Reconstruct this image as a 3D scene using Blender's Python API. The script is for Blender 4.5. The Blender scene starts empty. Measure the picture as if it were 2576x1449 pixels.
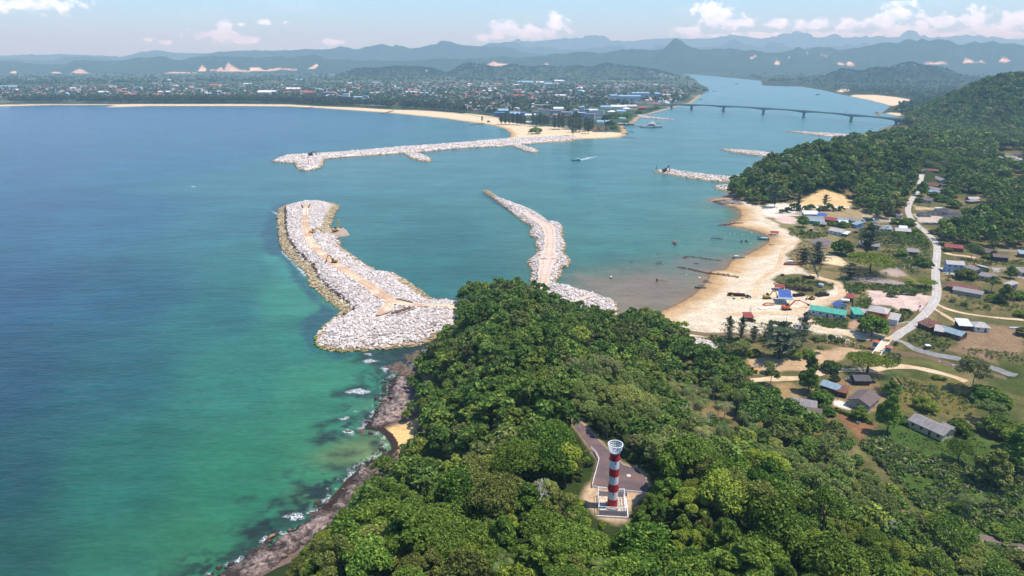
import bpy, math, random
import numpy as np
from mathutils import Vector, Matrix
R = math.radians
rng = np.random.default_rng(11)
random.seed(5)
SC = bpy.context.scene
COL = SC.collection
CAM_H = 150.0
FPX, CX, CY = 1740.0, 1288.0, 724.5          # focal length and centre on a 2576 x 1449 sheet
PITCH = R(18.3)
SP, CP = math.sin(PITCH), math.cos(PITCH)
SH = {'F': (0, 0, 1), 'T1': (0, 0, 2.9985), 'T2': (859.1, 0, 2.9985), 'T3': (1718.2, 0, 2.9995),
      'C4': (628.9, 440.2, 2.9985), 'C5': (1718.2, 440.2, 2.9995), 'V1': (1698.0, 503.1, 5.847),
      'V2': (2135.8, 377.3, 5.847), 'V3': (2135.8, 597.5, 5.847), 'V4': (1823.8, 691.8, 5.847),
      'S5': (1194.9, 239.0, 5.12), 'B1': (679.2, 490.5, 5.847), 'B4': (754.7, 691.8, 5.847),
      'L1': (0, 125.8, 4.096), 'L2': (628.9, 125.8, 4.096), 'R5': (1884.2, 860.3, 4.096),
      'R3': (1884.2, 860.3, 2.462), 'N1': (566.0, 966.0, 2.9985), 'N2': (1320.7, 966.0, 2.9995),
      'K': (1446.5, 1037.7, 4.607), 'M': (1194.9, 691.8, 3.724)}
def uv(s, x, y):
 a, b, k = SH[s]
 return a + x / k, b + y / k
def ray(u, v):
 x = (u - CX) / FPX
 y = (CY - v) / FPX
 return x, CP + y * SP, -SP + y * CP
def atz(s, x, y, z=0.0):
 """survey sheet position -> world x, y on the level z"""
 u, v = uv(s, x, y)
 a, b, c = ray(u, v)
 c = min(c, -0.006)
 t = (z - CAM_H) / c
 return a * t, b * t
def poly(s, pts, z=0.0):
 return np.array([atz(s, p[0], p[1], z) for p in pts])
def proj(x, y, z):
 """world -> sheet F"""
 dz = z - CAM_H
 dep = y * CP - dz * SP
 up = y * SP + dz * CP
 return CX + FPX * x / dep, CY - FPX * up / dep, dep
def lin(c):
 c = c / 255.0
 return c / 12.92 if c <= 0.04045 else ((c + 0.055) / 1.055) ** 2.4
def rgb(r, g, b, k=0.8):
 return (lin(r) * k, lin(g) * k, lin(b) * k)
def sdf(P, X, Y):
 """signed distance to polygon P, positive inside"""
 P = np.asarray(P, float)
 X = np.asarray(X, float); Y = np.asarray(Y, float)
 shp = X.shape
 x = X.ravel(); y = Y.ravel()
 out = np.empty(x.size)
 A = P; B = np.roll(P, -1, 0)
 ex, ey = B[:, 0] - A[:, 0], B[:, 1] - A[:, 1]
 L2 = ex * ex + ey * ey + 1e-12
 for s in range(0, x.size, 60000):
  xs = x[s:s + 60000, None]; ys = y[s:s + 60000, None]
  wx = xs - A[None, :, 0]; wy = ys - A[None, :, 1]
  t = np.clip((wx * ex + wy * ey) / L2, 0, 1)
  d = np.min((wx - ex * t) ** 2 + (wy - ey * t) ** 2, 1)
  c1 = (A[None, :, 1] <= ys) & (B[None, :, 1] > ys)
  c2 = (A[None, :, 1] > ys) & (B[None, :, 1] <= ys)
  cr = ex * wy - ey * wx
  wn = np.sum(c1 & (cr > 0), 1) - np.sum(c2 & (cr < 0), 1)
  out[s:s + 60000] = np.where(wn != 0, 1, -1) * np.sqrt(d)
 return out.reshape(shp)
def sdf_near(P, X, Y, margin, far=-1e4):
 """sdf only near the polygon's box, -1e4 elsewhere"""
 P = np.asarray(P)
 X = np.asarray(X, float); Y = np.asarray(Y, float)
 m = (X > P[:, 0].min() - margin) & (X < P[:, 0].max() + margin) & (Y > P[:, 1].min() - margin) & (Y < P[:, 1].max() + margin)
 o = np.full(X.shape, far)
 if m.any():
  o[m] = sdf(P, X[m], Y[m])
 return o
def linedist(L, X, Y, margin=60):
 L = np.asarray(L, float)
 X = np.asarray(X, float); Y = np.asarray(Y, float)
 o = np.full(X.shape, 1e4)
 m = (X > L[:, 0].min() - margin) & (X < L[:, 0].max() + margin) & (Y > L[:, 1].min() - margin) & (Y < L[:, 1].max() + margin)
 if not m.any():
  return o
 x = X[m]; y = Y[m]; best = np.full(x.shape, 1e9)
 for i in range(len(L) - 1):
  ax, ay = L[i]; bx, by = L[i + 1]
  ex, ey = bx - ax, by - ay
  t = np.clip(((x - ax) * ex + (y - ay) * ey) / (ex * ex + ey * ey + 1e-9), 0, 1)
  best = np.minimum(best, (x - ax - ex * t) ** 2 + (y - ay - ey * t) ** 2)
 o[m] = np.sqrt(best)
 return o
def sstep(a, b, x):
 t = np.clip((x - a) / (b - a), 0, 1)
 return t * t * (3 - 2 * t)
_perm = np.random.default_rng(3).random((256, 256))
def vnoise(x, y):
 x = np.asarray(x, float); y = np.asarray(y, float)
 xi = np.floor(x).astype(int); yi = np.floor(y).astype(int)
 fx = x - xi; fy = y - yi
 fx = fx * fx * (3 - 2 * fx); fy = fy * fy * (3 - 2 * fy)
 g = lambda i, j: _perm[i & 255, j & 255]
 return (g(xi, yi) * (1 - fx) + g(xi + 1, yi) * fx) * (1 - fy) + (g(xi, yi + 1) * (1 - fx) + g(xi + 1, yi + 1) * fx) * fy - 0.5
def fbm(x, y, n=4):
 o = 0; a = 1.0
 for i in range(n):
  o = o + a * vnoise(x * 2 ** i + 17.3 * i, y * 2 ** i + 5.7 * i)
  a *= 0.5
 return o
def tag(o, label=None, cat=None, group=None, kind=None):
 if label: o['label'] = label
 if cat: o['category'] = cat
 if group: o['group'] = group
 if kind: o['kind'] = kind
 return o
def empty(name, loc, rz=0.0, label=None, cat=None, group=None):
 o = bpy.data.objects.new(name, None)
 o.empty_display_size = 0.5
 o.location = loc; o.rotation_euler = (0, 0, rz)
 COL.objects.link(o)
 return tag(o, label, cat, group)
def link(name, me, parent=None, loc=None):
 o = bpy.data.objects.new(name, me)
 COL.objects.link(o)
 if parent: o.parent = parent
 if loc is not None: o.location = loc
 return o
def npmesh(name, V, F, mats, mi=None, attrs=None, smooth=False):
 """big mesh from numpy arrays; F is (m, k)"""
 V = np.ascontiguousarray(V, np.float32); F = np.ascontiguousarray(F, np.int32)
 me = bpy.data.meshes.new(name)
 me.vertices.add(len(V)); me.vertices.foreach_set('co', V.ravel())
 k = F.shape[1]
 me.loops.add(F.size); me.loops.foreach_set('vertex_index', F.ravel())
 me.polygons.add(len(F))
 me.polygons.foreach_set('loop_start', np.arange(0, F.size, k, dtype=np.int32))
 me.polygons.foreach_set('loop_total', np.full(len(F), k, np.int32))
 for m in (mats if isinstance(mats, (list, tuple)) else [mats]):
  me.materials.append(m)
 if mi is not None: me.polygons.foreach_set('material_index', np.ascontiguousarray(mi, np.int32))
 for nm, (ty, dat) in (attrs or {}).items():
  a = me.attributes.new(nm, ty, 'POINT')
  if ty == 'FLOAT_COLOR':
   d = np.ones((len(V), 4), np.float32); d[:, :3] = dat
   a.data.foreach_set('color', d.ravel())
  else:
   a.data.foreach_set('value', np.ascontiguousarray(dat, np.float32))
 me.update(calc_edges=True)
 me.polygons.foreach_set('use_smooth', np.full(len(F), bool(smooth)))
 return me
class MB:
 """collects shapes of one part; build() links them as ONE mesh"""
 def __init__(s):
  s.v = []; s.f = []; s.m = []; s.cur = 0
 def add(s, vs, fs):
  b = len(s.v)
  s.v += [tuple(p) for p in vs]
  for f in fs:
   s.f.append(tuple(i + b for i in f)); s.m.append(s.cur)
  return s
 def mat(s, i):
  s.cur = i; return s
 def box(s, x0, x1, y0, y1, z0, z1):
  vs = [(x0, y0, z0), (x1, y0, z0), (x1, y1, z0), (x0, y1, z0), (x0, y0, z1), (x1, y0, z1), (x1, y1, z1), (x0, y1, z1)]
  return s.add(vs, [(0, 3, 2, 1), (4, 5, 6, 7), (0, 1, 5, 4), (1, 2, 6, 5), (2, 3, 7, 6), (3, 0, 4, 7)])
 def bar(s, a, b, w, h=None):
  """rectangular bar from a to b"""
  h = h or w
  a = Vector(a); b = Vector(b); d = (b - a).normalized()
  up = Vector((0, 0, 1)) if abs(d.z) < 0.95 else Vector((0, 1, 0))
  sx = d.cross(up).normalized() * w / 2; sy = sx.cross(d).normalized() * h / 2
  vs = [p + q for p in (a, b) for q in (-sx - sy, sx - sy, sx + sy, -sx + sy)]
  return s.add(vs, [(0, 1, 2, 3), (7, 6, 5, 4), (0, 4, 5, 1), (1, 5, 6, 2), (2, 6, 7, 3), (3, 7, 4, 0)])
 def tube(s, a, b, r0, r1=None, n=8, cap=True):
  r1 = r0 if r1 is None else r1
  a = Vector(a); b = Vector(b); d = (b - a).normalized()
  up = Vector((0, 0, 1)) if abs(d.z) < 0.95 else Vector((1, 0, 0))
  x = d.cross(up).normalized(); y = x.cross(d).normalized()
  vs = []
  for p, r in ((a, r0), (b, r1)):
   for i in range(n):
    t = 2 * math.pi * i / n
    vs.append(p + x * (r * math.cos(t)) + y * (r * math.sin(t)))
  fs = [(i, i + n, (i + 1) % n + n, (i + 1) % n) for i in range(n)]
  if cap: fs += [tuple(range(n)), tuple(range(2 * n - 1, n - 1, -1))]
  return s.add(vs, fs)
 def lathe(s, prof, n=32, c=(0, 0)):
  vs = []
  for r, z in prof:
   for i in range(n):
    t = 2 * math.pi * i / n
    vs.append((c[0] + r * math.cos(t), c[1] + r * math.sin(t), z))
  fs = []
  for k in range(len(prof) - 1):
   for i in range(n):
    j = (i + 1) % n
    fs.append((k * n + i, k * n + j, (k + 1) * n + j, (k + 1) * n + i))
  return s.add(vs, fs)
 def ring(s, R_, r, z, n=32, c=(0, 0)):
  pr = [(R_ - r, z - r), (R_ + r, z - r), (R_ + r, z + r), (R_ - r, z + r), (R_ - r, z - r)]
  return s.lathe(pr, n, c)
 def prism(s, pts, z0, z1):
  n = len(pts)
  vs = [(p[0], p[1], z0) for p in pts] + [(p[0], p[1], z1) for p in pts]
  return s.add(vs, [tuple(range(n - 1, -1, -1)), tuple(range(n, 2 * n))] + [(i, (i + 1) % n, (i + 1) % n + n, i + n) for i in range(n)])
 def side(s, pts, y0, y1):
  """outline in x,z extruded along y"""
  n = len(pts)
  vs = [(p[0], y0, p[1]) for p in pts] + [(p[0], y1, p[1]) for p in pts]
  return s.add(vs, [tuple(range(n)), tuple(range(2 * n - 1, n - 1, -1))] + [(i, i + n, (i + 1) % n + n, (i + 1) % n) for i in range(n)])
 def build(s, name, mats, parent=None, loc=None, smooth=False):
  me = bpy.data.meshes.new(name)
  me.from_pydata(s.v, [], s.f)
  for m in (mats if isinstance(mats, (list, tuple)) else [mats]): me.materials.append(m)
  if len(me.materials) > 1: me.polygons.foreach_set('material_index', s.m)
  if smooth: me.polygons.foreach_set('use_smooth', [True] * len(s.f))
  me.validate(); me.update()
  return link(name, me, parent, loc)
def copy_tree(o, parent=None):
 c = o.copy(); COL.objects.link(c); c.parent = parent
 for ch in o.children:
  copy_tree(ch, c)
 return c
class NT:
 def __init__(s, tree):
  s.t = tree; s.n = tree.nodes; s.l = tree.links
 def new(s, ty, **kw):
  n = s.n.new(ty)
  for k, v in kw.items():
   if k.startswith('i_'):
    n.inputs[k[2:].replace('_', ' ')].default_value = v
   else:
    setattr(n, k, v)
  return n
 def math(s, op, a, b=None, c=None, clamp=False):
  n = s.n.new('ShaderNodeMath'); n.operation = op; n.use_clamp = clamp
  for i, q in enumerate((a, b, c)):
   if q is None: continue
   if hasattr(q, 'is_linked'): s.l.new(q, n.inputs[i])
   else: n.inputs[i].default_value = q
  return n.outputs[0]
 def mix(s, f, a, b, mode='MIX'):
  n = s.n.new('ShaderNodeMix'); n.data_type = 'RGBA'; n.blend_type = mode
  for q, sk in ((f, n.inputs[0]), (a, n.inputs[6]), (b, n.inputs[7])):
   if hasattr(q, 'is_linked'): s.l.new(q, sk)
   elif isinstance(q, (int, float)): sk.default_value = q
   else: sk.default_value = (q[0], q[1], q[2], 1)
  return n.outputs[2]
 def noise(s, vec, scale, detail=3, rough=0.5):
  n = s.n.new('ShaderNodeTexNoise')
  n.inputs['Scale'].default_value = scale; n.inputs['Detail'].default_value = detail
  n.inputs['Roughness'].default_value = rough
  if vec is not None: s.l.new(vec, n.inputs['Vector'])
  return n.outputs['Fac']
 def ramp(s, f, lo, hi, a=0.0, b=1.0):
  n = s.n.new('ShaderNodeMapRange'); n.interpolation_type = 'SMOOTHSTEP'
  s.l.new(f, n.inputs[0])
  for i, q in ((1, lo), (2, hi), (3, a), (4, b)): n.inputs[i].default_value = q
  return n.outputs[0]
 def mapping(s, vec, scale=(1, 1, 1), rot=(0, 0, 0)):
  n = s.n.new('ShaderNodeMapping'); n.inputs['Scale'].default_value = scale; n.inputs['Rotation'].default_value = rot
  s.l.new(vec, n.inputs['Vector']); return n.outputs[0]
def newmat(name):
 m = bpy.data.materials.new(name); m.use_nodes = True
 t = NT(m.node_tree)
 b = m.node_tree.nodes['Principled BSDF']
 return m, t, b
_mc = {}
def paint(name, col, rough=0.6, var=0.12, scale=1.5, metal=0.0, spec=0.3):
 """plain painted or natural surface with mottled wear"""
 if name in _mc: return _mc[name]
 m, t, b = newmat(name)
 pos = t.new('ShaderNodeNewGeometry').outputs['Position']
 n = t.noise(pos, scale, 4, 0.6)
 v = t.ramp(n, 0.3, 0.7, 1 - var * 1.6, 1 + var)
 c = t.mix(1.0, col, (1, 1, 1), 'MULTIPLY')
 mm = t.n.new('ShaderNodeVectorMath'); mm.operation = 'SCALE'
 t.l.new(c, mm.inputs[0]); t.l.new(v, mm.inputs[3])
 t.l.new(mm.outputs[0], b.inputs['Base Color'])
 b.inputs['Roughness'].default_value = rough; b.inputs['Metallic'].default_value = metal
 b.inputs['Specular IOR Level'].default_value = spec
 _mc[name] = m
 return m
def roofmat(name, col, stain=(0.10, 0.08, 0.07), amount=0.5):
 """corrugated sheet roofing with streaks and patches"""
 if name in _mc: return _mc[name]
 m, t, b = newmat(name)
 tc = t.new('ShaderNodeTexCoord').outputs['Object']
 pos = t.new('ShaderNodeNewGeometry').outputs['Position']
 n1 = t.noise(t.mapping(pos, (0.5, 0.5, 0.5)), 1.0, 5, 0.65)
 n2 = t.noise(t.mapping(tc, (2.2, 0.25, 0.25)), 1.0, 3, 0.6)
 f = t.math('MULTIPLY', t.ramp(n1, 0.48, 0.72), amount)
 c = t.mix(f, col, stain)
 k = t.ramp(n2, 0.3, 0.7, 0.72, 1.12)
 mm = t.n.new('ShaderNodeVectorMath'); mm.operation = 'SCALE'
 t.l.new(c, mm.inputs[0]); t.l.new(k, mm.inputs[3])
 t.l.new(mm.outputs[0], b.inputs['Base Color'])
 b.inputs['Roughness'].default_value = 0.7; b.inputs['Specular IOR Level'].default_value = 0.25
 wv = t.new('ShaderNodeTexWave', wave_type='BANDS', bands_direction='X')
 wv.inputs['Scale'].default_value = 3.0
 t.l.new(tc, wv.inputs['Vector'])
 bp = t.new('ShaderNodeBump'); bp.inputs['Strength'].default_value = 0.25; bp.inputs['Distance'].default_value = 0.05
 t.l.new(wv.outputs['Fac'], bp.inputs['Height']); t.l.new(bp.outputs[0], b.inputs['Normal'])
 _mc[name] = m
 return m
cd = bpy.data.cameras.new('camera'); cam = bpy.data.objects.new('camera', cd); COL.objects.link(cam)
cam.location = (0, 0, CAM_H); cam.rotation_euler = (R(90) - PITCH, 0, 0)
cd.sensor_width = 36; cd.lens = 36 * FPX / 2576.0; cd.clip_start = 1.0; cd.clip_end = 80000
SC.camera = cam
SC.view_settings.view_transform = 'Standard'; SC.view_settings.look = 'None'
SC.view_settings.exposure = 0.5; SC.view_settings.gamma = 1.0
SC.cycles.max_bounces = 6; SC.cycles.diffuse_bounces = 2; SC.cycles.glossy_bounces = 2
SC.cycles.transmission_bounces = 2; SC.cycles.volume_bounces = 0; SC.cycles.transparent_max_bounces = 6
SC.cycles.use_denoising = True
SUN_EL, SUN_AZ = 68.0, R(96)                 # azimuth measured from +Y towards +X
sl = bpy.data.lights.new('sun', 'SUN'); sl.energy = 4.0; sl.angle = R(0.53); sl.color = (1.0, 0.955, 0.89)
so = bpy.data.objects.new('sun', sl); COL.objects.link(so)
sd_ = Vector((math.cos(R(SUN_EL)) * math.sin(SUN_AZ), math.cos(R(SUN_EL)) * math.cos(SUN_AZ), math.sin(R(SUN_EL))))
so.rotation_euler = sd_.to_track_quat('Z', 'Y').to_euler(); so.location = sd_ * 3000
W = bpy.data.worlds.new('World'); SC.world = W; W.use_nodes = True
wt = NT(W.node_tree)
bg = W.node_tree.nodes['Background']; bg.inputs['Strength'].default_value = 0.15
sky = wt.new('ShaderNodeTexSky', sky_type='NISHITA', sun_disc=False, sun_elevation=R(SUN_EL), sun_rotation=SUN_AZ,
             altitude=0.0, air_density=1.0, dust_density=0.4, ozone_density=2.0)
dirv = wt.new('ShaderNodeTexCoord').outputs['Generated']
sx = wt.new('ShaderNodeSeparateXYZ'); wt.l.new(dirv, sx.inputs[0])
az = wt.math('ARCTAN2', sx.outputs[0], sx.outputs[1])
hyp = wt.math('SQRT', wt.math('ADD', wt.math('MULTIPLY', sx.outputs[0], sx.outputs[0]), wt.math('MULTIPLY', sx.outputs[1], sx.outputs[1])))
el = wt.math('ARCTAN2', sx.outputs[2], hyp)
cv = wt.new('ShaderNodeCombineXYZ'); wt.l.new(az, cv.inputs[0]); wt.l.new(el, cv.inputs[1])
vec = cv.outputs[0]
CLOUDS = [(560, 92, 74, 20), (572, 76, 32, 22), (620, 100, 44, 12), (1330, 82, 110, 20), (1400, 60, 36, 26), (1275, 68, 44, 18), (1240, 92, 60, 10),
          (1792, 26, 44, 34), (1820, 52, 68, 22), (1880, 58, 30, 12), (1735, 78, 50, 12), (1960, 62, 40, 14), (2050, 62, 70, 14), (2140, 60, 46, 16),
          (2262, 28, 46, 26), (2222, 56, 34, 24), (2300, 74, 70, 20), (2372, 58, 40, 22), (2455, 48, 44, 28), (2480, 74, 60, 20), (2556, 52, 38, 24),
          (665, 56, 20, 9), (720, 56, 13, 6), (604, 62, 10, 5), (845, 106, 46, 9), (60, 6, 110, 20), (0, 16, 40, 18), (2000, 88, 330, 9), (2420, 88, 260, 10), (410, 106, 18, 8), (372, 100, 12, 5), (2620, 60, 60, 26)]
cur = None
for (u, v, rx, ry) in CLOUDS:
 a, b, c = ray(u, v)
 a0, e0 = math.atan2(a, b), math.atan2(c, math.hypot(a, b))
 kx, ky = FPX / rx, FPX / ry
 n = wt.n.new('ShaderNodeVectorMath'); n.operation = 'MULTIPLY_ADD'
 wt.l.new(vec, n.inputs[0]); n.inputs[1].default_value = (kx, ky, 0); n.inputs[2].default_value = (-a0 * kx, -e0 * ky, 0)
 l = wt.n.new('ShaderNodeVectorMath'); l.operation = 'LENGTH'; wt.l.new(n.outputs[0], l.inputs[0])
 cur = l.outputs['Value'] if cur is None else wt.math('MINIMUM', cur, l.outputs['Value'])
nv = wt.mapping(vec, (60, 75, 1))
n1 = wt.noise(nv, 1.0, 7, 0.6)
n2 = wt.noise(wt.mapping(vec, (8, 26, 1)), 1.0, 4, 0.55)
nb = wt.noise(wt.mapping(vec, (60, 75, 1), (0, 0, 0.02)), 1.6, 5, 0.6)
dens = wt.math('ADD', wt.math('SUBTRACT', 0.95, cur), wt.math('MULTIPLY', wt.math('SUBTRACT', n1, 0.5), 3.2))
mask = wt.ramp(dens, 0.0, 0.6)
wisp = wt.math('MULTIPLY', wt.ramp(n2, 0.5, 0.85), 0.16)
mask = wt.math('MAXIMUM', wt.math('MULTIPLY', mask, 0.94), wisp)
mask = wt.math('MULTIPLY', mask, wt.ramp(el, -0.005, 0.01))
ctop = wt.mix(wt.ramp(nb, 0.35, 0.65), (5.8, 7.7, 10.0), (7.6, 9.5, 11.8))
tint = wt.mix(1.0, sky.outputs[0], (0.56, 0.79, 1.0), 'MULTIPLY')
skyc = wt.mix(mask, tint, ctop)
wt.l.new(skyc, bg.inputs['Color'])
near_land = np.vstack([
 np.array([(-130, 60), (-118, 120)]),
 poly('F', [(560, 1449), (660, 1400), (705, 1368), (760, 1330), (800, 1300), (832, 1268), (880, 1210), (930, 1168), (965, 1150), (996, 1130),
               (991, 1113), (979, 1096), (962, 1081), (926, 1076), (940, 1058), (962, 1020), (985, 990), (986, 962), (1005, 945), (1040, 935),
               (1062, 905), (1090, 870), (1135, 845), (1140, 810), (1130, 770), (1170, 752), (1250, 740), (1330, 737), (1385, 745), (1420, 770),
               (1470, 800), (1560, 812), (1620, 806), (1650, 790), (1700, 770), (1745, 745)]),
 poly('V1', [(400, 1300), (520, 1150), (505, 1100), (560, 1050), (750, 1030), (830, 930), (900, 860), (1080, 810), (1250, 720), (1400, 620), (1410, 560),
    (1330, 500), (1200, 450), (1000, 400), (860, 380), (790, 350), (900, 320), (960, 290), (990, 230), (970, 150), (900, 100), (800, 80), (720, 70), (600, 20), (520, 20)]),
 poly('F', [(1800, 500), (1832, 496), (1850, 470), (1875, 455), (1895, 437), (1950, 393), (2060, 365), (2165, 350), (2225, 322), (2292, 302)]),
 poly('F', [(2240, 287), (2198, 283), (2212, 291), (2242, 266), (2190, 252), (2138, 242), (2072, 227), (2018, 218), (1957, 217), (1918, 215), (1915, 203), (1852, 197), (1785, 190.5), (1719, 185)]),
 np.array([(1800, 9500), (26000, 22000), (26000, -800), (-60, -800)])])
town_land = np.vstack([
 np.array([(-14000, 2800)]),
 poly('F', [(-420, 272), (-200, 268), (0, 268), (122, 264.5), (286, 264.5), (268, 268.5), (293, 269), (371, 267), (610, 267), (727, 268), (800, 271.8), (897, 278.4), (983, 284.5),
               (1044, 290.6), (1117, 298), (1166, 305), (1215, 311.3), (1244, 316), (1273, 325), (1285, 335), (1286, 344), (1265, 351),
               (1240, 352), (1230, 362), (1269, 367), (1331, 362), (1425, 356), (1464, 350), (1507, 349), (1556, 346.4), (1574, 340.6), (1578, 334.7), (1566, 313),
               (1600, 305.4), (1605, 297.6), (1632, 287.8), (1694, 270), (1738, 260), (1755, 246.7), (1775, 230), (1781, 220), (1762, 213), (1751, 201), (1735, 193), (1719, 186)]),
 np.array([(1500, 9600), (2000, 26000), (-26000, 26000), (-26000, 2800)])])
CREEK = np.vstack([poly('M', [(1640, 470), (1850, 510), (2010, 540), (2160, 560)], 0.0),
                   poly('V4', [(100, 880), (500, 900), (900, 925), (1270, 985), (1500, 1020), (1780, 1050), (2060, 1080), (2300, 1120), (2574, 1165)], 0.0),
                   poly('R5', [(1700, 130), (1900, 175), (2150, 260), (2576, 360)], 0.0)])
def gauss(u, v, z0, h, sx_, sy_, sh='F'):
 x, y = atz(sh, u, v, z0)
 return (x, y, h, sx_, sy_)
HILLS = [(6, 20, 62, 80, 70), (10, 85, 56, 78, 60), (26, 148, 46, 62, 52), (12, 205, 36, 56, 48), (2, 262, 29, 52, 50), (-6, 318, 22, 44, 45), (-6, 368, 15, 38, 34), (45, 330, 8, 34, 40),
         (62, 90, 34, 50, 60), (70, 150, 17, 44, 60), (-40, 105, 40, 52, 60),
         (310, 812, 24, 56, 48), (388, 862, 38, 74, 60), (470, 885, 31, 62, 58), (545, 930, 20, 55, 55),
         (640, 1150, 22, 90, 80), (770, 1250, 8, 110, 110), (1190, 1690, 104, 150, 180), (1030, 1680, 20, 90, 120), (1420, 1700, 104, 190, 220), (1290, 1650, 20, 60, 90)]
TOWNHILLS = []
for (u, v, D, w) in [(910, 174, 5400, 150), (960, 176, 5450, 160), (1000, 171, 5500, 170), (1050, 171, 5500, 170), (1085, 178, 5500, 120), (1180, 163, 5600, 160), (1215, 168, 5600, 180), (1290, 165, 5700, 200), (1370, 168, 5700, 220),
                     (1450, 168, 5700, 220), (1530, 162, 5700, 180), (1590, 170, 5700, 200), (1640, 178, 5600, 160), (2215, 171, 4600, 130), (2285, 160, 4700, 170), (2350, 172, 4700, 170), (2130, 176, 4700, 130)]:
 a, b, c = ray(u, v)
 TOWNHILLS.append((a * D, b * D, 150 + c * D - 10, w, w * 1.2))
PAD = poly('N2', [(325, 215), (400, 250), (500, 350), (640, 500), (740, 600), (840, 625), (905, 680), (945, 770), (1010, 790), (960, 830), (860, 880), (790, 960), (770, 1050), (690, 1060), (560, 1010),
                  (470, 930), (425, 860), (470, 770), (520, 740), (545, 640), (555, 575), (490, 480), (410, 370), (340, 270)], 43.0)
LX, LY = atz('N2', 658, 925, 43.0)
COVE = poly('N1', [(1170, 340), (1490, 258), (1410, 385), (1300, 505), (1270, 440)], 0.8)
def H(X, Y, fine=True):
 """height of the ground"""
 X = np.atleast_1d(np.asarray(X, float)); Y = np.atleast_1d(np.asarray(Y, float))
 sd = np.maximum(sdf(near_land, X, Y), sdf(town_land, X, Y))
 z = np.where(sd > 0, 0.15 + 2.9 * (1 - np.exp(-np.maximum(sd, 0) / 42.0)), np.maximum(-5, sd * 0.09 + 0.15))
 s4 = np.zeros(X.shape)
 far = (Y > 3500)
 for (hx, hy, h, a, b) in HILLS:
  s4 = s4 + np.where(far, 0, (h * np.exp(-((X - hx) / a) ** 2 - ((Y - hy) / b) ** 2)) ** 3)
 if far.any():
  for (hx, hy, h, a, b) in TOWNHILLS:
   s4 = s4 + np.where(far, (h * np.exp(-((X - hx) / a) ** 2 - ((Y - hy) / b) ** 2)) ** 3, 0)
 hill = np.cbrt(s4)
 z = z + hill * sstep(8, 32, sd) * np.where(Y < 500, sstep(0, 20, -sdf_near(COVE, X, Y, 40, -1e3)), 1)
 if fine:
  z = z + fbm(X / 23.0, Y / 23.0, 3) * np.clip(hill * 0.10, 0.12, 2.2) * sstep(0, 12, sd)
 dc = linedist(CREEK, X, Y, 30)
 z = np.where((dc < 25) & (sd > -40), np.minimum(z, -0.7 + np.maximum(0, dc - 2.0) * 0.5), z)
 sp = sdf_near(PAD, X, Y, 40, -1e3)
 k = sstep(-16, 1.0, sp)
 z = z * (1 - k) + 43.0 * k
 return z
def h1(x, y):
 return float(H(np.array([x]), np.array([y]))[0])
def ground(s, x, y):
 """sheet position -> point on the ground along the line of sight"""
 u, v = uv(s, x, y); a, b, c = ray(u, v)
 ts = np.geomspace(70, 9000, 260)
 hz = H(a * ts, b * ts)
 below = np.where(CAM_H + c * ts < hz)[0]
 if len(below) == 0:
  t = (2 - CAM_H) / min(c, -0.01)
 else:
  i = below[0]
  t0, t1 = (ts[i - 1], ts[i]) if i else (ts[0] * 0.9, ts[0])
  for _ in range(3):
   tt = np.linspace(t0, t1, 14); hh = H(a * tt, b * tt)
   w = np.where(CAM_H + c * tt < hh)[0]
   j = w[0] if len(w) else 13
   t0, t1 = tt[max(j - 1, 0)], tt[j]
  t = 0.5 * (t0 + t1)
 X, Y = a * t, b * t
 return X, Y, h1(X, Y)
def gpoly(s, pts):
 return np.array([ground(s, p[0], p[1])[:2] for p in pts])
SAND = rgb(238, 218, 186, .68); WETSAND = rgb(205, 166, 118, .62); PALE = rgb(240, 226, 205, .74); GRASS = rgb(112, 108, 62, .62)
DRY = rgb(156, 134, 92, .64); GREEN = rgb(100, 130, 50, .66); DIRT = rgb(172, 122, 84, .62); PINK = rgb(224, 196, 178, .72); GRAVEL = rgb(132, 118, 110, .7)
FOREST = rgb(62, 76, 34, .6); TOWNG = rgb(84, 102, 66, .55); CUT = rgb(232, 196, 140, .74); ROCKG = rgb(128, 108, 100, .7)
ZONES = []   # polygon, colour, softness, raggedness
def zone(s, pts, col, soft=2.0, rag=2.0, z=2.0):
 ZONES.append((poly(s, pts, z), col, soft, rag))
zone('F', [(1800, 500), (1880, 508), (1925, 522), (1960, 545), (1990, 572), (2012, 600), (2000, 625), (1985, 640), (1978, 658), (2010, 672), (2034, 682), (2060, 700), (2105, 712), (2122, 735), (2120, 755), (2085, 768),
           (2040, 775), (2030, 795), (2045, 812), (2100, 828), (2215, 843), (2215, 853), (2100, 843), (2010, 836), (1935, 834), (1890, 842), (1760, 850), (1690, 850), (1560, 830), (1560, 760), (1700, 700), (1740, 600), (1700, 500)], SAND, 2.5, 4)
zone('V1', [(1390, 1165), (1500, 1105), (1700, 1085), (1900, 1105), (2000, 1165), (2150, 1200), (2320, 1255), (2345, 1300), (2240, 1390), (2150, 1440), (1960, 1420), (1840, 1395), (1640, 1300), (1480, 1230)], GRASS, 2, 4)
zone('V1', [(1640, 800), (1760, 700), (1900, 610), (2100, 690), (2300, 720), (2350, 900), (2200, 960), (2100, 1150), (1900, 1060), (1980, 980), (1860, 950)], DRY, 2, 5)
zone('F', [(1925, 545), (2010, 552), (2120, 600), (2130, 640), (2030, 605), (1975, 575)], rgb(150, 140, 92, .65), 2, 4)
ZONES.append((gpoly('C5', [(800, 222), (900, 180), (1000, 138), (1080, 114), (1200, 146), (1285, 195), (1262, 248), (1100, 232), (920, 244)]), CUT, 1.5, 4))
zone('C5', [(590, 255), (650, 215), (760, 208), (900, 225), (1280, 235), (1290, 262), (900, 296), (640, 292)], PALE, 2, 3, 4)
zone('C5', [(830, 290), (900, 255), (1300, 250), (1600, 320), (1590, 360), (1100, 320)], rgb(176, 152, 110, .7), 2, 5, 3)
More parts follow.
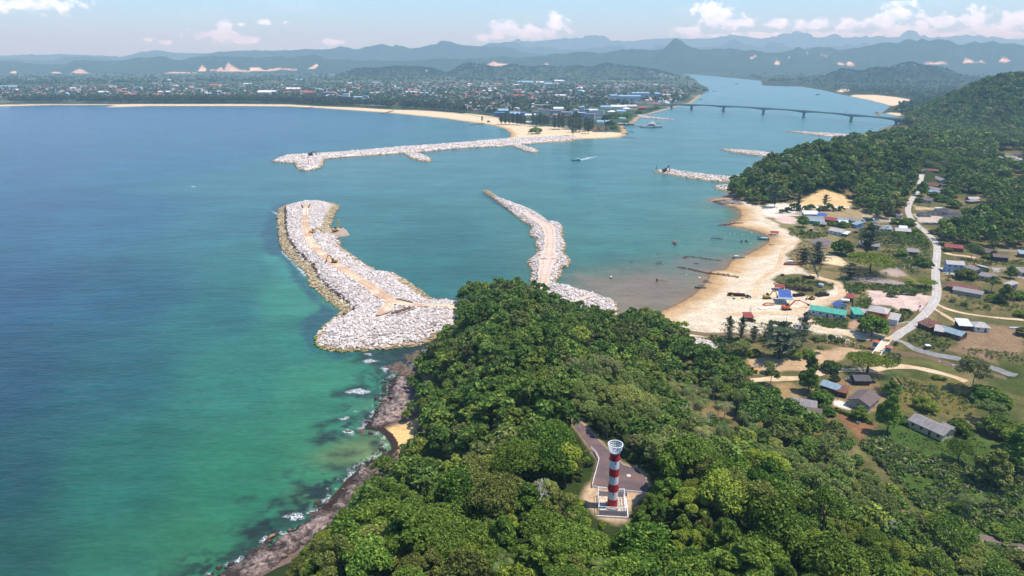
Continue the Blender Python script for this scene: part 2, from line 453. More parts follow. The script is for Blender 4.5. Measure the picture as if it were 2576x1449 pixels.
zone('V3', [(255, 790), (400, 800), (560, 822), (800, 830), (1050, 852), (1220, 890), (1120, 1000), (1060, 1100), (760, 1090), (600, 1015), (350, 1000), (310, 900)], PINK, 1.2, 2)
zone('V1', [(2150, 790), (2270, 780), (2400, 830), (2545, 960), (2450, 978), (2200, 935), (2120, 850)], rgb(236, 210, 166, .74), 1.2, 2)
zone('V1', [(1965, 600), (2100, 556), (2250, 566), (2330, 640), (2300, 705), (2100, 685)], rgb(138, 124, 120, .7), 1.2, 3)
zone('V1', [(1465, 255), (1600, 228), (1750, 245), (1810, 300), (1760, 355), (1600, 345), (1475, 305)], PINK, 1.5, 2)
zone('V3', [(430, 500), (600, 465), (730, 470), (830, 560), (700, 592), (470, 560)], rgb(190, 166, 148, .7), 1.5, 4)
zone('V3', [(0, 620), (230, 608), (420, 588), (700, 648), (840, 712), (560, 702), (230, 655), (0, 650)], rgb(172, 156, 148, .7), 1.2, 2)
zone('V2', [(1740, 895), (2040, 915), (2090, 970), (1950, 1005), (1810, 955)], PINK, 1.5, 2)
zone('V2', [(940, 960), (1350, 990), (1500, 1045), (1800, 1090), (1800, 1140), (1500, 1130), (1250, 1110), (1010, 1070)], rgb(206, 190, 170, .72), 1.5, 3)
zone('V2', [(930, 830), (1050, 850), (1400, 865), (1380, 900), (1000, 890)], rgb(206, 180, 140, .7), 1.5, 3)
zone('V2', [(180, 955), (640, 1000), (940, 1050), (920, 1100), (650, 1075), (200, 1060)], rgb(196, 172, 138, .7), 1.5, 3)
zone('R5', [(20, 200), (300, 190), (520, 170), (700, 95), (1000, 62), (1270, 100), (1050, 185), (760, 260), (520, 305), (280, 312), (20, 340)], rgb(206, 172, 132, .7), 1.5, 5)
zone('R5', [(880, 400), (1330, 430), (1420, 560), (1500, 690), (1200, 780), (900, 690), (860, 620)], rgb(158, 132, 92, .65), 2, 4)
zone('R5', [(890, 700), (1150, 800), (1330, 870), (1250, 985), (1150, 1050), (1040, 960), (950, 850)], rgb(160, 116, 80, .62), 1.5, 3)
zone('R5', [(180, 560), (420, 440), (520, 560), (420, 720), (180, 720)], rgb(176, 146, 100, .65), 2, 4)
zone('R5', [(850, 610), (950, 625), (1050, 690), (1040, 720), (880, 670)], PALE, 1, 2)
zone('R3', [(900, 560), (1000, 490), (1150, 560), (1300, 560), (1480, 620), (1450, 750), (1300, 830), (1100, 740), (800, 640)], GREEN, 3, 6)
zone('R3', [(880, 420), (960, 250), (1250, 230), (1420, 340), (1420, 460), (1150, 460), (960, 500)], rgb(128, 118, 62, .62), 3, 8)
zone('R3', [(700, 620), (900, 560), (1200, 800), (1703, 950), (1703, 1449), (1400, 1449), (1100, 1200), (950, 900)], rgb(74, 104, 36, .6), 4, 8)
zone('V3', [(1380, 470), (1640, 530), (1600, 570), (1430, 560)], PALE, 1, 3)
zone('R3', [(820, 520), (1000, 470), (1300, 560), (1480, 620), (1703, 660), (1703, 1449), (1300, 1449), (1050, 1050), (900, 860), (700, 650)], rgb(84, 108, 44, .6), 5, 8)
zone('R5', [(1700, 60), (2576, 30), (2576, 250), (2200, 160), (1900, 60)], rgb(152, 124, 96, .65), 2, 6)
zone('C5', [(2050, 1120), (2573, 1150), (2573, 1400), (2100, 1330), (1980, 1240)], rgb(160, 132, 100, .65), 2, 6)
zone('R5', [(1300, 190), (1900, 190), (2250, 290), (2100, 330), (1750, 240), (1450, 235)], rgb(120, 120, 60, .62), 2, 4)
zone('C5', [(1280, 1090), (1560, 1180), (1640, 1160), (1600, 1200), (1350, 1210)], rgb(176, 140, 116, .65), 1.5, 3)
zone('V4', [(1800, 780), (1900, 680), (1960, 760), (1900, 850)], rgb(198, 160, 128, .65), 1.5, 2)
zone('V4', [(1250, 1000), (1500, 960), (2100, 1020), (2180, 1080), (1700, 1000), (1300, 980)], rgb(150, 118, 92, .65), 1, 3)
BEACH = [poly('F', [(-400, 266), (0, 264.5), (122, 262.5), (290, 262.6), (371, 263), (610, 263), (727, 264), (800, 268), (897, 272), (983, 277), (1044, 279), (1117, 283), (1166, 286), (1220, 292), (1260, 299),
     (1255, 304), (1300, 312), (1350, 318), (1400, 322), (1440, 330), (1560, 334), (1575, 325), (1600, 345), (1464, 362), (1269, 372), (1200, 362), (1240, 330), (1100, 310), (800, 285), (0, 275), (-400, 276)], 1.0),
         poly('T3', [(1160, 690), (1200, 675), (1256, 680), (1250, 690), (1190, 698)], 1.0), poly('T3', [(1250, 725), (1300, 715), (1450, 720), (1600, 735), (1745, 760), (1700, 775), (1580, 800), (1450, 780)], 1.0),
         poly('T3', [(1470, 858), (1560, 850), (1720, 868), (1720, 890), (1550, 875)], 1.0)]
def forest_mask(X, Y):
 """1 where woodland covers the near hills"""
 s4 = np.zeros(X.shape)
 for (hx, hy, h, a, b) in HILLS:
  s4 = s4 + (h * np.exp(-((X - hx) / a) ** 2 - ((Y - hy) / b) ** 2)) ** 3
 return np.cbrt(s4)
def ground_colour(X, Y, Z):
 sdA = sdf(near_land, X, Y); sdB = sdf(town_land, X, Y)
 n = fbm(X / 14.0, Y / 14.0, 4)
 n2 = fbm(X / 60.0 + 9, Y / 60.0, 3)
 C = np.empty(X.shape + (3,))
 def lay(col, k):
  for i in range(3):
   C[..., i] = C[..., i] * (1 - k) + col[i] * k
 C[:] = GRASS
 lay(DRY, sstep(-0.2, 0.5, n + 0.4 * n2))
 lay(rgb(86, 96, 44, .62), sstep(0.1, 0.6, n2 - 0.5 * n))
 near = (Y < 1800) & (sdA > -30)
 hill = forest_mask(X, Y)
 lay(FOREST, sstep(5, 9, hill + 2 * n) * near)
 lay(rgb(66, 78, 46, .6), sstep(1500, 1900, Y + 0.0 * X) * (sdA > 0))
 for P, col, soft, rag in ZONES:
  s = sdf_near(P, X, Y, 30, -1e3)
  lay(col, sstep(-soft, soft, s + rag * n))
 coast = np.where(sdA > -60, sdA, -60); LOW = near * (X < 60) * (Y < 500)
 inbay = (X > 90) & (Y > 330) & (Y < 830) & near
 lay(rgb(214, 176, 126, .68), (1 - sstep(4, 20, coast + 6 * n)) * inbay)
 lay(WETSAND, (1 - sstep(2, 7, coast + 3 * n)) * inbay)
 lay(rgb(136, 112, 100, .68), (1 - sstep(16, 21, coast + 6 * n)) * near * (X < 60) * (Y < 500))
 lay(rgb(84, 68, 58, .6), (1 - sstep(2, 6, coast + 2 * n)) * LOW)
 lay(rgb(240, 200, 134, .76), sstep(-2, 2, sdf_near(COVE, X, Y, 20, -1e3) + n))
 lay(ROCKG, (1 - sstep(4, 9, coast + 3 * n)) * near * (Y > 780))
 tn = fbm(X / 160.0, Y / 160.0, 4)
 lay(TOWNG, (sdB > 0) * 1.0)
 lay(rgb(140, 140, 120, .6), sstep(0.15, 0.6, tn) * (sdB > 0) * (Y < 6000))
 lay(rgb(60, 84, 52, .55), sstep(-0.1, -0.5, tn) * (sdB > 0))
 for P in BEACH:
  lay(rgb(236, 212, 172, .74), sstep(-4, 4, sdf_near(P, X, Y, 60, -1e3) + 3 * n))
 lay(rgb(206, 170, 120, .7), (1 - sstep(4, 16, np.where(sdB > -30, sdB, -30))) * (sdB > -30) * (Y < 3200))
 bed = (np.maximum(sdA, sdB) < 0) * 1.0
 lay(rgb(150, 120, 90, .6), bed); lay(rgb(70, 57, 48, .6), (sdA < 1.5) * LOW)
 lay(rgb(206, 176, 142, .68), sstep(-1.5, 1.0, sdf_near(PAD, X, Y, 20, -1e3) + 0.8 * n))
 return C
def polar(az0, az1, daz, rings):
 A = np.arange(az0, az1 + 1e-6, daz) * math.pi / 180
 RR, AA = np.meshgrid(rings, A, indexing='ij')
 return RR * np.sin(AA), RR * np.cos(AA)
def grid_faces(nr, nc):
 i = np.arange((nr - 1) * (nc - 1)); r = i // (nc - 1); c = i % (nc - 1)
 a = r * nc + c
 return np.stack([a, a + 1, a + nc + 1, a + nc], 1)[:, ::-1].copy()
rings = [40.0]
while rings[-1] < 23000:
 r = rings[-1]
 rings.append(r * (1.0042 if 150 < r < 720 else 1.012 if r <= 150 else 1.006 if r < 3200 else 1.015))
rings = np.array(rings)
GX, GY = polar(-52, 52, 0.13, rings)
GZ = H(GX, GY)
GC = ground_colour(GX, GY, GZ)
def ground_material():
 m, t, b = newmat('ground_soil')
 at = t.new('ShaderNodeAttribute', attribute_name='soil')
 pos = t.new('ShaderNodeNewGeometry').outputs['Position']
 a = t.noise(t.mapping(pos, (1, 1, 0.3)), 0.9, 5, 0.65)
 c = t.noise(t.mapping(pos, (1, 1, 0.3)), 0.12, 4, 0.6)
 k = t.math('MULTIPLY', t.ramp(a, 0.25, 0.75, 0.72, 1.25), t.ramp(c, 0.3, 0.7, 0.85, 1.14))
 mm = t.n.new('ShaderNodeVectorMath'); mm.operation = 'SCALE'
 t.l.new(at.outputs['Color'], mm.inputs[0]); t.l.new(k, mm.inputs[3])
 t.l.new(mm.outputs[0], b.inputs['Base Color'])
 b.inputs['Roughness'].default_value = 0.95; b.inputs['Specular IOR Level'].default_value = 0.1
 bp = t.new('ShaderNodeBump'); bp.inputs['Strength'].default_value = 0.5; bp.inputs['Distance'].default_value = 0.5
 t.l.new(a, bp.inputs['Height']); t.l.new(bp.outputs[0], b.inputs['Normal'])
 return m
V = np.stack([GX, GY, GZ], -1).reshape(-1, 3)
F = grid_faces(*GX.shape)
deep = (GZ.ravel() < -3.2)
F = F[~np.all(deep[F], 1)]
used = np.zeros(len(V), bool); used[F.ravel()] = True
remap = np.cumsum(used) - 1
tag(link('ground', npmesh('ground', V[used], remap[F], ground_material(), None, {'soil': ('FLOAT_COLOR', GC.reshape(-1, 3)[used])}, True)), kind='structure')
sb = MB(); sb.add([(-26000, -900, -6), (26000, -900, -6), (26000, 24000, -6), (-26000, 24000, -6)], [(0, 1, 2, 3)])
tag(sb.build('seabed', paint('seabed_sand', rgb(120, 110, 84), .9)), kind='structure')
WP = [(0, 1449, 14, 84, 82), (300, 1449, 36, 112, 92), (500, 1420, 44, 118, 88), (0, 1200, 8, 80, 94), (300, 1200, 20, 108, 100), (600, 1200, 40, 128, 100), (800, 1150, 60, 138, 106), (0, 950, 8, 74, 108), (300, 950, 12, 92, 108), (600, 950, 36, 120, 110),
      (800, 980, 52, 134, 110), (760, 850, 40, 128, 118), (720, 760, 58, 142, 124), (0, 750, 16, 78, 122), (300, 750, 14, 90, 124), (600, 780, 24, 108, 118), (640, 640, 44, 118, 126), (0, 550, 32, 92, 140), (300, 550, 38, 100, 142), (560, 560, 52, 118, 142),
      (0, 400, 42, 98, 152), (400, 400, 46, 108, 152), (650, 470, 62, 124, 146), (0, 300, 44, 98, 158), (500, 300, 46, 104, 158), (900, 320, 48, 112, 150), (1150, 325, 54, 120, 142), (600, 350, 48, 108, 152), (900, 430, 74, 130, 146), (1100, 450, 70, 130, 144),
      (900, 560, 54, 122, 132), (1100, 600, 42, 114, 124), (1200, 700, 36, 108, 112), (1050, 680, 36, 112, 118), (1400, 430, 76, 134, 146), (1300, 560, 60, 126, 132), (1550, 560, 70, 132, 136), (1500, 480, 74, 134, 144), (1700, 420, 84, 138, 150), (1900, 330, 90, 142, 158), (1600, 350, 86, 136, 146),
      (2100, 270, 96, 146, 168), (1850, 230, 100, 150, 178), (1760, 200, 104, 154, 182), (1500, 640, 62, 124, 122), (1400, 690, 50, 114, 112), (1460, 710, 92, 116, 100), (1560, 700, 104, 116, 100), (1600, 760, 130, 112, 92), (1650, 720, 124, 118, 100), (1700, 745, 150, 124, 100), (1740, 700, 120, 122, 108),
      (1700, 610, 72, 128, 124), (1800, 560, 70, 130, 130), (1850, 545, 96, 130, 112), (1870, 610, 92, 134, 122), (1750, 650, 84, 126, 118), (1800, 665, 128, 126, 110), (1600, 620, 66, 128, 126), (1700, 480, 76, 136, 142), (2060, 300, 92, 142, 160), (1750, 300, 90, 142, 160), (1590, 310, 84, 134, 150), (1700, 840, 110, 84, 62), (1900, 850, 96, 76, 54), (2200, 900, 84, 66, 44), (1560, 720, 118, 118, 98)]
wx = np.array([atz('F', p[0], p[1]) for p in WP])
wc = np.array([[lin(q) for q in p[2:]] for p in WP])
def wcoord(x, y):
 d = np.hypot(x, y)
 return np.arctan2(x, y) * 3.2, np.log(d) * 2.0
pa, pb = wcoord(wx[:, 0], wx[:, 1])
REEF = [('N1', [(680, 320), (800, 255), (1000, 200), (1120, 200), (1040, 290), (900, 300), (760, 330)]), ('N1', [(640, 420), (800, 350), (1000, 330), (1080, 350), (1060, 390), (860, 405), (720, 460)]), ('N1', [(840, 60), (1000, 20), (1250, 60), (1200, 130), (1000, 120), (850, 100)]),
  ('N1', [(800, 540), (960, 485), (1060, 490), (1000, 550), (900, 560)]), ('N1', [(330, 870), (420, 830), (500, 860), (545, 900), (450, 940), (340, 945), (290, 920)]), ('N1', [(640, 800), (760, 770), (880, 790), (950, 830), (800, 860), (660, 850)]), ('N1', [(510, 740), (570, 715), (640, 740), (600, 765)]),
  ('N1', [(0, 1280), (120, 1130), (300, 1010), (480, 960), (800, 940), (820, 1010), (600, 1090), (360, 1180), (250, 1300), (120, 1400), (0, 1449)]), ('N1', [(750, 610), (900, 595), (1050, 610), (1060, 680), (900, 700), (770, 660)]), ('N1', [(1120, 430), (1160, 430), (1175, 490), (1140, 520)]), ('N1', [(160, 860), (220, 840), (255, 855), (200, 880)]),
  ('N1', [(530, 840), (620, 840), (640, 880), (570, 890)]), ('N1', [(920, 690), (1040, 680), (1030, 790), (950, 800)]), ('N1', [(440, 665), (470, 665), (460, 690)]),
  ('B4', [(880, 1130), (1200, 1090), (1900, 1040), (1900, 1449), (1200, 1449), (1150, 1330), (900, 1290), (780, 1260)]),
  ('C4', [(100, 400), (170, 240), (280, 200), (250, 560), (330, 680), (420, 800), (480, 900), (580, 980), (660, 1040), (560, 1120), (480, 1220), (480, 1340), (420, 1280), (400, 1120), (520, 1010), (420, 880), (330, 800), (260, 640), (150, 600), (90, 560)]),
  ('C4', [(480, 1310), (800, 1340), (800, 1370), (640, 1380), (480, 1350)]), ('C4', [(1740, 120), (1890, 190), (2000, 280), (1960, 290), (1850, 220), (1750, 160)])]
SHOAL = [('M', [(960, 60), (1200, 10), (1500, 0), (1680, 30), (1780, 100), (1700, 160), (1800, 220), (1800, 270), (1700, 240), (1500, 160), (1250, 180), (1100, 130)], (118, 124, 104)), ('N1', [(700, 560), (900, 430), (1150, 380), (1290, 400), (1250, 560), (1050, 620), (820, 640)], (122, 142, 88)), ('N1', [(560, 800), (900, 860), (900, 880), (700, 900), (540, 860)], (92, 132, 88)), ('N1', [(1040, 130), (1150, 110), (1100, 170), (1000, 190)], (90, 128, 92)),
         ('V1', [(0, 900), (100, 830), (700, 900), (800, 1000), (500, 1100), (100, 1000)], (124, 122, 104)), ('B4', [(250, 330), (420, 340), (520, 470), (420, 560), (300, 560), (200, 470)], (84, 142, 112)), ('C4', [(100, 600), (250, 610), (360, 760), (330, 840), (180, 720)], (70, 148, 128)), ('M', [(1300, 400), (1420, 300), (1700, 330), (1760, 400), (1640, 470), (1400, 460)], (164, 130, 100)), ('F', [(1440, 700), (1540, 690), (1660, 690), (1740, 700), (1760, 735), (1700, 770), (1600, 790), (1555, 780), (1490, 745)], (148, 128, 104))]
FOAM = [('N1', [(915, 60), (1000, 40), (1110, 50), (1100, 70), (980, 75)]), ('N1', [(880, 350), (930, 345), (1000, 385), (950, 385), (900, 370)]), ('N1', [(465, 1000), (540, 975), (625, 990), (600, 1020), (500, 1030)]), ('N1', [(640, 950), (720, 925), (770, 935), (700, 960)]), ('N1', [(200, 1260), (260, 1210), (300, 1160), (310, 1200), (250, 1290), (205, 1300)]), ('N1', [(20, 1360), (120, 1300), (180, 1330), (90, 1385)]),
  ('N1', [(1170, 20), (1215, 10), (1220, 25)]), ('N1', [(1095, 215), (1135, 200), (1125, 235)]), ('N1', [(860, 265), (920, 250), (930, 260), (890, 275)]), ('N1', [(775, 785), (850, 775), (860, 785), (790, 800)]), ('N1', [(1190, 340), (1215, 345), (1250, 385), (1280, 440), (1296, 490), (1284, 492), (1265, 440), (1235, 395)]), ('N1', [(940, 212), (990, 208), (985, 218), (950, 222)]),
  ('B4', [(900, 1260), (1000, 1240), (1160, 1250), (1150, 1275), (1000, 1290)]), ('B4', [(1195, 1380), (1240, 1350), (1300, 1370), (1240, 1420)]), ('B4', [(950, 1160), (1050, 1150), (1040, 1180)]), ('C4', [(240, 570), (300, 590), (420, 700), (440, 770), (400, 760), (320, 660), (250, 600)]), ('C4', [(165, 270), (215, 290), (205, 300), (175, 285)]),
  ('C4', [(380, 700), (440, 720), (430, 760), (390, 740)]), ('T2', [(1790, 1205), (1850, 1190), (1930, 1180), (1850, 1200), (1800, 1212)]), ('T1', [(1440, 1405), (1478, 1404), (1470, 1411)]), ('L1', [(1110, 585), (1500, 575), (1500, 580), (1120, 591)])]
def water_colour(X, Y):
 a, b = wcoord(X, Y)
 num = np.zeros(X.shape + (3,)); den = np.zeros(X.shape)
 wob = 0.05 * fbm(X / 90.0, Y / 150.0, 3); wob2 = 0.05 * fbm(X / 70.0 + 40, Y / 120.0, 3)
 for i in range(len(pa)):
  w = 1.0 / ((a - pa[i] + wob) ** 2 + (b - pb[i] + wob2) ** 2 + 0.006) ** 2
  den += w
  for k in range(3): num[..., k] += w * wc[i, k]
 C = num / den[..., None]; g_ = C @ np.array([.3, .6, .1]); C = (C * .97 + g_[..., None] * .03) * np.array([.46, .575, .475]) + np.array([.012, .012, .009])
 n = fbm(X / 7.0, Y / 7.0, 4); n3 = fbm(X / 2.2, Y / 2.2, 3)
 def lay(col, k):
  for i in range(3): C[..., i] = C[..., i] * (1 - k) + col[i] * k
 for s, pts, col in SHOAL:
  q = sdf_near(poly(s, pts), X, Y, 40, -1e3)
  e_ = 26 if s == 'F' else 9; lay([lin(c) * .62 for c in col], 0.85 * sstep(-e_, e_, q + (18 if s == 'F' else 4) * n))
 for s, pts in REEF:
  q = sdf_near(poly(s, pts), X, Y, 20, -1e3)
  k = sstep(-3.0, 3.5, q + 5.5 * n) * (0.72 + 0.4 * n3)
  lay((0.016, 0.026, 0.024) if s != 'C4' else (0.022, 0.066, 0.082), np.clip(k * 1.15, 0, .96))
 sdA0 = sdf(near_land, X, Y); lay((0.016, 0.026, 0.024), np.clip(1.1 * (1 - sstep(4, 30, -sdA0 + 9 * n)) * sstep(-.15, .3, n + .5 * n3) * (X < 0) * (Y < 440) * (1 - sstep(-8, 6, sdf_near(poly('N1', SHOAL[1][1]), X, Y, 20, -99))), 0, .9))
 sdB = sdf(town_land, X, Y); sdA = sdf(near_land, X, Y)
 lay([lin(c) * .62 for c in (92, 150, 150)], 0.6 * (1 - sstep(5, 60, -sdB)) * (Y > 900))
 lay([lin(c) * .62 for c in (156, 126, 90)], 0.8 * (1 - sstep(0, 14, -sdA + 5 * n)) * (X > 100) * (Y < 830))
 f = np.zeros(X.shape)
 f = np.maximum(f, .75 * (1 - sstep(2.5, 6.5, -sdA + 3 * n)) * sstep(-.02, .25, n3 + .6 * n) * (X < 0) * (Y < 420))
 for s, pts in FOAM:
  q = sdf_near(poly(s, pts), X, Y, 12, -1e3)
  f = np.maximum(f, sstep(-1.2, 1.0, q + 2.6 * n3 + 0.8 * n - 0.4))
 return C, f
rings = [90.0]
while rings[-1] < 9800:
 r = rings[-1]
 rings.append(r * (1.0034 if r < 520 else 1.006 if r < 1200 else 1.012))
rings = np.array(rings)
WX, WY = polar(-50, 50, 0.12, rings)
wsd = np.maximum(sdf(near_land, WX, WY), sdf(town_land, WX, WY))
wcr = linedist(CREEK, WX, WY, 40)
keep = (wsd < 14) | (wcr < 16)
Fw = grid_faces(*WX.shape)
Fw = Fw[np.any(keep.ravel()[Fw], 1)]
used = np.zeros(WX.size, bool); used[Fw.ravel()] = True
x = WX.ravel()[used]; y = WY.ravel()[used]
Cw, Fo = water_colour(x, y)
remap = np.cumsum(used) - 1
def water_material():
 m, t, b = newmat('sea_water')
 at = t.new('ShaderNodeAttribute', attribute_name='tint').outputs['Color']
 fo = t.new('ShaderNodeAttribute', attribute_name='foam').outputs['Fac']
 pos = t.new('ShaderNodeNewGeometry').outputs['Position']
 w1 = t.noise(t.mapping(pos, (0.22, 0.5, 1), (0, 0, R(14))), 1.0, 4, 0.6)
 w2 = t.noise(t.mapping(pos, (0.045, 0.11, 1), (0, 0, R(-10))), 1.0, 4, 0.6)
 w3 = t.noise(t.mapping(pos, (0.010, 0.022, 1), (0, 0, R(8))), 1.0, 4, 0.6)
 k = t.math('MULTIPLY', t.ramp(w2, 0.3, 0.7, 0.90, 1.10), t.math('MULTIPLY', t.ramp(w1, 0.3, 0.7, 0.90, 1.10), t.ramp(w3, 0.3, 0.7, 0.86, 1.13)))
 mm = t.n.new('ShaderNodeVectorMath'); mm.operation = 'SCALE'
 t.l.new(at, mm.inputs[0]); t.l.new(k, mm.inputs[3])
 fn = t.noise(pos, 1.3, 4, 0.7)
 fm = t.math('MULTIPLY', fo, t.ramp(fn, 0.40, 0.62))
 t.l.new(t.mix(fm, mm.outputs[0], (0.8, 0.82, 0.82)), b.inputs['Base Color'])
 t.l.new(t.math('ADD', t.math('MULTIPLY', fm, 0.6), 0.22), b.inputs['Roughness'])
 b.inputs['IOR'].default_value = 1.33; b.inputs['Specular IOR Level'].default_value = 0.22
 bp = t.new('ShaderNodeBump'); bp.inputs['Strength'].default_value = 1.0; bp.inputs['Distance'].default_value = 0.55
 hgt = t.math('ADD', t.math('MULTIPLY', w1, 0.9), t.math('MULTIPLY', w2, 2.4))
 t.l.new(hgt, bp.inputs['Height']); t.l.new(bp.outputs[0], b.inputs['Normal'])
 return m
tag(link('sea', npmesh('sea', np.stack([x, y, 0 * x], 1), remap[Fw], water_material(), None, {'tint': ('FLOAT_COLOR', Cw), 'foam': ('FLOAT', Fo)}, True)), kind='structure')
def range_mat(name, base, vary=0.25):
 m, t, b = newmat(name)
 at = t.new('ShaderNodeAttribute', attribute_name='soil').outputs['Color']
 pos = t.new('ShaderNodeNewGeometry').outputs['Position']
 n = t.noise(pos, 0.02, 6, 0.7); n2 = t.noise(pos, 0.0035, 4, 0.6)
 k = t.math('MULTIPLY', t.ramp(n, 0.3, 0.7, 1 - vary * 1.6, 1 + vary * 1.5), t.ramp(n2, 0.3, 0.7, 0.8, 1.2))
 mm = t.n.new('ShaderNodeVectorMath'); mm.operation = 'SCALE'
 t.l.new(at, mm.inputs[0]); t.l.new(k, mm.inputs[3]); t.l.new(mm.outputs[0], b.inputs['Base Color'])
 b.inputs['Roughness'].default_value = 1.0; b.inputs['Specular IOR Level'].default_value = 0.0
 return m
HM = range_mat('hill_forest', None)
SCARS = [('L1', [(100, 238), (120, 222), (150, 216), (172, 228), (172, 246), (110, 246)]), ('L1', [(505, 258), (520, 236), (570, 226), (620, 234), (655, 252), (600, 264)]), ('L1', [(715, 258), (760, 215), (820, 190), (860, 208), (920, 238), (960, 256)]),
         ('L1', [(2042, 218), (2060, 180), (2085, 160), (2130, 200), (2110, 222)]), ('L1', [(2160, 214), (2195, 192), (2220, 210)]), ('L1', [(2216, 222), (2240, 192), (2280, 180), (2312, 208), (2350, 125), (2400, 168), (2470, 205), (2576, 215), (2576, 226)]),
         ('L2', [(0, 182), (90, 180), (150, 208), (290, 182), (330, 190), (480, 196), (480, 208), (340, 200), (200, 218), (0, 218)]), ('L2', [(606, 190), (640, 170), (692, 142), (702, 165), (660, 198)]), ('L1', [(1690, 240), (1790, 224), (1850, 232), (2030, 232), (2030, 244), (1800, 246)]), ('T2', [(1095, 495), (1148, 463), (1180, 478), (1250, 485), (1240, 496)]),
         ('T3', [(690, 485), (705, 456), (735, 475), (720, 492)]), ('T3', [(505, 438), (540, 420), (550, 426), (515, 442)]), ('T3', [(930, 388), (945, 405), (940, 412), (925, 396)]), ('T3', [(1030, 400), (1090, 424), (1085, 430), (1035, 408)]), ('T3', [(795, 425), (808, 424), (800, 445)]), ('T3', [(1160, 470), (1200, 474), (1230, 492), (1180, 490)]), ('T3', [(1230, 470), (1265, 468), (1300, 494), (1240, 498)]), ('T3', [(1815, 484), (1850, 468), (1900, 474), (1940, 464), (2010, 484)]), ('T3', [(2110, 476), (2130, 436), (2160, 448), (2215, 474)]), ('T3', [(2225, 470), (2250, 454), (2285, 474)]), ('T3', [(2380, 468), (2410, 434), (2470, 456), (2440, 470)]), ('T2', [(1010, 488), (1018, 470), (1022, 486)]), ('T2', [(1530, 488), (1545, 472), (1560, 488)])]
SCARS_F = [np.array([uv(s, *p) for p in pts]) for s, pts in SCARS]
def hill_range(name, D, depth, sil, foot_v, col, step, rough, scars=False, rows=30):
 sil = np.array(sil, float)
 us = np.arange(sil[0, 0], sil[-1, 0], step)
 vs = np.interp(us, sil[:, 0], sil[:, 1]); kw_ = np.hanning(int(26 / step) | 1); vs = np.convolve(np.pad(vs, len(kw_) // 2, 'edge'), kw_ / kw_.sum(), 'valid')
 t = np.linspace(0, 1, rows)
 xs = (us - CX) / FPX * D
 ys = np.array([ray(CX, v)[1] for v in vs]) * D
 y0 = float(np.mean(ys))
 top = CAM_H + np.array([ray(CX, v)[2] for v in vs]) * D
 prof = np.sin(np.clip(t * 0.62, 0, 1) * math.pi / 2 / 0.62 * 0.62 / 0.62 * 0.62) if False else None
 P = np.where(t < 0.62, (t / 0.62) ** 1.25, 1 - ((t - 0.62) / 0.38) ** 2 * 0.8)
 X = np.repeat(xs[None], rows, 0) * (1 + (t[:, None] - 0.62) * depth / D)
 Y = y0 + (t[:, None] - 0.62) * depth + 0 * X
 spur = 1 + 0.55 * fbm(X / (depth * .22), Y / (depth * .3) + 3, 3) * (1 - np.abs(t[:, None] - .62) / .62) * (np.abs(t[:, None] - .62) > 0.02)
 Z = np.maximum(top, 5)[None] * P[:, None] * np.where(P[:, None] > .985, 1, spur)
 Z = Z + rough * fbm(X / 60.0, Y / 60.0, 4) * np.minimum(1, P[:, None] * 2)
 C = np.empty(X.shape + (3,)); C[:] = col
 if scars:
  U, Vv, _ = proj(X, Y, Z)
  n = fbm(X / 90.0, Y / 90.0, 3)
  for Q in SCARS_F:
   q = sdf_near(Q, U, Vv, 3, -99)
   k = sstep(-.9, .9, q + 0.9 * n)
   for i in range(3): C[..., i] = C[..., i] * (1 - k) + rgb(232, 196, 164, .8)[i] * k
 return tag(link(name, npmesh(name, np.stack([X, Y, Z], -1).reshape(-1, 3), grid_faces(*X.shape)[:, ::-1].copy(), HM, None, {'soil': ('FLOAT_COLOR', C.reshape(-1, 3))}, True)), kind='structure')
S1 = [(-500, 150), (-200, 158), (0, 154), (40, 156), (98, 162), (160, 162), (186, 151), (220, 152), (280, 156), (330, 153), (360, 150), (410, 146.5), (450, 154), (480, 145), (530, 140), (580, 143), (629, 147), (692, 142.4), (726, 145), (800, 146), (849, 150), (897, 152), (971, 154.6), (1093, 151), (1166, 152), (1230, 147), (1269, 140), (1293, 145), (1359, 142), (1426, 135), (1459, 130), (1509, 133.4), (1560, 128), (1593, 123.4), (1643, 128), (1703, 114.4), (1718, 117), (1751, 128), (1851, 128.6), (1905, 135), (1965, 133), (2001, 121.7), (2051, 130), (2101, 128), (2161, 120), (2218, 107.4), (2285, 108), (2358, 106), (2401, 113), (2478, 117), (2495, 111.7), (2535, 110), (2576, 115), (2700, 125), (3000, 128)]
hill_range('hills', 8600, 1900, S1, 186, rgb(54, 74, 44, .6), 1.6, 16, True, 46)
S2 = [(-500, 146), (0, 150), (130, 152), (167, 143), (215, 142), (300, 152), (380, 152), (470, 150), (513, 137), (584, 128), (667, 127), (734, 128), (777, 124), (817, 125), (854, 123), (899, 126), (969, 121), (999, 126), (1059, 120), (1089, 111), (1126, 115), (1149, 110), (1176, 115), (1209, 117), (1242, 120.7), (1292, 128), (1342, 135), (1400, 139), (1900, 139), (1935, 131), (1990, 136), (2150, 138), (2300, 136), (3000, 138)]
hill_range('hills', 11600, 1700, S2, 175, rgb(50, 70, 44, .6), 2.2, 16)
S3 = [(-500, 141), (0, 139), (80, 139), (150, 136), (250, 140), (300, 143), (371, 132), (420, 133), (500, 134), (620, 134), (700, 136), (1100, 134), (1190, 125), (1240, 116), (1256, 108), (1290, 113), (1330, 120), (1400, 124), (1500, 126), (1600, 124), (1700, 120), (1790, 117), (1865, 109), (1910, 120), (1960, 113), (2000, 122), (2120, 115), (2200, 120), (2400, 124), (3000, 126)]
hill_range('hills', 14600, 1800, S3, 170, rgb(52, 72, 48, .6), 2.6, 16)
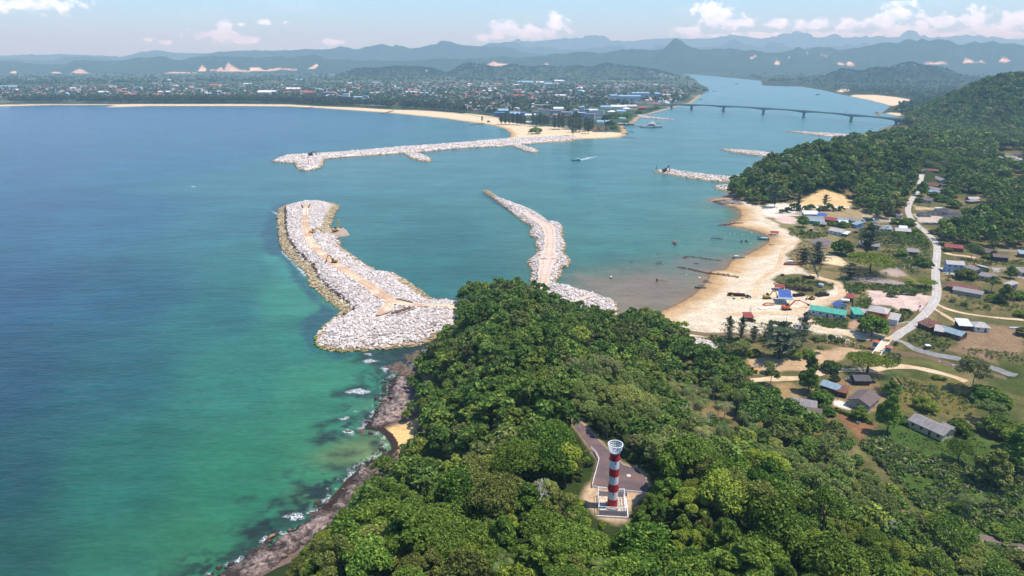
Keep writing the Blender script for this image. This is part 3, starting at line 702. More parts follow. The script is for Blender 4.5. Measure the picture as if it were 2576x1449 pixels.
S4 = [(-500, 150), (900, 148), (1150, 132), (1242, 118), (1292, 110), (1353, 103), (1423, 97), (1466, 99), (1526, 105), (1593, 103), (1653, 97), (1703, 96), (1718, 98), (1785, 97), (1845, 88), (1905, 97), (1960, 98), (2011, 93), (2085, 96), (2151, 95), (2220, 95), (2285, 92), (2351, 97), (2418, 99), (2500, 98), (2576, 100), (3000, 104)]
hill_range('hills', 18500, 2200, S4, 165, rgb(52, 72, 48, .6), 3.2, 16)
hz = MB().box(-27500, 27500, -1500, 25500, -7.2, 960)
hm = bpy.data.materials.new('haze_air'); hm.use_nodes = True
ht = NT(hm.node_tree); ht.n.remove(hm.node_tree.nodes['Principled BSDF'])
pv = ht.new('ShaderNodeVolumePrincipled'); pv.inputs['Color'].default_value = (0.47, 0.80, 1.0, 1); pv.inputs['Absorption Color'].default_value = (1, 1, 1, 1)
pv.inputs['Density'].default_value = 1.0e-4; pv.inputs['Anisotropy'].default_value = 0.0
ht.l.new(pv.outputs[0], hm.node_tree.nodes['Material Output'].inputs['Volume'])
tag(hz.build('haze', hm), kind='stuff')
def rock_mat(name, hi, lo, wet, wetz=(0.6, 1.5), stain=None):
 m, t, b = newmat(name)
 g = t.new('ShaderNodeNewGeometry')
 at = t.new('ShaderNodeAttribute', attribute_name='shade').outputs['Fac']
 n = t.noise(g.outputs['Position'], 0.8, 5, 0.7)
 n3 = t.noise(g.outputs['Position'], 0.12, 3, 0.6)
 c = t.mix(t.ramp(t.math('ADD', at, t.math('MULTIPLY', t.math('SUBTRACT', n, 0.5), 0.5)), 0.1, 0.8), lo, hi)
 if stain: c = t.mix(t.math('MULTIPLY', t.ramp(n3, 0.55, 0.75), 0.6), c, stain)
 s = t.new('ShaderNodeSeparateXYZ'); t.l.new(g.outputs['Position'], s.inputs[0])
 zz = t.math('ADD', s.outputs[2], t.math('MULTIPLY', t.math('SUBTRACT', n3, 0.5), 1.4))
 wt_ = t.mix(at, tuple(q * 0.55 for q in wet), wet)
 c = t.mix(t.ramp(zz, wetz[0], wetz[1]), wt_, c)
 t.l.new(c, b.inputs['Base Color'])
 b.inputs['Roughness'].default_value = 0.9; b.inputs['Specular IOR Level'].default_value = 0.2
 bp = t.new('ShaderNodeBump'); bp.inputs['Strength'].default_value = 0.6; bp.inputs['Distance'].default_value = 0.3
 t.l.new(n, bp.inputs['Height']); t.l.new(bp.outputs[0], b.inputs['Normal'])
 return m
WHITE = rgb(240, 228, 218, .80)
ROCK = rock_mat('quarry_rock', WHITE, rgb(204, 190, 178, .74), rgb(204, 174, 124, .72), (0.7, 1.5), rgb(226, 204, 190, .75))
ROCKB = rock_mat('berm_rock', rgb(216, 198, 160, .74), rgb(172, 150, 112, .7), rgb(156, 138, 104, .68), (0.3, 1.0))
ROCKD = rock_mat('weed_rock', rgb(120, 96, 74, .65), rgb(84, 66, 52, .6), rgb(84, 70, 54, .6), (0.2, .8))
ROCKY = rock_mat('algae_rock', rgb(150, 168, 60, .6), rgb(96, 120, 30, .55), rgb(70, 92, 24, .5), (0.1, 0.6))
ICO_V = None
def ico():
 global ICO_V, ICO_F
 if ICO_V is None:
  p = (1 + 5 ** .5) / 2
  v = np.array([(-1, p, 0), (1, p, 0), (-1, -p, 0), (1, -p, 0), (0, -1, p), (0, 1, p), (0, -1, -p), (0, 1, -p), (p, 0, -1), (p, 0, 1), (-p, 0, -1), (-p, 0, 1)])
  ICO_V = v / np.linalg.norm(v[0])
  ICO_F = np.array([(0, 11, 5), (0, 5, 1), (0, 1, 7), (0, 7, 10), (0, 10, 11), (1, 5, 9), (5, 11, 4), (11, 10, 2), (10, 7, 6), (7, 1, 8), (3, 9, 4), (3, 4, 2), (3, 2, 6), (3, 6, 8), (3, 8, 9), (4, 9, 5), (2, 4, 11), (6, 2, 10), (8, 6, 7), (9, 8, 1)])
 return ICO_V, ICO_F
def rand_rot(n, tilt=math.pi):
 a_ = rng.uniform(0, math.pi, n); q = np.stack([np.cos(a_), rng.normal(0, .16, n), rng.normal(0, .16, n), np.sin(a_)], 1); q /= np.linalg.norm(q, axis=1)[:, None]
 w, x, y, z = q.T
 M = np.empty((n, 3, 3))
 M[:, 0, 0] = 1 - 2 * (y * y + z * z); M[:, 0, 1] = 2 * (x * y - z * w); M[:, 0, 2] = 2 * (x * z + y * w)
 M[:, 1, 0] = 2 * (x * y + z * w); M[:, 1, 1] = 1 - 2 * (x * x + z * z); M[:, 1, 2] = 2 * (y * z - x * w)
 M[:, 2, 0] = 2 * (x * z - y * w); M[:, 2, 1] = 2 * (y * z + x * w); M[:, 2, 2] = 1 - 2 * (x * x + y * y)
 return M
def rocks_mesh(name, P, S, mats, mi=None):
 """angular boulders at points P with radii S"""
 v, f = ico(); n = len(P)
 jit = 1 + rng.uniform(-.32, .25, (n, 12, 1))
 asp = np.stack([rng.uniform(.8, 1.35, n), rng.uniform(.6, 1.0, n), rng.uniform(.45, .75, n)], 1)
 L = v[None] * jit * asp[:, None] * np.asarray(S)[:, None, None]
 Vv = np.einsum('nij,nkj->nki', rand_rot(n), L) + P[:, None]
 Ff = f[None] + 12 * np.arange(n)[:, None, None]
 sh = np.repeat(rng.random(n), 12)
 m = None if mi is None else np.repeat(mi, 20)
 return npmesh(name, Vv.reshape(-1, 3), Ff.reshape(-1, 3), mats, m, {'shade': ('FLOAT', sh)})
class Mound:
 """a heap with a surveyed outline; prof: distance from the water's edge -> height"""
 def __init__(s, P, prof, res=1.6, rough=0.5):
  s.P = np.asarray(P); s.prof = np.array(prof, float); s.res = res; s.rough = rough
 def h(s, X, Y):
  d = sdf(s.P, np.asarray(X, float), np.asarray(Y, float))
  return np.interp(d, s.prof[:, 0], s.prof[:, 1]), d
 def mesh(s, name, mats):
  x0, y0 = s.P.min(0) - 4; x1, y1 = s.P.max(0) + 4
  nx = int((x1 - x0) / s.res) + 2; ny = int((y1 - y0) / s.res) + 2
  X, Y = np.meshgrid(np.linspace(x0, x1, nx), np.linspace(y0, y1, ny))
  X = X + rng.uniform(-.3, .3, X.shape) * s.res; Y = Y + rng.uniform(-.3, .3, X.shape) * s.res
  z, d = s.h(X, Y)
  z = z - 0.5 + s.rough * 2 * vnoise(X / 2.3, Y / 2.3) * (z > 0)
  F = grid_faces(*X.shape)[:, ::-1].copy()
  F = F[np.any(d.ravel()[F] > -2.5, 1)]
  return npmesh(name, np.stack([X, Y, z], -1).reshape(-1, 3), F, mats, None, {'shade': ('FLOAT', rng.random(X.size) * .7 + .1)})
TRACKS = []     # (centre line, half width) areas kept clear of boulders
def scatter(M, dens, smin, smax, inner=0.3, outer=1e9, keep=None):
 x0, y0 = M.P.min(0); x1, y1 = M.P.max(0)
 n = int((x1 - x0) * (y1 - y0) * dens)
 X = rng.uniform(x0, x1, n); Y = rng.uniform(y0, y1, n)
 z, d = M.h(X, Y)
 k = (d > inner) & (d < outer)
 for L, w in TRACKS:
  k &= linedist(L, X, Y, 40) > w
 if keep is not None: k &= keep(X, Y)
 X, Y, z, d = X[k], Y[k], z[k], d[k]
 S = smin + (smax - smin) * rng.random(len(X)) ** 2.2
 return np.stack([X, Y, z - S * 0.12], 1), S, d
def ribbon(name, L, hw, zf, mat, step=2.0, lift=0.15, nc=4, parent=None, kind='structure', wob=0.0):
 """a strip laid on a surface; L list of (x, y[, half width])"""
 L = np.asarray(L, float)
 W_ = L[:, 2] if L.shape[1] > 2 else np.full(len(L), hw)
 seg = np.hypot(*np.diff(L[:, :2], axis=0).T); s = np.concatenate([[0], np.cumsum(seg)])
 n = max(3, int(s[-1] / step)); q = np.linspace(0, s[-1], n)
 def cr(vals):
  m = np.gradient(vals, s); i = np.clip(np.searchsorted(s, q, 'right') - 1, 0, len(s) - 2)
  h = s[i + 1] - s[i]; t = (q - s[i]) / h
  return (2 * t**3 - 3 * t**2 + 1) * vals[i] + (t**3 - 2 * t**2 + t) * h * m[i] + (-2 * t**3 + 3 * t**2) * vals[i + 1] + (t**3 - t**2) * h * m[i + 1]
 x = cr(L[:, 0]); y = cr(L[:, 1]); w = np.interp(q, s, W_)
 if wob: w = w * (1 + wob * vnoise(q / 6.0, q * 0) * 2)
 tx, ty = np.gradient(x), np.gradient(y); l = np.hypot(tx, ty) + 1e-9; nx, ny = -ty / l, tx / l
 t = np.linspace(-1, 1, nc + 1)
 X = x[:, None] + nx[:, None] * w[:, None] * t; Y = y[:, None] + ny[:, None] * w[:, None] * t
 Z = zf(X.ravel(), Y.ravel()).reshape(X.shape) + lift
 F = grid_faces(*X.shape)
 o = link(name, npmesh(name, np.stack([X, Y, Z], -1).reshape(-1, 3), F, mat, None, {'across': ('FLOAT', np.repeat(t[None], n, 0).ravel())}, True), parent)
 if o.data.polygons[0].normal.z < 0: o.data.flip_normals()
 return tag(o, kind=kind) if kind else o
def track_mat(name, a, b_, rut=0.25):
 m, t, b = newmat(name)
 ac = t.new('ShaderNodeAttribute', attribute_name='across').outputs['Fac']
 pos = t.new('ShaderNodeNewGeometry').outputs['Position']
 n = t.noise(pos, 0.5, 5, 0.65); n2 = t.noise(pos, 0.06, 3, 0.6)
 c = t.mix(t.ramp(n2, 0.4, 0.62), a, b_)
 r = t.math('ABSOLUTE', t.math('SUBTRACT', t.math('ABSOLUTE', ac), 0.45))
 k = t.math('MULTIPLY', t.ramp(r, 0.05, 0.2, 1 - rut, 1.0), t.ramp(n, 0.3, 0.7, 0.84, 1.14))
 mm = t.n.new('ShaderNodeVectorMath'); mm.operation = 'SCALE'
 t.l.new(c, mm.inputs[0]); t.l.new(k, mm.inputs[3]); t.l.new(mm.outputs[0], b.inputs['Base Color'])
 b.inputs['Roughness'].default_value = 0.95; b.inputs['Specular IOR Level'].default_value = 0.1
 return m
TAN = track_mat('track_earth', rgb(218, 178, 146, .72), rgb(236, 216, 182, .76), .14)
def breakwater(P, prof, label, dens, smin, smax, band=None, res=1.6, mats=None, keep=None, shore_cut=0.3):
 M = Mound(P, prof, res)
 o = link('breakwater', M.mesh('breakwater', ROCK)); tag(o, label, 'breakwater', 'rubble breakwaters of the harbour')
 Pp, S, d = scatter(M, dens, smin, smax, shore_cut, keep=keep)
 mi = np.zeros(len(Pp), int)
 if band is not None: mi = band(Pp, d)
 r = link('rock_armour', rocks_mesh('rock_armour', Pp, S, [ROCK, ROCKB, ROCKD, ROCKY], mi), o); tag(r, kind='stuff')
 return M, o
OUT = poly('C4', [(1600, 950), (1400, 938), (1360, 920), (1290, 866), (1210, 816), (1150, 776), (1080, 736), (960, 722), (900, 688), (780, 610), (700, 550), (670, 480), (640, 440), (612, 405), (640, 310), (682, 240), (640, 218), (560, 201), (400, 202), (280, 228), (212, 252), (202, 330), (208, 420), (213, 500),
     (235, 565), (280, 615), (330, 665), (390, 715), (430, 775), (440, 835), (500, 875), (560, 935), (620, 990), (682, 1032), (620, 1085), (550, 1135), (500, 1195), (474, 1250), (488, 1300), (560, 1328), (700, 1343), (800, 1338), (930, 1328), (1050, 1318), (1200, 1302), (1290, 1292), (1350, 1262), (1420, 1225), (1500, 1212), (1640, 1200), (1660, 1000)])
ocl = [(422, 225, 30), (418, 300, 22), (416, 370, 24), (428, 430, 34), (462, 510, 32), (530, 585, 32), (610, 655, 34), (715, 718, 46), (820, 785, 44), (910, 845, 44), (1000, 912, 48), (1075, 950, 56), (1190, 972, 44), (1350, 984, 30), (1590, 985, 24)]
def cline(s, pts, z):
 o = []
 for p in pts:
  x, y = atz(s, p[0], p[1], z)
  x2, _ = atz(s, p[0] + p[2], p[1], z)
  o.append((x, y, abs(x2 - x)))
 return np.array(o)
OT = cline('C4', ocl, 4.2)
OT2 = cline('C4', [(1060, 960, 40), (1010, 1030, 45), (960, 1060, 20)], 4.2)
for a, b in zip(OT[:-1], OT[1:]):
 TRACKS.append((np.array([a[:2], b[:2]]), 0.5 * (a[2] + b[2]) * 0.92))
TRACKS.append((OT2[:, :2], 4.5))
west = poly('C4', [(560, 198), (400, 200), (280, 225), (205, 250), (200, 420), (213, 500), (280, 610), (390, 710), (440, 830), (560, 930), (680, 1035)])
south = poly('C4', [(590, 1110), (550, 1130), (500, 1190), (474, 1250), (490, 1302), (560, 1330), (700, 1345), (830, 1338)])
east = poly('C4', [(560, 198), (640, 215), (682, 240), (640, 310), (612, 405), (580, 440)])
ne = poly('C4', [(1200, 816), (1290, 866), (1360, 920), (1400, 938)])
def oband(Pp, d):
 w = linedist(west, Pp[:, 0], Pp[:, 1], 30); s = linedist(south, Pp[:, 0], Pp[:, 1], 30); e = linedist(east, Pp[:, 0], Pp[:, 1], 30); n = linedist(ne, Pp[:, 0], Pp[:, 1], 30)
 j = rng.normal(0, .5, len(d))
 mi = np.where((w < 8.2 + j), 1, 0); mi = np.where((w > 7.4 + j) & (w < 9.6 + j), 2, mi)
 mi = np.where(e < 9 + j, 1, mi); mi = np.where(n < 7 + 2 * j, 1, mi)
 mi = np.where((s < 1.5 + 0.4 * j) & (d < 1.9), 3, mi)
 return mi
BW, bw_o = breakwater(OUT, [(-6, -3), (0, 0.1), (2, 0.8), (7, 1.6), (14, 4.2), (200, 4.3)], 'long curved white rubble breakwater with orange track and weedy brown berm', 0.85, 0.3, 1.4, oband)
zb = lambda x, y: BW.h(x, y)[0]
ribbon('dirt_track', OT, 3, zb, TAN, 1.5, 0.28, wob=0.12)
ribbon('dirt_track', OT2, 3, zb, TAN, 1.5, 0.30, wob=0.12)
M2 = Mound(poly('B1', [(560, 520), (720, 505), (830, 500), (1000, 487), (1090, 485), (1130, 510), (1165, 560), (1168, 584), (1080, 594), (900, 610), (800, 585), (620, 580)], 1.0), [(-2, -2), (0, .4), (1.2, 2.2), (99, 2.4)], 1.2, 0.15)
WORKPAD = link('working_platform', M2.mesh('working_platform', paint('pad_earth', rgb(196, 172, 150, .7), .95, .15, .6)))
tag(WORKPAD, 'flat earth working platform jutting from the long breakwater under the tall yellow excavator', 'platform')
INN = np.vstack([poly('C4', [(1750, 122), (1800, 119), (1890, 178), (2000, 218), (2130, 268), (2200, 308), (2262, 358), (2340, 364), (2368, 400), (2362, 470), (2392, 520), (2374, 590), (2426, 650), (2404, 690), (2352, 702), (2352, 750), (2322, 790), (2305, 830), (2395, 836)]),
                 poly('M', [(800, 98), (860, 96), (960, 140), (1050, 158), (1200, 208), (1295, 235), (1345, 275), (1345, 340), (1352, 385), (1430, 402), (1425, 440), (1250, 500), (1000, 480), (760, 320), (560, 230)]),
                 poly('C4', [(2090, 890), (2130, 830), (2108, 800), (2122, 740), (2086, 650), (2148, 607), (2168, 562), (2148, 530), (2162, 490), (2106, 460), (2102, 430), (2128, 402), (2078, 372), (1978, 292), (1876, 212)])])
il = cline('C4', [(2060, 280, 18), (2170, 345, 30), (2240, 385, 50), (2262, 450, 46), (2262, 540, 46), (2250, 610, 60), (2235, 680, 58), (2215, 760, 44), (2205, 850, 36), (2200, 930, 30)], 3.2)
il2 = cline('C4', [(2120, 640, 18), (2200, 632, 18), (2340, 634, 16)], 3.2)
il3 = cline('M', [(720, 330, 30), (840, 300, 36), (950, 255, 40), (1060, 200, 30), (1140, 190, 20)], 3.2)
for L in (il, il3):
 for a, b in zip(L[:-1], L[1:]): TRACKS.append((np.array([a[:2], b[:2]]), 0.5 * (a[2] + b[2]) * 0.9))
TRACKS.append((il2[:, :2], 2.2))
tip = np.array(atz('C4', 1780, 125))
def iband(Pp, d):
 r = np.hypot(Pp[:, 0] - tip[0], Pp[:, 1] - tip[1])
 return np.where(r < 52 + rng.normal(0, 4, len(d)), 1, 0)
IW, iw_o = breakwater(INN, [(-6, -3), (0, .1), (2, 1.0), (6, 3.0), (200, 3.2)], 'inner white rubble breakwater with a pink dirt crest and tan tip', 0.6, 0.4, 1.45, iband)
zi = lambda x, y: IW.h(x, y)[0]
PTAN = track_mat('track_pink', rgb(230, 204, 184, .76), rgb(224, 198, 172, .74), .15)
for L in (il, il2, il3): ribbon('dirt_track', L, 3, zi, PTAN, 1.5, 0.26 + 0.03 * len(L) % 0.07, wob=0.12)
NB = np.vstack([poly('T1', [(2040, 1218), (2080, 1195), (2150, 1176), (2350, 1165), (2573, 1150)], 0.5), poly('T2', [(400, 1117), (800, 1088), (1230, 1052), (1300, 1045), (1720, 1030), (1830, 1046), (1700, 1062), (1230, 1104), (900, 1119), (640, 1144), (440, 1158), (0, 1188)], 0.3),
    poly('T1', [(2450, 1202), (2446, 1250), (2400, 1276), (2300, 1290), (2240, 1281), (2218, 1232), (2100, 1226)], 0)])
breakwater(NB, [(-10, -4), (0, .1), (5, 1.4), (10, 3.6), (300, 3.8)], 'long pale rubble breakwater across the river mouth with a club-shaped head', 0.10, 0.8, 2.4, lambda P_, d: np.where(d < 3.2 + rng.normal(0, .8, len(d)), 1, 0), 3.0)
SPUR = [('T2', [(430, 1125), (510, 1192), (600, 1218), (682, 1222), (676, 1192), (600, 1160), (530, 1148), (470, 1118)], 'short tan rubble spur, the larger of two under the river-mouth breakwater'),
  ('T2', [(1240, 1085), (1380, 1142), (1450, 1156), (1502, 1142), (1450, 1120), (1350, 1093), (1290, 1078)], 'thin curved rubble spur where the river-mouth breakwater meets the sandy spit'),
  ('F', [(1640, 430), (1690, 427), (1720, 433), (1770, 439), (1830, 445), (1890, 438), (1905, 450), (1875, 472), (1845, 485), (1800, 476), (1794, 469), (1850, 461), (1800, 457), (1720, 447), (1650, 435)], 'white rubble breakwater with an excavator near its tip, running to the wooded knoll'),
  ('F', [(1810, 375), (1850, 377.5), (1900, 380), (1975, 391), (1970, 398), (1890, 391), (1830, 382)], 'thin rubble groyne poking out behind the wooded knoll'),
  ('T3', [(735, 985), (1000, 1004), (1250, 1018), (1400, 1038), (1380, 1050), (1050, 1028), (800, 993)], 'straight pale groyne nearest to the bridge on the wooded bank'),
  ('S5', [(2080, 250), (2150, 262), (2300, 292), (2565, 321), (2565, 327), (2300, 307), (2120, 292), (2080, 280)], 'low sandy groyne beside the fishing jetty of the town')]
for s, pts, lab in SPUR:
 breakwater(poly(s, pts), [(-6, -3), (0, .1), (4, 1.5), (8, 2.4), (300, 2.6)], lab, 0.14, 0.7, 1.9, lambda P_, d: np.where((d < 2.5 + rng.normal(0, .8, len(d))) | (rng.random(len(d)) < .15), 1, 0), 2.4)
GR = rock_mat('groyne_rock', rgb(190, 156, 118, .7), rgb(126, 100, 80, .65), rgb(120, 84, 66, .6))
for s, L, w, lab in [('V1', [(60, 985), (250, 1020), (420, 1060), (600, 1095), (760, 1120), (930, 1155)], 2.2, 'low brown stone groyne crossing the sand of the small bay'), ('V1', [(130, 850), (200, 828), (390, 848), (540, 872), (668, 888)], 1.3, 'thin line of stones in the shallows of the bay, longer one'),
                     ('V1', [(255, 924), (362, 934)], 1.0, 'short row of stones in the shallows of the bay'), ('V1', [(660, 365), (740, 362), (900, 345), (1000, 350)], 2.2, 'flat rock ledge at the upper end of the bay beach'), ('L2', [(1355, 655), (1400, 648), (1480, 632)], 5, 'dark stone groyne on the far bay beach'), ('L2', [(2270, 772), (2340, 765), (2400, 758)], 5, 'dark rocks under two small trees at the spit'), ('L2', [(545, 603), (640, 592)], 6, 'dark rocks at the far middle of the bay beach'), ('S5', [(1910, 545), (1980, 549), (2070, 557)], 2.5, 'thin stone groyne off the tip of the spit'), ('B4', [(1420, 352), (1660, 405)], 0, '')]:
 if not lab: continue
 P = poly(s, L, .3); n = int(np.hypot(*np.diff(P, axis=0).T).sum() * w * 1.1)
 q = rng.random(n) * (len(P) - 1); i = q.astype(int); f = q - i
 C_ = P[i] * (1 - f[:, None]) + P[i + 1] * f[:, None] + rng.normal(0, w * .45, (n, 2))
 hz_ = np.maximum(H(C_[:, 0], C_[:, 1]), -0.3)
 o = ribbon('groyne', P, w * .5, lambda a, b: np.maximum(H(a, b), -.2), GR, 2.0, .25, 3, None, None, .3); tag(o, lab, 'groyne', 'low stone groynes')
 tag(link('stones', rocks_mesh('stones', np.column_stack([C_, hz_ + .25]), rng.uniform(.4, .9, n) * (1 + w * .15), GR), o), kind='stuff')
def bed_mat(name, a, b_, dark, zr=(1.1, 2.7)):
 m, t, b = newmat(name)
 g = t.new('ShaderNodeNewGeometry')
 v = t.mapping(g.outputs['Position'], (0.5, 0.5, 1.6), (R(20), R(12), R(25)))
 n = t.noise(v, 0.9, 7, 0.68); n2 = t.noise(g.outputs['Position'], 0.25, 4, 0.6)
 c = t.mix(t.ramp(n, 0.38, 0.66), b_, a)
 c = t.mix(t.ramp(n2, 0.52, 0.72), c, tuple(q * .55 for q in a))
 s = t.new('ShaderNodeSeparateXYZ'); t.l.new(g.outputs['Position'], s.inputs[0])
 c = t.mix(t.ramp(t.math('ADD', s.outputs[2], t.math('MULTIPLY', n2, 1.6)), *zr), dark, c)
 t.l.new(c, b.inputs['Base Color']); b.inputs['Roughness'].default_value = 0.85
 bp = t.new('ShaderNodeBump'); bp.inputs['Strength'].default_value = 1.0; bp.inputs['Distance'].default_value = 0.9
 t.l.new(n, bp.inputs['Height']); t.l.new(bp.outputs[0], b.inputs['Normal'])
 return m
BEDM = bed_mat('bedrock', rgb(206, 180, 166, .74), rgb(84, 68, 62, .6), rgb(74, 58, 50, .5))
BEDW = bed_mat('wet_bedrock', rgb(158, 128, 102, .66), rgb(80, 66, 54, .55), rgb(66, 54, 44, .5), (.4, 1.1))
def outcrop(s, pts, top, label, mat=None, z0=0.0, slope=1.0, res=0.7, rough=1.0):
 P = poly(s, pts, z0)
 x0, y0 = P.min(0) - 3; x1, y1 = P.max(0) + 3
 X, Y = np.meshgrid(np.arange(x0, x1, res), np.arange(y0, y1, res))
 X = X + rng.uniform(-.25, .25, X.shape) * res; Y = Y + rng.uniform(-.25, .25, X.shape) * res
 d = sdf(P, X, Y)
 rd = np.abs(fbm(X / 5.0 + Y / 11.0, Y / 9.0 - X / 14.0, 4))
 step = np.round((fbm(X / 6.5, Y / 4.0, 2) + .5) * 5) / 5 - .5
 e = np.clip(d * slope, -2, top) * (0.62 + 0.55 * fbm(X / 8, Y / 8, 3)) + rough * (0.9 * step - 1.6 * rd + .5) * np.clip(d / 2 + .3, 0, 1)
 Z = np.maximum(H(X, Y), -0.8) * (d > -1) + np.where(d > -1, 0, -2) + e - 0.3
 F = grid_faces(*X.shape)[:, ::-1].copy(); F = F[np.any(d.ravel()[F] > -0.8, 1)]
 o = link('rock_outcrop', npmesh('rock_outcrop', np.stack([X, Y, Z], -1).reshape(-1, 3), F, mat or BEDM))
 return tag(o, label, 'rock', 'bedrock along the headland shore')
outcrop('N1', [(1085, 330), (1120, 200), (1250, 120), (1255, 0), (1300, -70), (1420, -30), (1440, 60), (1430, 150), (1480, 235), (1400, 270), (1330, 290), (1200, 330), (1130, 345)], 5, 'big grey pink rock point above the little yellow cove', slope=.7, rough=1.5)
outcrop('N1', [(280, 1330), (300, 1290), (420, 1235), (560, 1170), (600, 1200), (570, 1260), (450, 1320), (330, 1345)], 2.4, 'long smooth brown rock slab nearest the waves at the lower shore')
outcrop('N1', [(-60, 1449), (100, 1340), (215, 1235), (400, 1130), (570, 1035), (760, 940), (870, 930), (880, 1010), (760, 1090), (640, 1190), (520, 1290), (380, 1390), (250, 1480)], 1.8, 'broad broken rock shelf along the lower shore', BEDM, 0, .35, .6, 1.9)
outcrop('N1', [(790, 950), (860, 830), (925, 755), (1000, 670), (1090, 600), (1170, 570), (1200, 600), (1100, 720), (1000, 850), (920, 960)], 2.0, 'jagged brown rocks between the yellow cove and the lower shore', BEDM, 0, .4, .6, 1.8)
outcrop('N1', [(350, 1240), (370, 1170), (450, 1135), (530, 1140), (560, 1180), (470, 1235)], 2.6, 'dark brown rock hump behind the long smooth slab')
outcrop('N1', [(600, 1150), (640, 1090), (760, 1040), (835, 1005), (840, 1080), (740, 1150), (650, 1210)], 3.2, 'pink rock under the lowest shore trees')
outcrop('N1', [(60, 1449), (130, 1400), (280, 1350), (380, 1350), (360, 1420), (250, 1460), (100, 1480)], 2.4, 'brown rock slab at the lower edge, beside orange sand')
gx, gy = atz('N1', 350, 1160); tag(link('boulder', rocks_mesh('boulder', np.array([[gx, gy, .5]]), [1.6], GR)), 'small tan boulder in the surf', 'rock', 'bedrock along the headland shore')
outcrop('N1', [(190, 1290), (260, 1230), (330, 1200), (350, 1240), (290, 1300), (220, 1310)], 1.2, 'wet broken rocks washed by foam beside the long slab', BEDW)
outcrop('N1', [(920, 70), (940, 45), (990, 50), (1000, 70), (950, 80)], 1.1, 'small wet reef rock with foam, the upper one', BEDW)
outcrop('N1', [(985, 370), (1000, 345), (1060, 340), (1075, 370), (1030, 385)], 1.0, 'wet reef rock with foam beside the yellow cove', BEDW)
outcrop('N1', [(885, 365), (900, 340), (960, 345), (965, 370)], .8, 'low wet reef rock left of the yellow cove', BEDW)
outcrop('N1', [(1025, 690), (1040, 640), (1110, 590), (1110, 640), (1080, 700)], 1.5, 'brown shore rock between the cove and the foam line', BEDW)
outcrop('N1', [(1235, 560), (1260, 530), (1310, 500), (1310, 550)], 1.8, 'pink rock hump below the cove beach')
outcrop('N1', [(1150, 180), (1170, 140), (1240, 120), (1230, 170)], 1.3, 'dark rocks in the shallows left of the rock point', BEDW)
outcrop('N1', [(560, 1030), (640, 960), (760, 940), (820, 970), (700, 1010)], .8, 'dark wet rock shelf behind white foam', BEDW)
outcrop('B4', [(820, 1150), (1000, 1120), (1200, 1110), (1280, 1090), (1180, 1150), (960, 1185)], .9, 'dark weedy rock shelf along the foot of the breakwater', BEDW)
outcrop('B4', [(1180, 1330), (1400, 1180), (1700, 1080), (1900, 1050), (1900, 1449), (1700, 1500), (1250, 1460), (1100, 1330)], 1.3, 'broad brown rock platform between the breakwater and the rock point', BEDW, slope=.3, rough=1.1)
outcrop('B4', [(960, 1300), (1000, 1265), (1100, 1270), (1160, 1290), (1050, 1315)], .8, 'low wet rock with a long foam streak', BEDW)
outcrop('B4', [(1660, 760), (1680, 640), (1900, 600), (2060, 560), (2180, 560), (2200, 680), (2180, 800), (1950, 800), (1760, 770)], 5.5, 'grey crag with shrubs where the long breakwater joins the headland', None, 3.0, .8, .8, 1.6)
outcrop('B4', [(1140, 800), (1130, 740), (1180, 650), (1240, 690), (1500, 690), (1560, 740), (1600, 770), (1400, 790)], 4.8, 'dark low rock bank poking through the white rubble', BEDM, 2.0, 1.0, .7, 1.2)
outcrop('B4', [(2000, 840), (2030, 810), (2120, 770), (2220, 770), (2260, 860), (2200, 900), (2080, 890)], 3, 'grey boulder beside the patch of yellow sand', None, 1.0)
outcrop('V1', [(500, 30), (620, -5), (900, 0), (1020, 60), (1000, 90), (800, 60), (700, 75), (600, 50)], 1.2, 'flat pale shore rocks at the foot of the wooded knoll', None, .3, .3, 1.2)
outcrop('V1', [(660, 100), (690, 85), (725, 90), (715, 105)], .8, 'small rock off the upper bay beach', None, .3)
def leaf_mat(name, a, b_, c_, obj=True, trans=0.18):
 """leaf colours a..b by plant, c a lighter green mixed into leaves at random"""
 m = bpy.data.materials.new(name); m.use_nodes = True
 t = NT(m.node_tree); b = m.node_tree.nodes['Principled BSDF']
 g = t.new('ShaderNodeNewGeometry')
 if obj: pr = t.new('ShaderNodeObjectInfo').outputs['Random']
 else: pr = t.new('ShaderNodeAttribute', attribute_name='plant').outputs['Fac']
 ri = g.outputs['Random Per Island']
 c = t.mix(pr, a, b_)
 p3 = t.math('FRACT', t.math('MULTIPLY', pr, 13.7))
 c = t.mix(t.math('MULTIPLY', t.math('GREATER_THAN', p3, .86), .6), c, tuple(q * k_ for q, k_ in zip(c_, (1.25, 1.1, .8))))
 c = t.mix(t.math('MULTIPLY', t.math('LESS_THAN', p3, .12), .55), c, (c_[0] * .75, c_[0] * .62, c_[2]))
 c = t.mix(t.math('MULTIPLY', t.ramp(ri, 0.5, 1.0), 0.6), c, c_)
 p2 = t.math('FRACT', t.math('MULTIPLY', pr, 7.31))
 k = t.math('MULTIPLY', t.math('ADD', t.math('MULTIPLY', ri, 0.55), 0.72), t.math('ADD', t.math('MULTIPLY', p2, 0.5), 0.75))
 mm = t.n.new('ShaderNodeVectorMath'); mm.operation = 'SCALE'
 t.l.new(c, mm.inputs[0]); t.l.new(k, mm.inputs[3])
 t.l.new(mm.outputs[0], b.inputs['Base Color'])
 b.inputs['Roughness'].default_value = 0.7; b.inputs['Specular IOR Level'].default_value = 0.07
 tr = t.new('ShaderNodeBsdfTranslucent'); t.l.new(mm.outputs[0], tr.inputs['Color'])
 mx = t.new('ShaderNodeMixShader'); mx.inputs[0].default_value = trans
 t.l.new(b.outputs[0], mx.inputs[1]); t.l.new(tr.outputs[0], mx.inputs[2])
 t.l.new(mx.outputs[0], m.node_tree.nodes['Material Output'].inputs['Surface'])
 return m
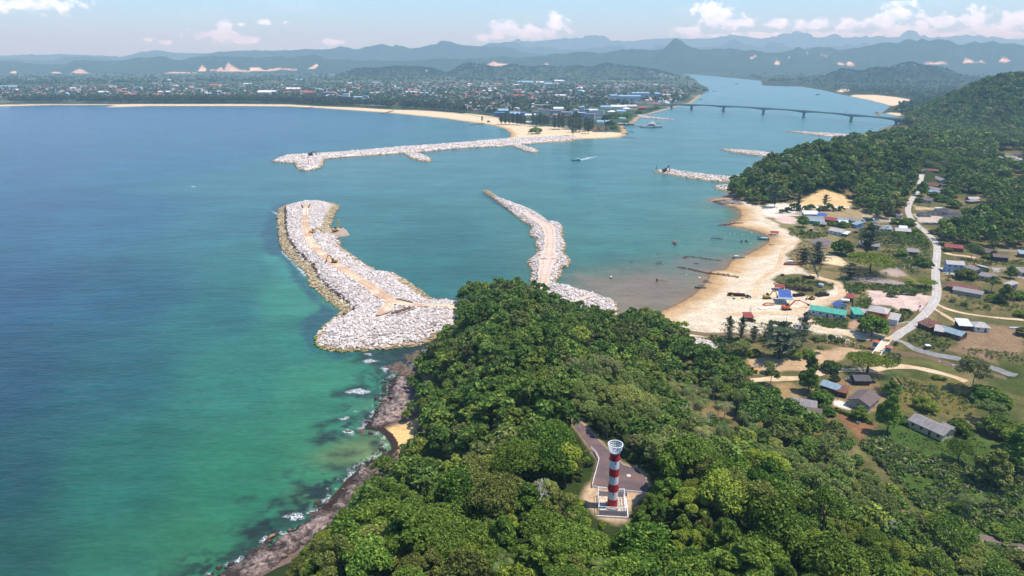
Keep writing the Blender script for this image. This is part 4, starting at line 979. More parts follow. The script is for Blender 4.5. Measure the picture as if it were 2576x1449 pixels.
BARK = paint('bark', rgb(120, 104, 90, .6), .95, .3, 2.0)
BARKP = paint('pale_bark', rgb(186, 176, 164, .7), .9, .2, 2.0)
LEAF = leaf_mat('broad_leaf', (0.044, 0.108, 0.014), (0.138, 0.212, 0.029), (0.24, 0.30, 0.05))
LEAFM = leaf_mat('broad_leaf_mass', (0.056, 0.118, 0.022), (0.135, 0.205, 0.036), (0.21, 0.265, 0.055), False)
FEATH = leaf_mat('feathery_leaf', (0.150, 0.215, 0.045), (0.220, 0.265, 0.072), (0.28, 0.32, 0.10))
FEATHM = leaf_mat('feathery_leaf_mass', (0.160, 0.210, 0.062), (0.230, 0.255, 0.095), (0.29, 0.31, 0.12), False)
NEEDLE = leaf_mat('needle_leaf', (0.085, 0.115, 0.058), (0.120, 0.135, 0.075), (0.16, 0.17, 0.10))
NEEDLEM = leaf_mat('needle_leaf_mass', (0.060, 0.090, 0.048), (0.085, 0.108, 0.060), (0.11, 0.13, 0.075), False)
PALML = leaf_mat('palm_leaf', (0.080, 0.130, 0.030), (0.150, 0.185, 0.050), (0.26, 0.26, 0.10))
TOWNL = leaf_mat('town_leaf_mass', (0.036, 0.070, 0.024), (0.075, 0.112, 0.036), (0.10, 0.13, 0.045), False)
SHRUBL = leaf_mat('shrub_leaf', (0.060, 0.105, 0.026), (0.110, 0.145, 0.040), (0.15, 0.18, 0.05))
def leaves(C, Nn, size, asp=1.7, jit=0.6):
 """quads at C facing about Nn"""
 n = len(C)
 N_ = Nn + rng.normal(0, jit, (n, 3)); N_ /= np.linalg.norm(N_, axis=1)[:, None] + 1e-9
 A = np.cross(N_, rng.normal(size=(n, 3))); A /= np.linalg.norm(A, axis=1)[:, None] + 1e-9
 B = np.cross(N_, A)
 s = (size * rng.uniform(.6, 1.35, n))[:, None]
 a = A * s * asp * .5; b = B * s * .5
 bend = N_ * s * rng.uniform(-.35, .1, (n, 1))
 Q = np.stack([C - a + bend, C - b * .9, C + a + bend, C + b * .9], 1)
 return Q.reshape(-1, 3), np.arange(4 * n).reshape(n, 4)
def crown_pts(R_, Hc, nl, n, kind='round', seed=0):
 """leaf positions and facings for a lobed crown; base of the crown at z=0"""
 g = np.random.default_rng(seed)
 lobes = []
 for i in range(nl):
  th = 2.399963 * i + g.uniform(-.4, .4)
  f = (i + .5) / nl
  if kind == 'flat':
   rr = R_ * math.sqrt(f) * .88; zz = Hc * (0.75 - .45 * f + g.uniform(-.06, .06)); lr = R_ * g.uniform(.20, .30); fl = .38
  elif kind == 'tall':
   zz = Hc * (0.12 + .80 * f); rr = R_ * .62 * math.sin(math.pi * (0.25 + .72 * f)) * g.uniform(.6, 1.1); lr = R_ * g.uniform(.34, .48) * (1.15 - .5 * f); fl = .8
  elif kind == 'puff':
   ph = math.acos(1 - f * 1.15); rr = R_ * .78 * math.sin(ph) * g.uniform(.75, 1.1); zz = Hc * (.34 + .55 * math.cos(ph)) + g.uniform(-.1, .1) * Hc; lr = R_ * g.uniform(.19, .30); fl = .8
  else:
   ph = math.acos(1 - f * 1.2); rr = R_ * .66 * math.sin(ph) * g.uniform(.7, 1.15); zz = Hc * (.36 + .42 * math.cos(ph)) + g.uniform(-.12, .12) * Hc; lr = R_ * g.uniform(.27, .44); fl = .8
  lobes.append((rr * math.cos(th), rr * math.sin(th), zz, lr, fl))
 lobes = np.array(lobes)
 w = lobes[:, 3] ** 2; w /= w.sum()
 idx = g.choice(len(lobes), n, p=w)
 d = g.normal(size=(n, 3)); d[:, 2] = np.abs(d[:, 2]) * 1.0 - .25; d /= np.linalg.norm(d, axis=1)[:, None]
 rad = lobes[idx, 3] * g.uniform(.72, 1.06, n)
 P = lobes[idx, :3] + d * rad[:, None] * np.array([1, 1, 1.0]) * np.stack([np.ones(n), np.ones(n), lobes[idx, 4]], 1)
 Nn = d * .8 + np.array([0, 0, .55])
 return P, Nn, lobes
def trunk_mesh(Ht, r, lobes, z0, lean=(0, 0), limbs=6, seed=0):
 g = np.random.default_rng(seed); m = MB()
 top = Vector((lean[0], lean[1], Ht))
 mid = Vector((lean[0] * .4 + g.uniform(-.15, .15), lean[1] * .4, Ht * .5))
 m.tube((0, 0, -1.2), mid, r * 1.25, r * .9, 7, False); m.tube(mid, top, r * .9, r * .6, 7, False)
 if lobes is not None:
  for i in g.choice(len(lobes), min(limbs, len(lobes)), replace=False):
   q = Vector((lobes[i, 0] + lean[0], lobes[i, 1] + lean[1], z0 + lobes[i, 2]))
   k = top.lerp(q, .45) + Vector((0, 0, .3))
   m.tube(top, k, r * .5, r * .32, 5, False); m.tube(k, q, r * .32, r * .1, 5, False)
 return m
def tree_proto(kind, R_, Hc, Ht, n, leaf, seed, mat, nl=12, lean=(0, 0), asp=1.7, bark=None, r=None, jit=.6):
 P, Nn, lobes = crown_pts(R_, Hc, nl, n, kind, seed)
 z0 = Ht - Hc * .18
 V, F = leaves(P + np.array([lean[0], lean[1], z0]), Nn, leaf, asp, jit)
 cm = npmesh('crown', V, F, mat)
 tm = trunk_mesh(Ht, r or R_ * .05 + .08, lobes, z0, lean, 7, seed)
 me = bpy.data.meshes.new('trunk'); me.from_pydata(tm.v, [], tm.f); me.materials.append(bark or BARK)
 return cm, me
PROTO = {'broad': [], 'feather': [], 'casua': [], 'rain': [], 'palm': [], 'shrub': []}
for i in range(10):
 PROTO['broad'].append(tree_proto(['round', 'puff', 'tall', 'tall', 'round', 'flat', 'round', 'puff', 'tall', 'round'][i], [4.6, 5.4, 4.0, 3.8, 5.2][i % 5], [5.2, 5.6, 5.0, 7.5, 5.6][i % 5], [6.5, 7.5, 6, 6.5, 7][i % 5], 5200, [.36, .27, .5, .42, .26, .46, .34, .3, .48, .4][i], 100 + i, LEAF, [11, 14, 9, 13, 20][i % 5], (random.uniform(-.6, .6), random.uniform(-.6, .6))))
PROTO['low'] = []
for i in range(5):
 PROTO['low'].append(tree_proto(['round', 'puff', 'round', 'tall', 'round'][i], [4.8, 5.0, 4.6, 4.0, 4.9][i], [6.4, 5.6, 5.6, 8.5, 6.0][i], [2.5, 3.0, 2.3, 3.4, 2.6][i], 3600, .5, 150 + i, LEAF, [14, 20, 16, 16, 13][i], (0, 0), 1.7, None, .3))
for i in range(5):
 PROTO['feather'].append(tree_proto('puff', [4.4, 5.2, 3.8, 4.8, 5.0][i], [5.5, 6, 5, 6.4, 5.2][i], 5.6, 5000, .28, 300 + i, FEATH, 24, (random.uniform(-.8, .8), 0), 2.2, BARKP, .2, .8))
for i in range(3):
 PROTO['rain'].append(tree_proto('flat', [8.5, 10, 7.5][i], [4.2, 4.6, 4][i], [6.0, 6.5, 5.5][i], 4200, .48, 500 + i, LEAF, 34, (0, 0), 1.7, BARK, .45))
def casua_proto(Hh, seed, dense=1.0):
 g = np.random.default_rng(seed); n = int(2800 * dense); f = g.random(n) ** .8
 zz = Hh * (.14 + .86 * f); th = g.uniform(0, 2 * math.pi, n)
 nb = 26; bth = (np.floor(f * nb) * 2.4) + g.integers(0, 3, n) * 2.09 + g.normal(0, .35, n)
 rr = Hh * .27 * np.sin(math.pi * np.clip(.12 + .9 * f, 0, 1)) ** .8 * (g.random(n) ** .55) * (1 + .45 * np.sin(bth * 3)) * (.7 + .5 * np.sin(f * 23 + bth)) + .1
 P = np.stack([rr * np.cos(bth), rr * np.sin(bth), zz + rr * .35], 1)
 V, F = leaves(P, np.stack([np.cos(bth), np.sin(bth), .8 + 0 * bth], 1), .2 + .011 * Hh, 3.2, .9)
 m = MB(); m.tube((0, 0, -1), (0, 0, Hh * .96), .22, .03, 6, False)
 for i in range(14):
  q = (.16 + .055 * i); a = i * 2.4; L = Hh * .17 * (1 - q) + .3
  m.tube((0, 0, Hh * q), (L * math.cos(a), L * math.sin(a), Hh * q + L * .6), .05, .015, 4, False)
 me = bpy.data.meshes.new('trunk'); me.from_pydata(m.v, [], m.f); me.materials.append(BARK)
 return npmesh('crown', V, F, NEEDLE), me
for i in range(4): PROTO['casua'].append(casua_proto([13, 15, 11, 16][i], 700 + i, [.5, 1.0, .8, 1.3][i]))
def palm_proto(Ht, nf, L, seed):
 g = np.random.default_rng(seed); V = []; F = []
 for i in range(nf):
  a = 2.4 * i + g.uniform(-.2, .2); e = g.uniform(-.2, 1.15); ln = L * g.uniform(.8, 1.1)
  d = np.array([math.cos(a), math.sin(a), 0]); sdv = np.array([-d[1], d[0], 0]); p = np.array([0, 0, Ht]); ang = e; pts = [p]
  for k in range(9):
   p = p + (d * math.cos(ang) + np.array([0, 0, math.sin(ang)])) * ln / 9; ang -= .21; pts.append(p)
  for k in range(1, 9):
   w = ln * .26 * math.sin(math.pi * (k + .8) / 10.5); dr = np.array([0, 0, -w * .45])
   for s_ in (-1, 1):
    for sub in (0, .5):
     b0 = pts[k] * (1 - sub) + pts[k + 1 if k < 9 else k] * sub
     tdir = (pts[min(k + 1, 9)] - pts[k]); q = b0 + sdv * s_ * w + dr + tdir * .7
     j = len(V); V += [b0, b0 + tdir * .32, q + tdir * .12, q]; F.append((j, j + 1, j + 2, j + 3))
 m = MB(); m.tube((0, 0, -1), (0, 0, Ht), .17, .11, 6, False)
 me = bpy.data.meshes.new('trunk'); me.from_pydata(m.v, [], m.f); me.materials.append(BARKP)
 return npmesh('crown', np.array(V), np.array(F), PALML), me
for i in range(4): PROTO['palm'].append(palm_proto([9, 10.5, 8, 11][i], 17, [3.8, 4.2, 3.4, 4.4][i], 900 + i))
for i in range(4):
 P, Nn, lb = crown_pts(1.5, 1.7, 8, 620, 'round', 1100 + i)
 V, F = leaves(P + np.array([0, 0, .1]), Nn, .26, 1.7, .7); cm = npmesh('foliage', V, F, SHRUBL)
 m = MB()
 for k in range(5): m.tube((0, 0, -.4), (lb[k, 0] * .7, lb[k, 1] * .7, lb[k, 2]), .05, .02, 4, False)
 me = bpy.data.meshes.new('stem'); me.from_pydata(m.v, [], m.f); me.materials.append(BARK); PROTO['shrub'].append((cm, me))
NTREE = 0
def plant(kind, x, y, z, s, label, cat='tree', group=None, name=None, i=None, rz=None, sz=1.0):
 global NTREE
 pr = PROTO[kind]; cm, tm = pr[rng.integers(len(pr)) if i is None else i % len(pr)]
 nm = name or {'broad': 'broadleaf_tree', 'low': 'broadleaf_tree', 'feather': 'feathery_tree', 'casua': 'casuarina_tree', 'rain': 'umbrella_tree', 'palm': 'palm_tree', 'shrub': 'shrub'}[kind]
 e = empty(nm, (x, y, z), rng.uniform(0, 6.28) if rz is None else rz, label, cat, group)
 e.scale = (s * rng.uniform(.82, 1.22), s * rng.uniform(.82, 1.22), s * sz)
 link('stem' if kind == 'shrub' else 'trunk', tm, e); link('foliage' if kind == 'shrub' else 'crown', cm, e)
 NTREE += 1
 return e
def jgrid(x0, x1, y0, y1, s):
 X, Y = np.meshgrid(np.arange(x0, x1, s), np.arange(y0, y1, s * .87))
 X = X + (np.arange(X.shape[0])[:, None] % 2) * s * .5
 return (X + rng.uniform(-.32, .32, X.shape) * s).ravel(), (Y + rng.uniform(-.32, .32, X.shape) * s).ravel()
RB = np.vstack([poly('F', [(1640, 812), (1735, 868)], 2), poly('F', [(1790, 905), (1870, 950), (1915, 1010), (1960, 1060), (2060, 1068), (2130, 1115), (2180, 1190), (2260, 1300), (2330, 1345)], 4), np.array([(128, 165), (120, 120), (110, 40), (-100, 40), (-135, 110)])])
HEADW = np.vstack([RB, poly('F', [(600, 1449)]), poly('F', [(720, 1385), (800, 1330), (850, 1280), (905, 1210), (955, 1180), (1010, 1140), (1000, 1080), (1040, 1040), (1040, 950), (1062, 925), (1100, 880), (1150, 855), (1150, 800), (1140, 775), (1180, 752), (1260, 742), (1360, 748), (1420, 778), (1480, 806), (1560, 816)], 0.5)])
fx, fy = jgrid(-150, 150, 60, 460, 6.4)
dH = sdf(HEADW, fx, fy); dP = sdf_near(PAD, fx, fy, 60, -1e3)
k = (dH > 0.5) & (dP < -1.5)
fx, fy = fx[k], fy[k]; fz = H(fx, fy); fd = sdf(HEADW, fx, fy); dP0 = sdf_near(PAD, fx, fy, 60, -1e3)
KEEP_UV = [np.array([uv('N2', *p) for p in q]) for q in ([(600, 430), (760, 430), (760, 700), (905, 690), (935, 800), (850, 870), (800, 960), (770, 1040), (690, 1075), (560, 1010), (470, 920), (430, 850), (500, 760), (540, 640), (555, 575), (495, 480), (420, 385), (450, 360), (560, 470), (640, 520)],)] + \
          [np.array([uv('N1', *p) for p in q]) for q in ([(1180, 345), (1330, 300), (1460, 260), (1470, 290), (1400, 370), (1330, 380), (1300, 500), (1280, 440)],)] + [np.array([(-300, 1900), (660, 1900), (705, 1500), (712, 1440), (748, 1385), (797, 1335), (848, 1280), (894, 1225), (940, 1172), (900, 1100), (940, 1000), (-300, 1000)], float), np.array([uv('R3', *p) for p in [(1100, 1105), (1300, 1165), (1480, 1212), (1720, 1270), (1720, 1305), (1480, 1250), (1250, 1205)]])]
szr = rng.random(len(fx)); sc = 0.62 + 0.72 * szr ** 1.4
hgt = 11.5 * sc
ok = np.zeros(len(fx), bool); best = sc.copy()
for mult in (1.0, .72, .5, .34, .22):
 o2 = np.ones(len(fx), bool); s2 = sc * mult
 for Q in KEEP_UV:
  for fz_ in (0.45, 0.7, 0.92):
   U, Vv, dep = proj(fx, fy, fz + 11.5 * s2 * fz_)
   o2 &= sdf_near(Q, U, Vv, 160, -1e3) < -((2.2 if Q[0, 0] < 0 else 3.3) * s2 * FPX / dep)
 new = o2 & ~ok & (dP0 < -(.6 + 3.2 * s2)); best[new] = s2[new]; ok |= new
sc = best
U0, V0, dep0 = proj(fx, fy, fz + hgt * .7)
inframe = (U0 > -90) & (U0 < 2666) & (V0 < 1600)
k = ok & inframe
fx, fy, fz, fd, sc, U0, V0, dep0 = [q[k] for q in (fx, fy, fz, fd, sc, U0, V0, dep0)]
sc = np.where(fd < 4, sc * .72, sc)
FEA = [np.array([uv('F', *p) for p in q]) for q in ([(1410, 930), (1480, 900), (1560, 910), (1640, 960), (1680, 1020), (1660, 1090), (1580, 1060), (1500, 1040), (1430, 1000), (1400, 960)], [(1560, 1080), (1660, 1070), (1760, 1090), (1760, 1140), (1660, 1150), (1570, 1130)], [(1900, 1120), (1990, 1090), (2100, 1110), (2200, 1200), (2230, 1290), (2130, 1280), (2000, 1210), (1900, 1180)], [(1340, 1200), (1420, 1160), (1450, 1210), (1400, 1260), (1350, 1250)], [(990, 1190), (1060, 1180), (1080, 1260), (1010, 1280)])]
PAL = [np.array([uv('F', *p) for p in q]) for q in ([(1680, 960), (1800, 950), (1880, 1000), (1900, 1080), (1820, 1120), (1720, 1080)], [(1250, 1380), (1400, 1360), (1420, 1460), (1260, 1470)], [(1480, 1390), (1610, 1400), (1600, 1460), (1480, 1460)], [(1215, 1110), (1260, 1100), (1270, 1150), (1225, 1160)], [(1690, 905), (1750, 900), (1760, 940), (1700, 950)])]
isF = np.zeros(len(fx), bool); isP = np.zeros(len(fx), bool)
for Q in FEA: isF |= sdf_near(Q, U0, V0, 40, -99) > 0
for Q in PAL: isP |= (sdf_near(Q, U0, V0, 40, -99) > 0) & (rng.random(len(fx)) < .75)
isF &= rng.random(len(fx)) < .85
order = np.argsort(dep0)
nb_ = 0
def where_txt(u, v):
 if v > 1330: return 'on the slope in front of the lighthouse' if u > 1150 else 'above the lower shore rocks'
 if u < 1080: return 'above the rocky shore west of the lighthouse' if v > 1000 else 'on the headland above the rock platform'
 if v < 880: return 'on the headland crest beside the breakwater root'
 if u < 1500: return 'on the seaward slope between the lighthouse and the headland tip' if v < 1130 else 'on the seaward side of the lighthouse'
 if v < 1100: return 'on the slope between the lighthouse drive and the creek'
 return 'on the landward slope right of the lighthouse'
def look(kind, s):
 sz = 'tall' if s > 1.08 else 'small' if s < .84 else 'mid-sized'
 return {'broad': sz + ' dark green broadleaf tree ', 'feather': sz + ' pale yellow-green feathery tree ', 'palm': sz + ' palm with arching fronds '}[kind]
REST = []
for i in order:
 kd = 'palm' if isP[i] else 'feather' if isF[i] else 'broad'
 u, v = U0[i], V0[i]
 if kd == 'broad':
  nb_ += 1
  if nb_ > 300:
   REST.append(i); continue
 g_ = {'broad': 'dark broadleaf trees ', 'feather': 'pale feathery trees ', 'palm': 'palms '}[kd] + where_txt(u, v)
 plant(kd, fx[i], fy[i], fz[i] - .3, sc[i] * (.82 if kd == 'palm' else 1), look(kd, sc[i]) + where_txt(u, v), group=g_, sz=rng.uniform(.9, 1.2))
def mass(name, X, Y, Z, S, n, leaf, mats, mi=None, kinds=('round', 'puff', 'tall'), R0=4.6, Hc=5.4, Ht=6.2, nl=9, nv=8, trunks=True, sq=None):
 Vs = []; Fs = []; Pl = []; Ms = []; off = 0
 pts = [crown_pts(R0 * rng.uniform(.85, 1.15), Hc * rng.uniform(.85, 1.15), nl, n, kinds[q % len(kinds)], 2000 + q + n) for q in range(nv)]
 for i in range(len(X)):
  P, Nn, lb = pts[rng.integers(nv)]
  a = rng.uniform(0, 6.28); c, s = math.cos(a), math.sin(a); Rm = np.array([[c, -s, 0], [s, c, 0], [0, 0, 1]])
  q = (P @ Rm.T) * S[i] * np.array([1, 1, 1 if sq is None else sq]) + np.array([X[i], Y[i], Z[i] + (Ht - Hc * .18) * S[i]])
  v, f = leaves(q, Nn @ Rm.T, leaf * S[i], 1.6, .6)
  Vs.append(v); Fs.append(f + off); off += len(v)
  Pl.append(np.full(len(v), rng.random())); Ms.append(np.full(len(f), 0 if mi is None else mi[i]))
 o = link(name, npmesh(name, np.concatenate(Vs), np.concatenate(Fs), mats, np.concatenate(Ms), {'plant': ('FLOAT', np.concatenate(Pl))}))
 return tag(o, kind='stuff')
REST = np.array(REST)
if len(REST): mass('woodland', fx[REST], fy[REST], fz[REST] - .3, sc[REST], 650, .85, [LEAFM, FEATHM])
print('headland trees', len(fx), 'rest', len(REST), 'feather', isF.sum(), 'palm', isP.sum())
hx, hy = jgrid(230, 1700, 480, 2100, 8.0)
fm_ = forest_mask(hx, hy)
WOOD = [poly('F', pts, 3) for pts in ([(2300, 420), (2330, 330), (2576, 330), (2700, 420), (2700, 560), (2576, 570), (2520, 520), (2470, 480), (2440, 470), (2400, 500), (2350, 480), (2330, 520), (2310, 500)], [(2350, 590), (2420, 560), (2480, 565), (2576, 560), (2650, 560), (2650, 620), (2500, 612), (2440, 600), (2370, 605)], [(2190, 560), (2200, 520), (2270, 520), (2270, 545)], [(2290, 350), (2290, 300), (2400, 320), (2700, 320), (2700, 340)])] + [poly('V2', q, 4) for q in ([(1350, 640), (1500, 580), (2600, 560), (2700, 1000), (2300, 1010), (2090, 970), (2010, 880), (2000, 690), (1640, 690), (1500, 800), (1380, 740)], [(1290, 1200), (1400, 1120), (1800, 1170), (2000, 1170), (2400, 1190), (2700, 1200), (2700, 1440), (2100, 1440), (1700, 1420), (1330, 1400)], [(1400, 420), (1440, 250), (2090, 200), (2150, 330), (2200, 400), (2200, 560), (1500, 580)])]
kk = (fm_ > 4.5) & (sdf(near_land, hx, hy) > 5)
for Wd in WOOD: kk |= (sdf_near(Wd, hx, hy, 5, -99) > 0) & (rng.random(len(hx)) < .8)
OPEN = [gpoly('C5', [(800, 212), (900, 172), (1000, 128), (1080, 104), (1200, 138), (1290, 190), (1300, 262), (900, 300), (600, 290), (640, 232)]), poly('V2', [(980, 270), (1430, 230), (1450, 620), (1240, 760), (1000, 790), (950, 960), (780, 990), (870, 760), (1000, 560), (1010, 400)], 3), poly('V2', [(2090, 50), (2576, 20), (2576, 260), (2400, 260), (2150, 170)], 4), poly('V2', [(2180, 380), (2576, 380), (2576, 560), (2400, 560)], 3), poly('V2', [(1640, 700), (2000, 700), (2000, 880), (1650, 870)], 3), poly('V2', [(1000, 780), (1440, 780), (1440, 840), (1000, 850)], 3)]
WOODF = [gpoly('C5', q) for q in ([(330, 170), (440, 200), (560, 236), (640, 222), (800, 200), (900, 168), (1000, 122), (1000, 20), (500, 20), (360, 100)], [(1290, 200), (1300, 262), (1400, 300), (1560, 312), (1680, 262), (1700, 150), (1500, 20), (1280, 50)])]
for Wd in WOODF: kk |= (sdf_near(Wd, hx, hy, 5, -99) > 0)
for O in OPEN: kk &= sdf_near(O, hx, hy, 5, -99) < 0
hx, hy = hx[kk], hy[kk]; hzz = H(hx, hy)
U, Vv, dp = proj(hx, hy, hzz + 8)
kk = (U > -20) & (U < 2640); hx, hy, hzz, dp = hx[kk], hy[kk], hzz[kk], dp[kk]
near_ = dp < 1050
sS = .7 + 1.0 * rng.random(len(hx)) ** 1.6
mi_ = (rng.random(len(hx)) < .07).astype(int)
mass('hill_woodland', hx[near_], hy[near_], hzz[near_], sS[near_], 230, 1.35, [LEAFM, FEATHM], mi_[near_], nl=9)
mass('hill_woodland', hx[~near_], hy[~near_], hzz[~near_], sS[~near_] * 1.1, 90, 2.1, [LEAFM, FEATHM], mi_[~near_], nl=7)
print('hill trees', near_.sum(), (~near_).sum())
def P_(name, r, g, b, rough=.6, var=.10, k=.8, **kw): return paint(name, rgb(r, g, b, k), rough, var, **kw)
WHITEP = P_('white_paint', 242, 242, 242, .5, .06, .88); RED = P_('red_paint', 206, 54, 60, .5, .12, .84); GLASS = P_('dark_glass', 44, 52, 60, .15, .05, spec=.6); BLACKP = P_('black_rubber', 40, 40, 42, .8, .1)
CONC = P_('concrete', 176, 170, 162, .85, .14); STEEL = P_('galvanised_steel', 170, 176, 180, .4, .1); RUST = P_('rusty_iron', 92, 58, 46, .9, .3, scale=1.2); WOOD = P_('weathered_wood', 124, 104, 84, .9, .25)
YEL = P_('digger_yellow', 214, 170, 66, .55, .15); ORG = P_('digger_orange', 226, 106, 46, .5, .12); TEAL = P_('teal_paint', 60, 150, 150, .5, .12); DKBLUE = P_('blue_paint', 44, 84, 176, .5, .1)
ASPH = track_mat('asphalt', rgb(128, 110, 108, .62), rgb(146, 124, 116, .62), .06)
ROADM = track_mat('road_concrete', rgb(214, 204, 192, .7), rgb(200, 192, 182, .7), .08)
GREYRD = track_mat('road_grey', rgb(178, 174, 168, .66), rgb(166, 162, 156, .66), .06)
SANDRD = track_mat('sandy_road', rgb(232, 204, 166, .74), rgb(222, 188, 148, .72), .12)
MARK = P_('road_paint', 240, 240, 236, .7, .1)
zh = lambda x, y: H(x, y)
def gline(s, pts):
 return [ground(s, p[0], p[1])[:2] for p in pts]
MAIN = gline('V2', [(1085, 318), (1062, 410), (1040, 500), (1004, 610), (945, 690), (893, 780), (868, 890), (900, 985), (960, 1060), (1060, 1150), (1180, 1250), (1262, 1350)]) + \
       gline('V3', [(1292, 125), (1297, 232), (1285, 350), (1275, 480), (1275, 600), (1290, 720), (1290, 820), (1262, 930), (1215, 1015), (1128, 1115), (1030, 1210), (900, 1318), (740, 1418)]) + gline('V4', [(2520, 905), (2430, 948)])
ribbon('road', MAIN, 2.7, zh, ROADM, 1.5, 0.10)
def on_road(t0):
 P = np.array(MAIN); s = np.concatenate([[0], np.cumsum(np.hypot(*np.diff(P, axis=0).T))])
 return np.array([np.interp(t0, s, P[:, 0]), np.interp(t0, s, P[:, 1])])
for s, pts in [('V3', [(1250, 232), (1345, 236)]), ('V3', [(1225, 478), (1328, 484)])]:
 ribbon('road_marking', gline(s, pts), .55, zh, MARK, .8, .16, 2)
for s, pts in [('V3', [(1297, 250), (1291, 330)]), ('V3', [(1282, 390), (1278, 470)])]:
 ribbon('road_marking', gline(s, pts), .14, zh, MARK, 1.0, .16, 1)
dash = gline('V3', [(1276, 500), (1276, 600), (1290, 720), (1290, 820), (1262, 930), (1215, 1015)])
dd = np.array(dash); ss = np.concatenate([[0], np.cumsum(np.hypot(*np.diff(dd, axis=0).T))])
for q in np.arange(2, ss[-1] - 3, 5.0):
 a = [(np.interp(q + e, ss, dd[:, 0]), np.interp(q + e, ss, dd[:, 1])) for e in (0, 1.0, 2.0)]
 ribbon('road_marking', a, .10, zh, MARK, .7, .17, 1)
ribbon('sandy_road', gline('V4', [(2470, 935), (2300, 925), (2050, 915), (1850, 890), (1680, 850), (1520, 810), (1380, 770), (1260, 710), (1170, 640), (1080, 560)]), 2.3, zh, SANDRD, 1.5, .12, wob=.2)
ribbon('sandy_road', gline('V4', [(1100, 560), (800, 560), (500, 560), (200, 575), (0, 585)]), 2.6, zh, SANDRD, 2, .09, wob=.3)
ribbon('sandy_road', gline('V1', [(1180, 1440), (1195, 1330), (1215, 1240), (1330, 1120), (1500, 1000), (1560, 850), (1600, 730), (1700, 660), (1850, 600)]), 2.0, zh, SANDRD, 1.5, .11, wob=.2)
ribbon('sandy_road', gline('V1', [(2020, 1090), (2150, 1160), (2350, 1210), (2450, 1290), (2470, 1380), (2380, 1440)]) + gline('V4', [(1500, 380), (1250, 450), (1050, 540)]), 2.6, zh, SANDRD, 1.5, .13, wob=.2)
ribbon('road', gline('C5', [(1560, 1230), (1640, 1255), (1740, 1310), (1860, 1345), (2010, 1375), (2210, 1425)]) + gline('R5', [(2400, 245), (2576, 290), (2760, 345)]), 1.4, zh, GREYRD, 1.5, .09)
ribbon('road', gline('V1', [(1460, 195), (1600, 203), (1760, 206), (1890, 208)]), 1.8, zh, GREYRD, 2, .1)
ribbon('road', gline('V2', [(0, 1005), (200, 1030), (420, 1050), (640, 1062), (860, 1072), (950, 1080)]), 2.2, zh, GREYRD, 2, .1)
ribbon('sandy_road', gline('C5', [(1915, 975), (1990, 1010), (2100, 1040), (2300, 1070), (2573, 1095)]), 1.5, zh, SANDRD, 2, .1, wob=.3)
ribbon('sandy_road', gline('C5', [(1895, 1010), (1960, 1050), (2040, 1100), (2110, 1150)]), 1.3, zh, SANDRD, 2, .13, wob=.3)
ribbon('sandy_road', gline('R5', [(20, 395), (180, 385), (330, 378), (520, 372), (700, 330), (850, 290), (1050, 290), (1300, 285), (1450, 258), (1650, 258), (1900, 305), (2120, 365), (2240, 410)]), 2.4, zh, SANDRD, 1.5, .1, wob=.2)
ribbon('road', gline('R3', [(1090, 1105), (1180, 1150), (1300, 1190), (1480, 1225), (1600, 1250), (1720, 1290)]), 2.3, zh, ASPH, 1.5, .1)
ribbon('road', gline('V3', [(1340, 700), (1430, 712)]), 1.2, zh, ASPH, 1.0, .1)
ribbon('road', gline('V3', [(560, 470), (880, 440), (1120, 425)]), 1.2, zh, GREYRD, 1.5, .1)
ribbon('road', gline('V3', [(740, 285), (1000, 320), (1230, 350)]), 1.3, zh, GREYRD, 1.5, .1)
ribbon('road', gline('V3', [(2070, 450), (2300, 455), (2574, 440)]), 1.3, zh, GREYRD, 1.5, .1)
ribbon('road', gline('V3', [(2190, 185), (2470, 205)]), 1.3, zh, GREYRD, 1.5, .1)
ribbon('sandy_road', gline('V3', [(1420, 225), (1500, 250), (1680, 270), (1860, 300)]), 2.6, zh, SANDRD, 1.5, .1)
ribbon('road', gline('V2', [(2030, 1150), (2310, 1160), (2574, 1180)]), 1.6, zh, GREYRD, 1.5, .1)
def sheet(name, P, z, mat, kind='structure'):
 m = MB(); m.add([(p[0], p[1], z) for p in P], [tuple(range(len(P)))])
 o = m.build(name, mat)
 if o.data.polygons[0].normal.z < 0: o.data.flip_normals()
 return tag(o, kind=kind)
asp_m, t_, b_ = newmat('yard_asphalt')
ps = t_.new('ShaderNodeNewGeometry').outputs['Position']
na = t_.noise(ps, .25, 5, .6); nb2 = t_.noise(ps, 2.5, 5, .7)
cc = t_.mix(t_.ramp(na, .38, .65), rgb(112, 96, 96, .62), rgb(142, 112, 104, .62))
cc = t_.mix(t_.math('MULTIPLY', t_.ramp(nb2, .6, .75), .7), cc, rgb(186, 112, 84, .65))
t_.l.new(cc, b_.inputs['Base Color']); b_.inputs['Roughness'].default_value = .9
YARD = poly('N2', [(300, 205), (350, 200), (410, 275), (500, 370), (580, 450), (650, 520), (740, 610), (840, 640), (905, 700), (940, 800), (925, 826), (770, 803), (500, 777), (520, 740), (545, 640), (556, 575), (497, 485), (425, 385), (345, 280)], 43.06)
sheet('paved_yard', YARD, 43.06, asp_m)
lh = empty('lighthouse', (LX, LY, 43.0), 0, 'red and white banded lighthouse with an open white railing crown on the hill', 'lighthouse')
RB0, RT0, HT = 1.27, 1.16, 15.8
nb7 = 7
trad = lambda z: RB0 + (RT0 - RB0) * z / HT
edges = [0.5 + (HT - .5) * i / nb7 for i in range(nb7 + 1)]
m = MB(); m.lathe([(1.9, -0.3), (1.9, .5), (0, .5)], 24); m.build('plinth', CONC, lh)
for i in range(nb7):
 m = MB(); z0, z1 = edges[i], edges[i + 1]; n = 6
 m.lathe([(trad(z0 + (z1 - z0) * k / n) + (0.012 if i % 2 == 0 else 0), z0 + (z1 - z0) * k / n) for k in range(n + 1)], 40)
 m.build('tower_band', RED if i % 2 == 0 else WHITEP, lh, smooth=True)
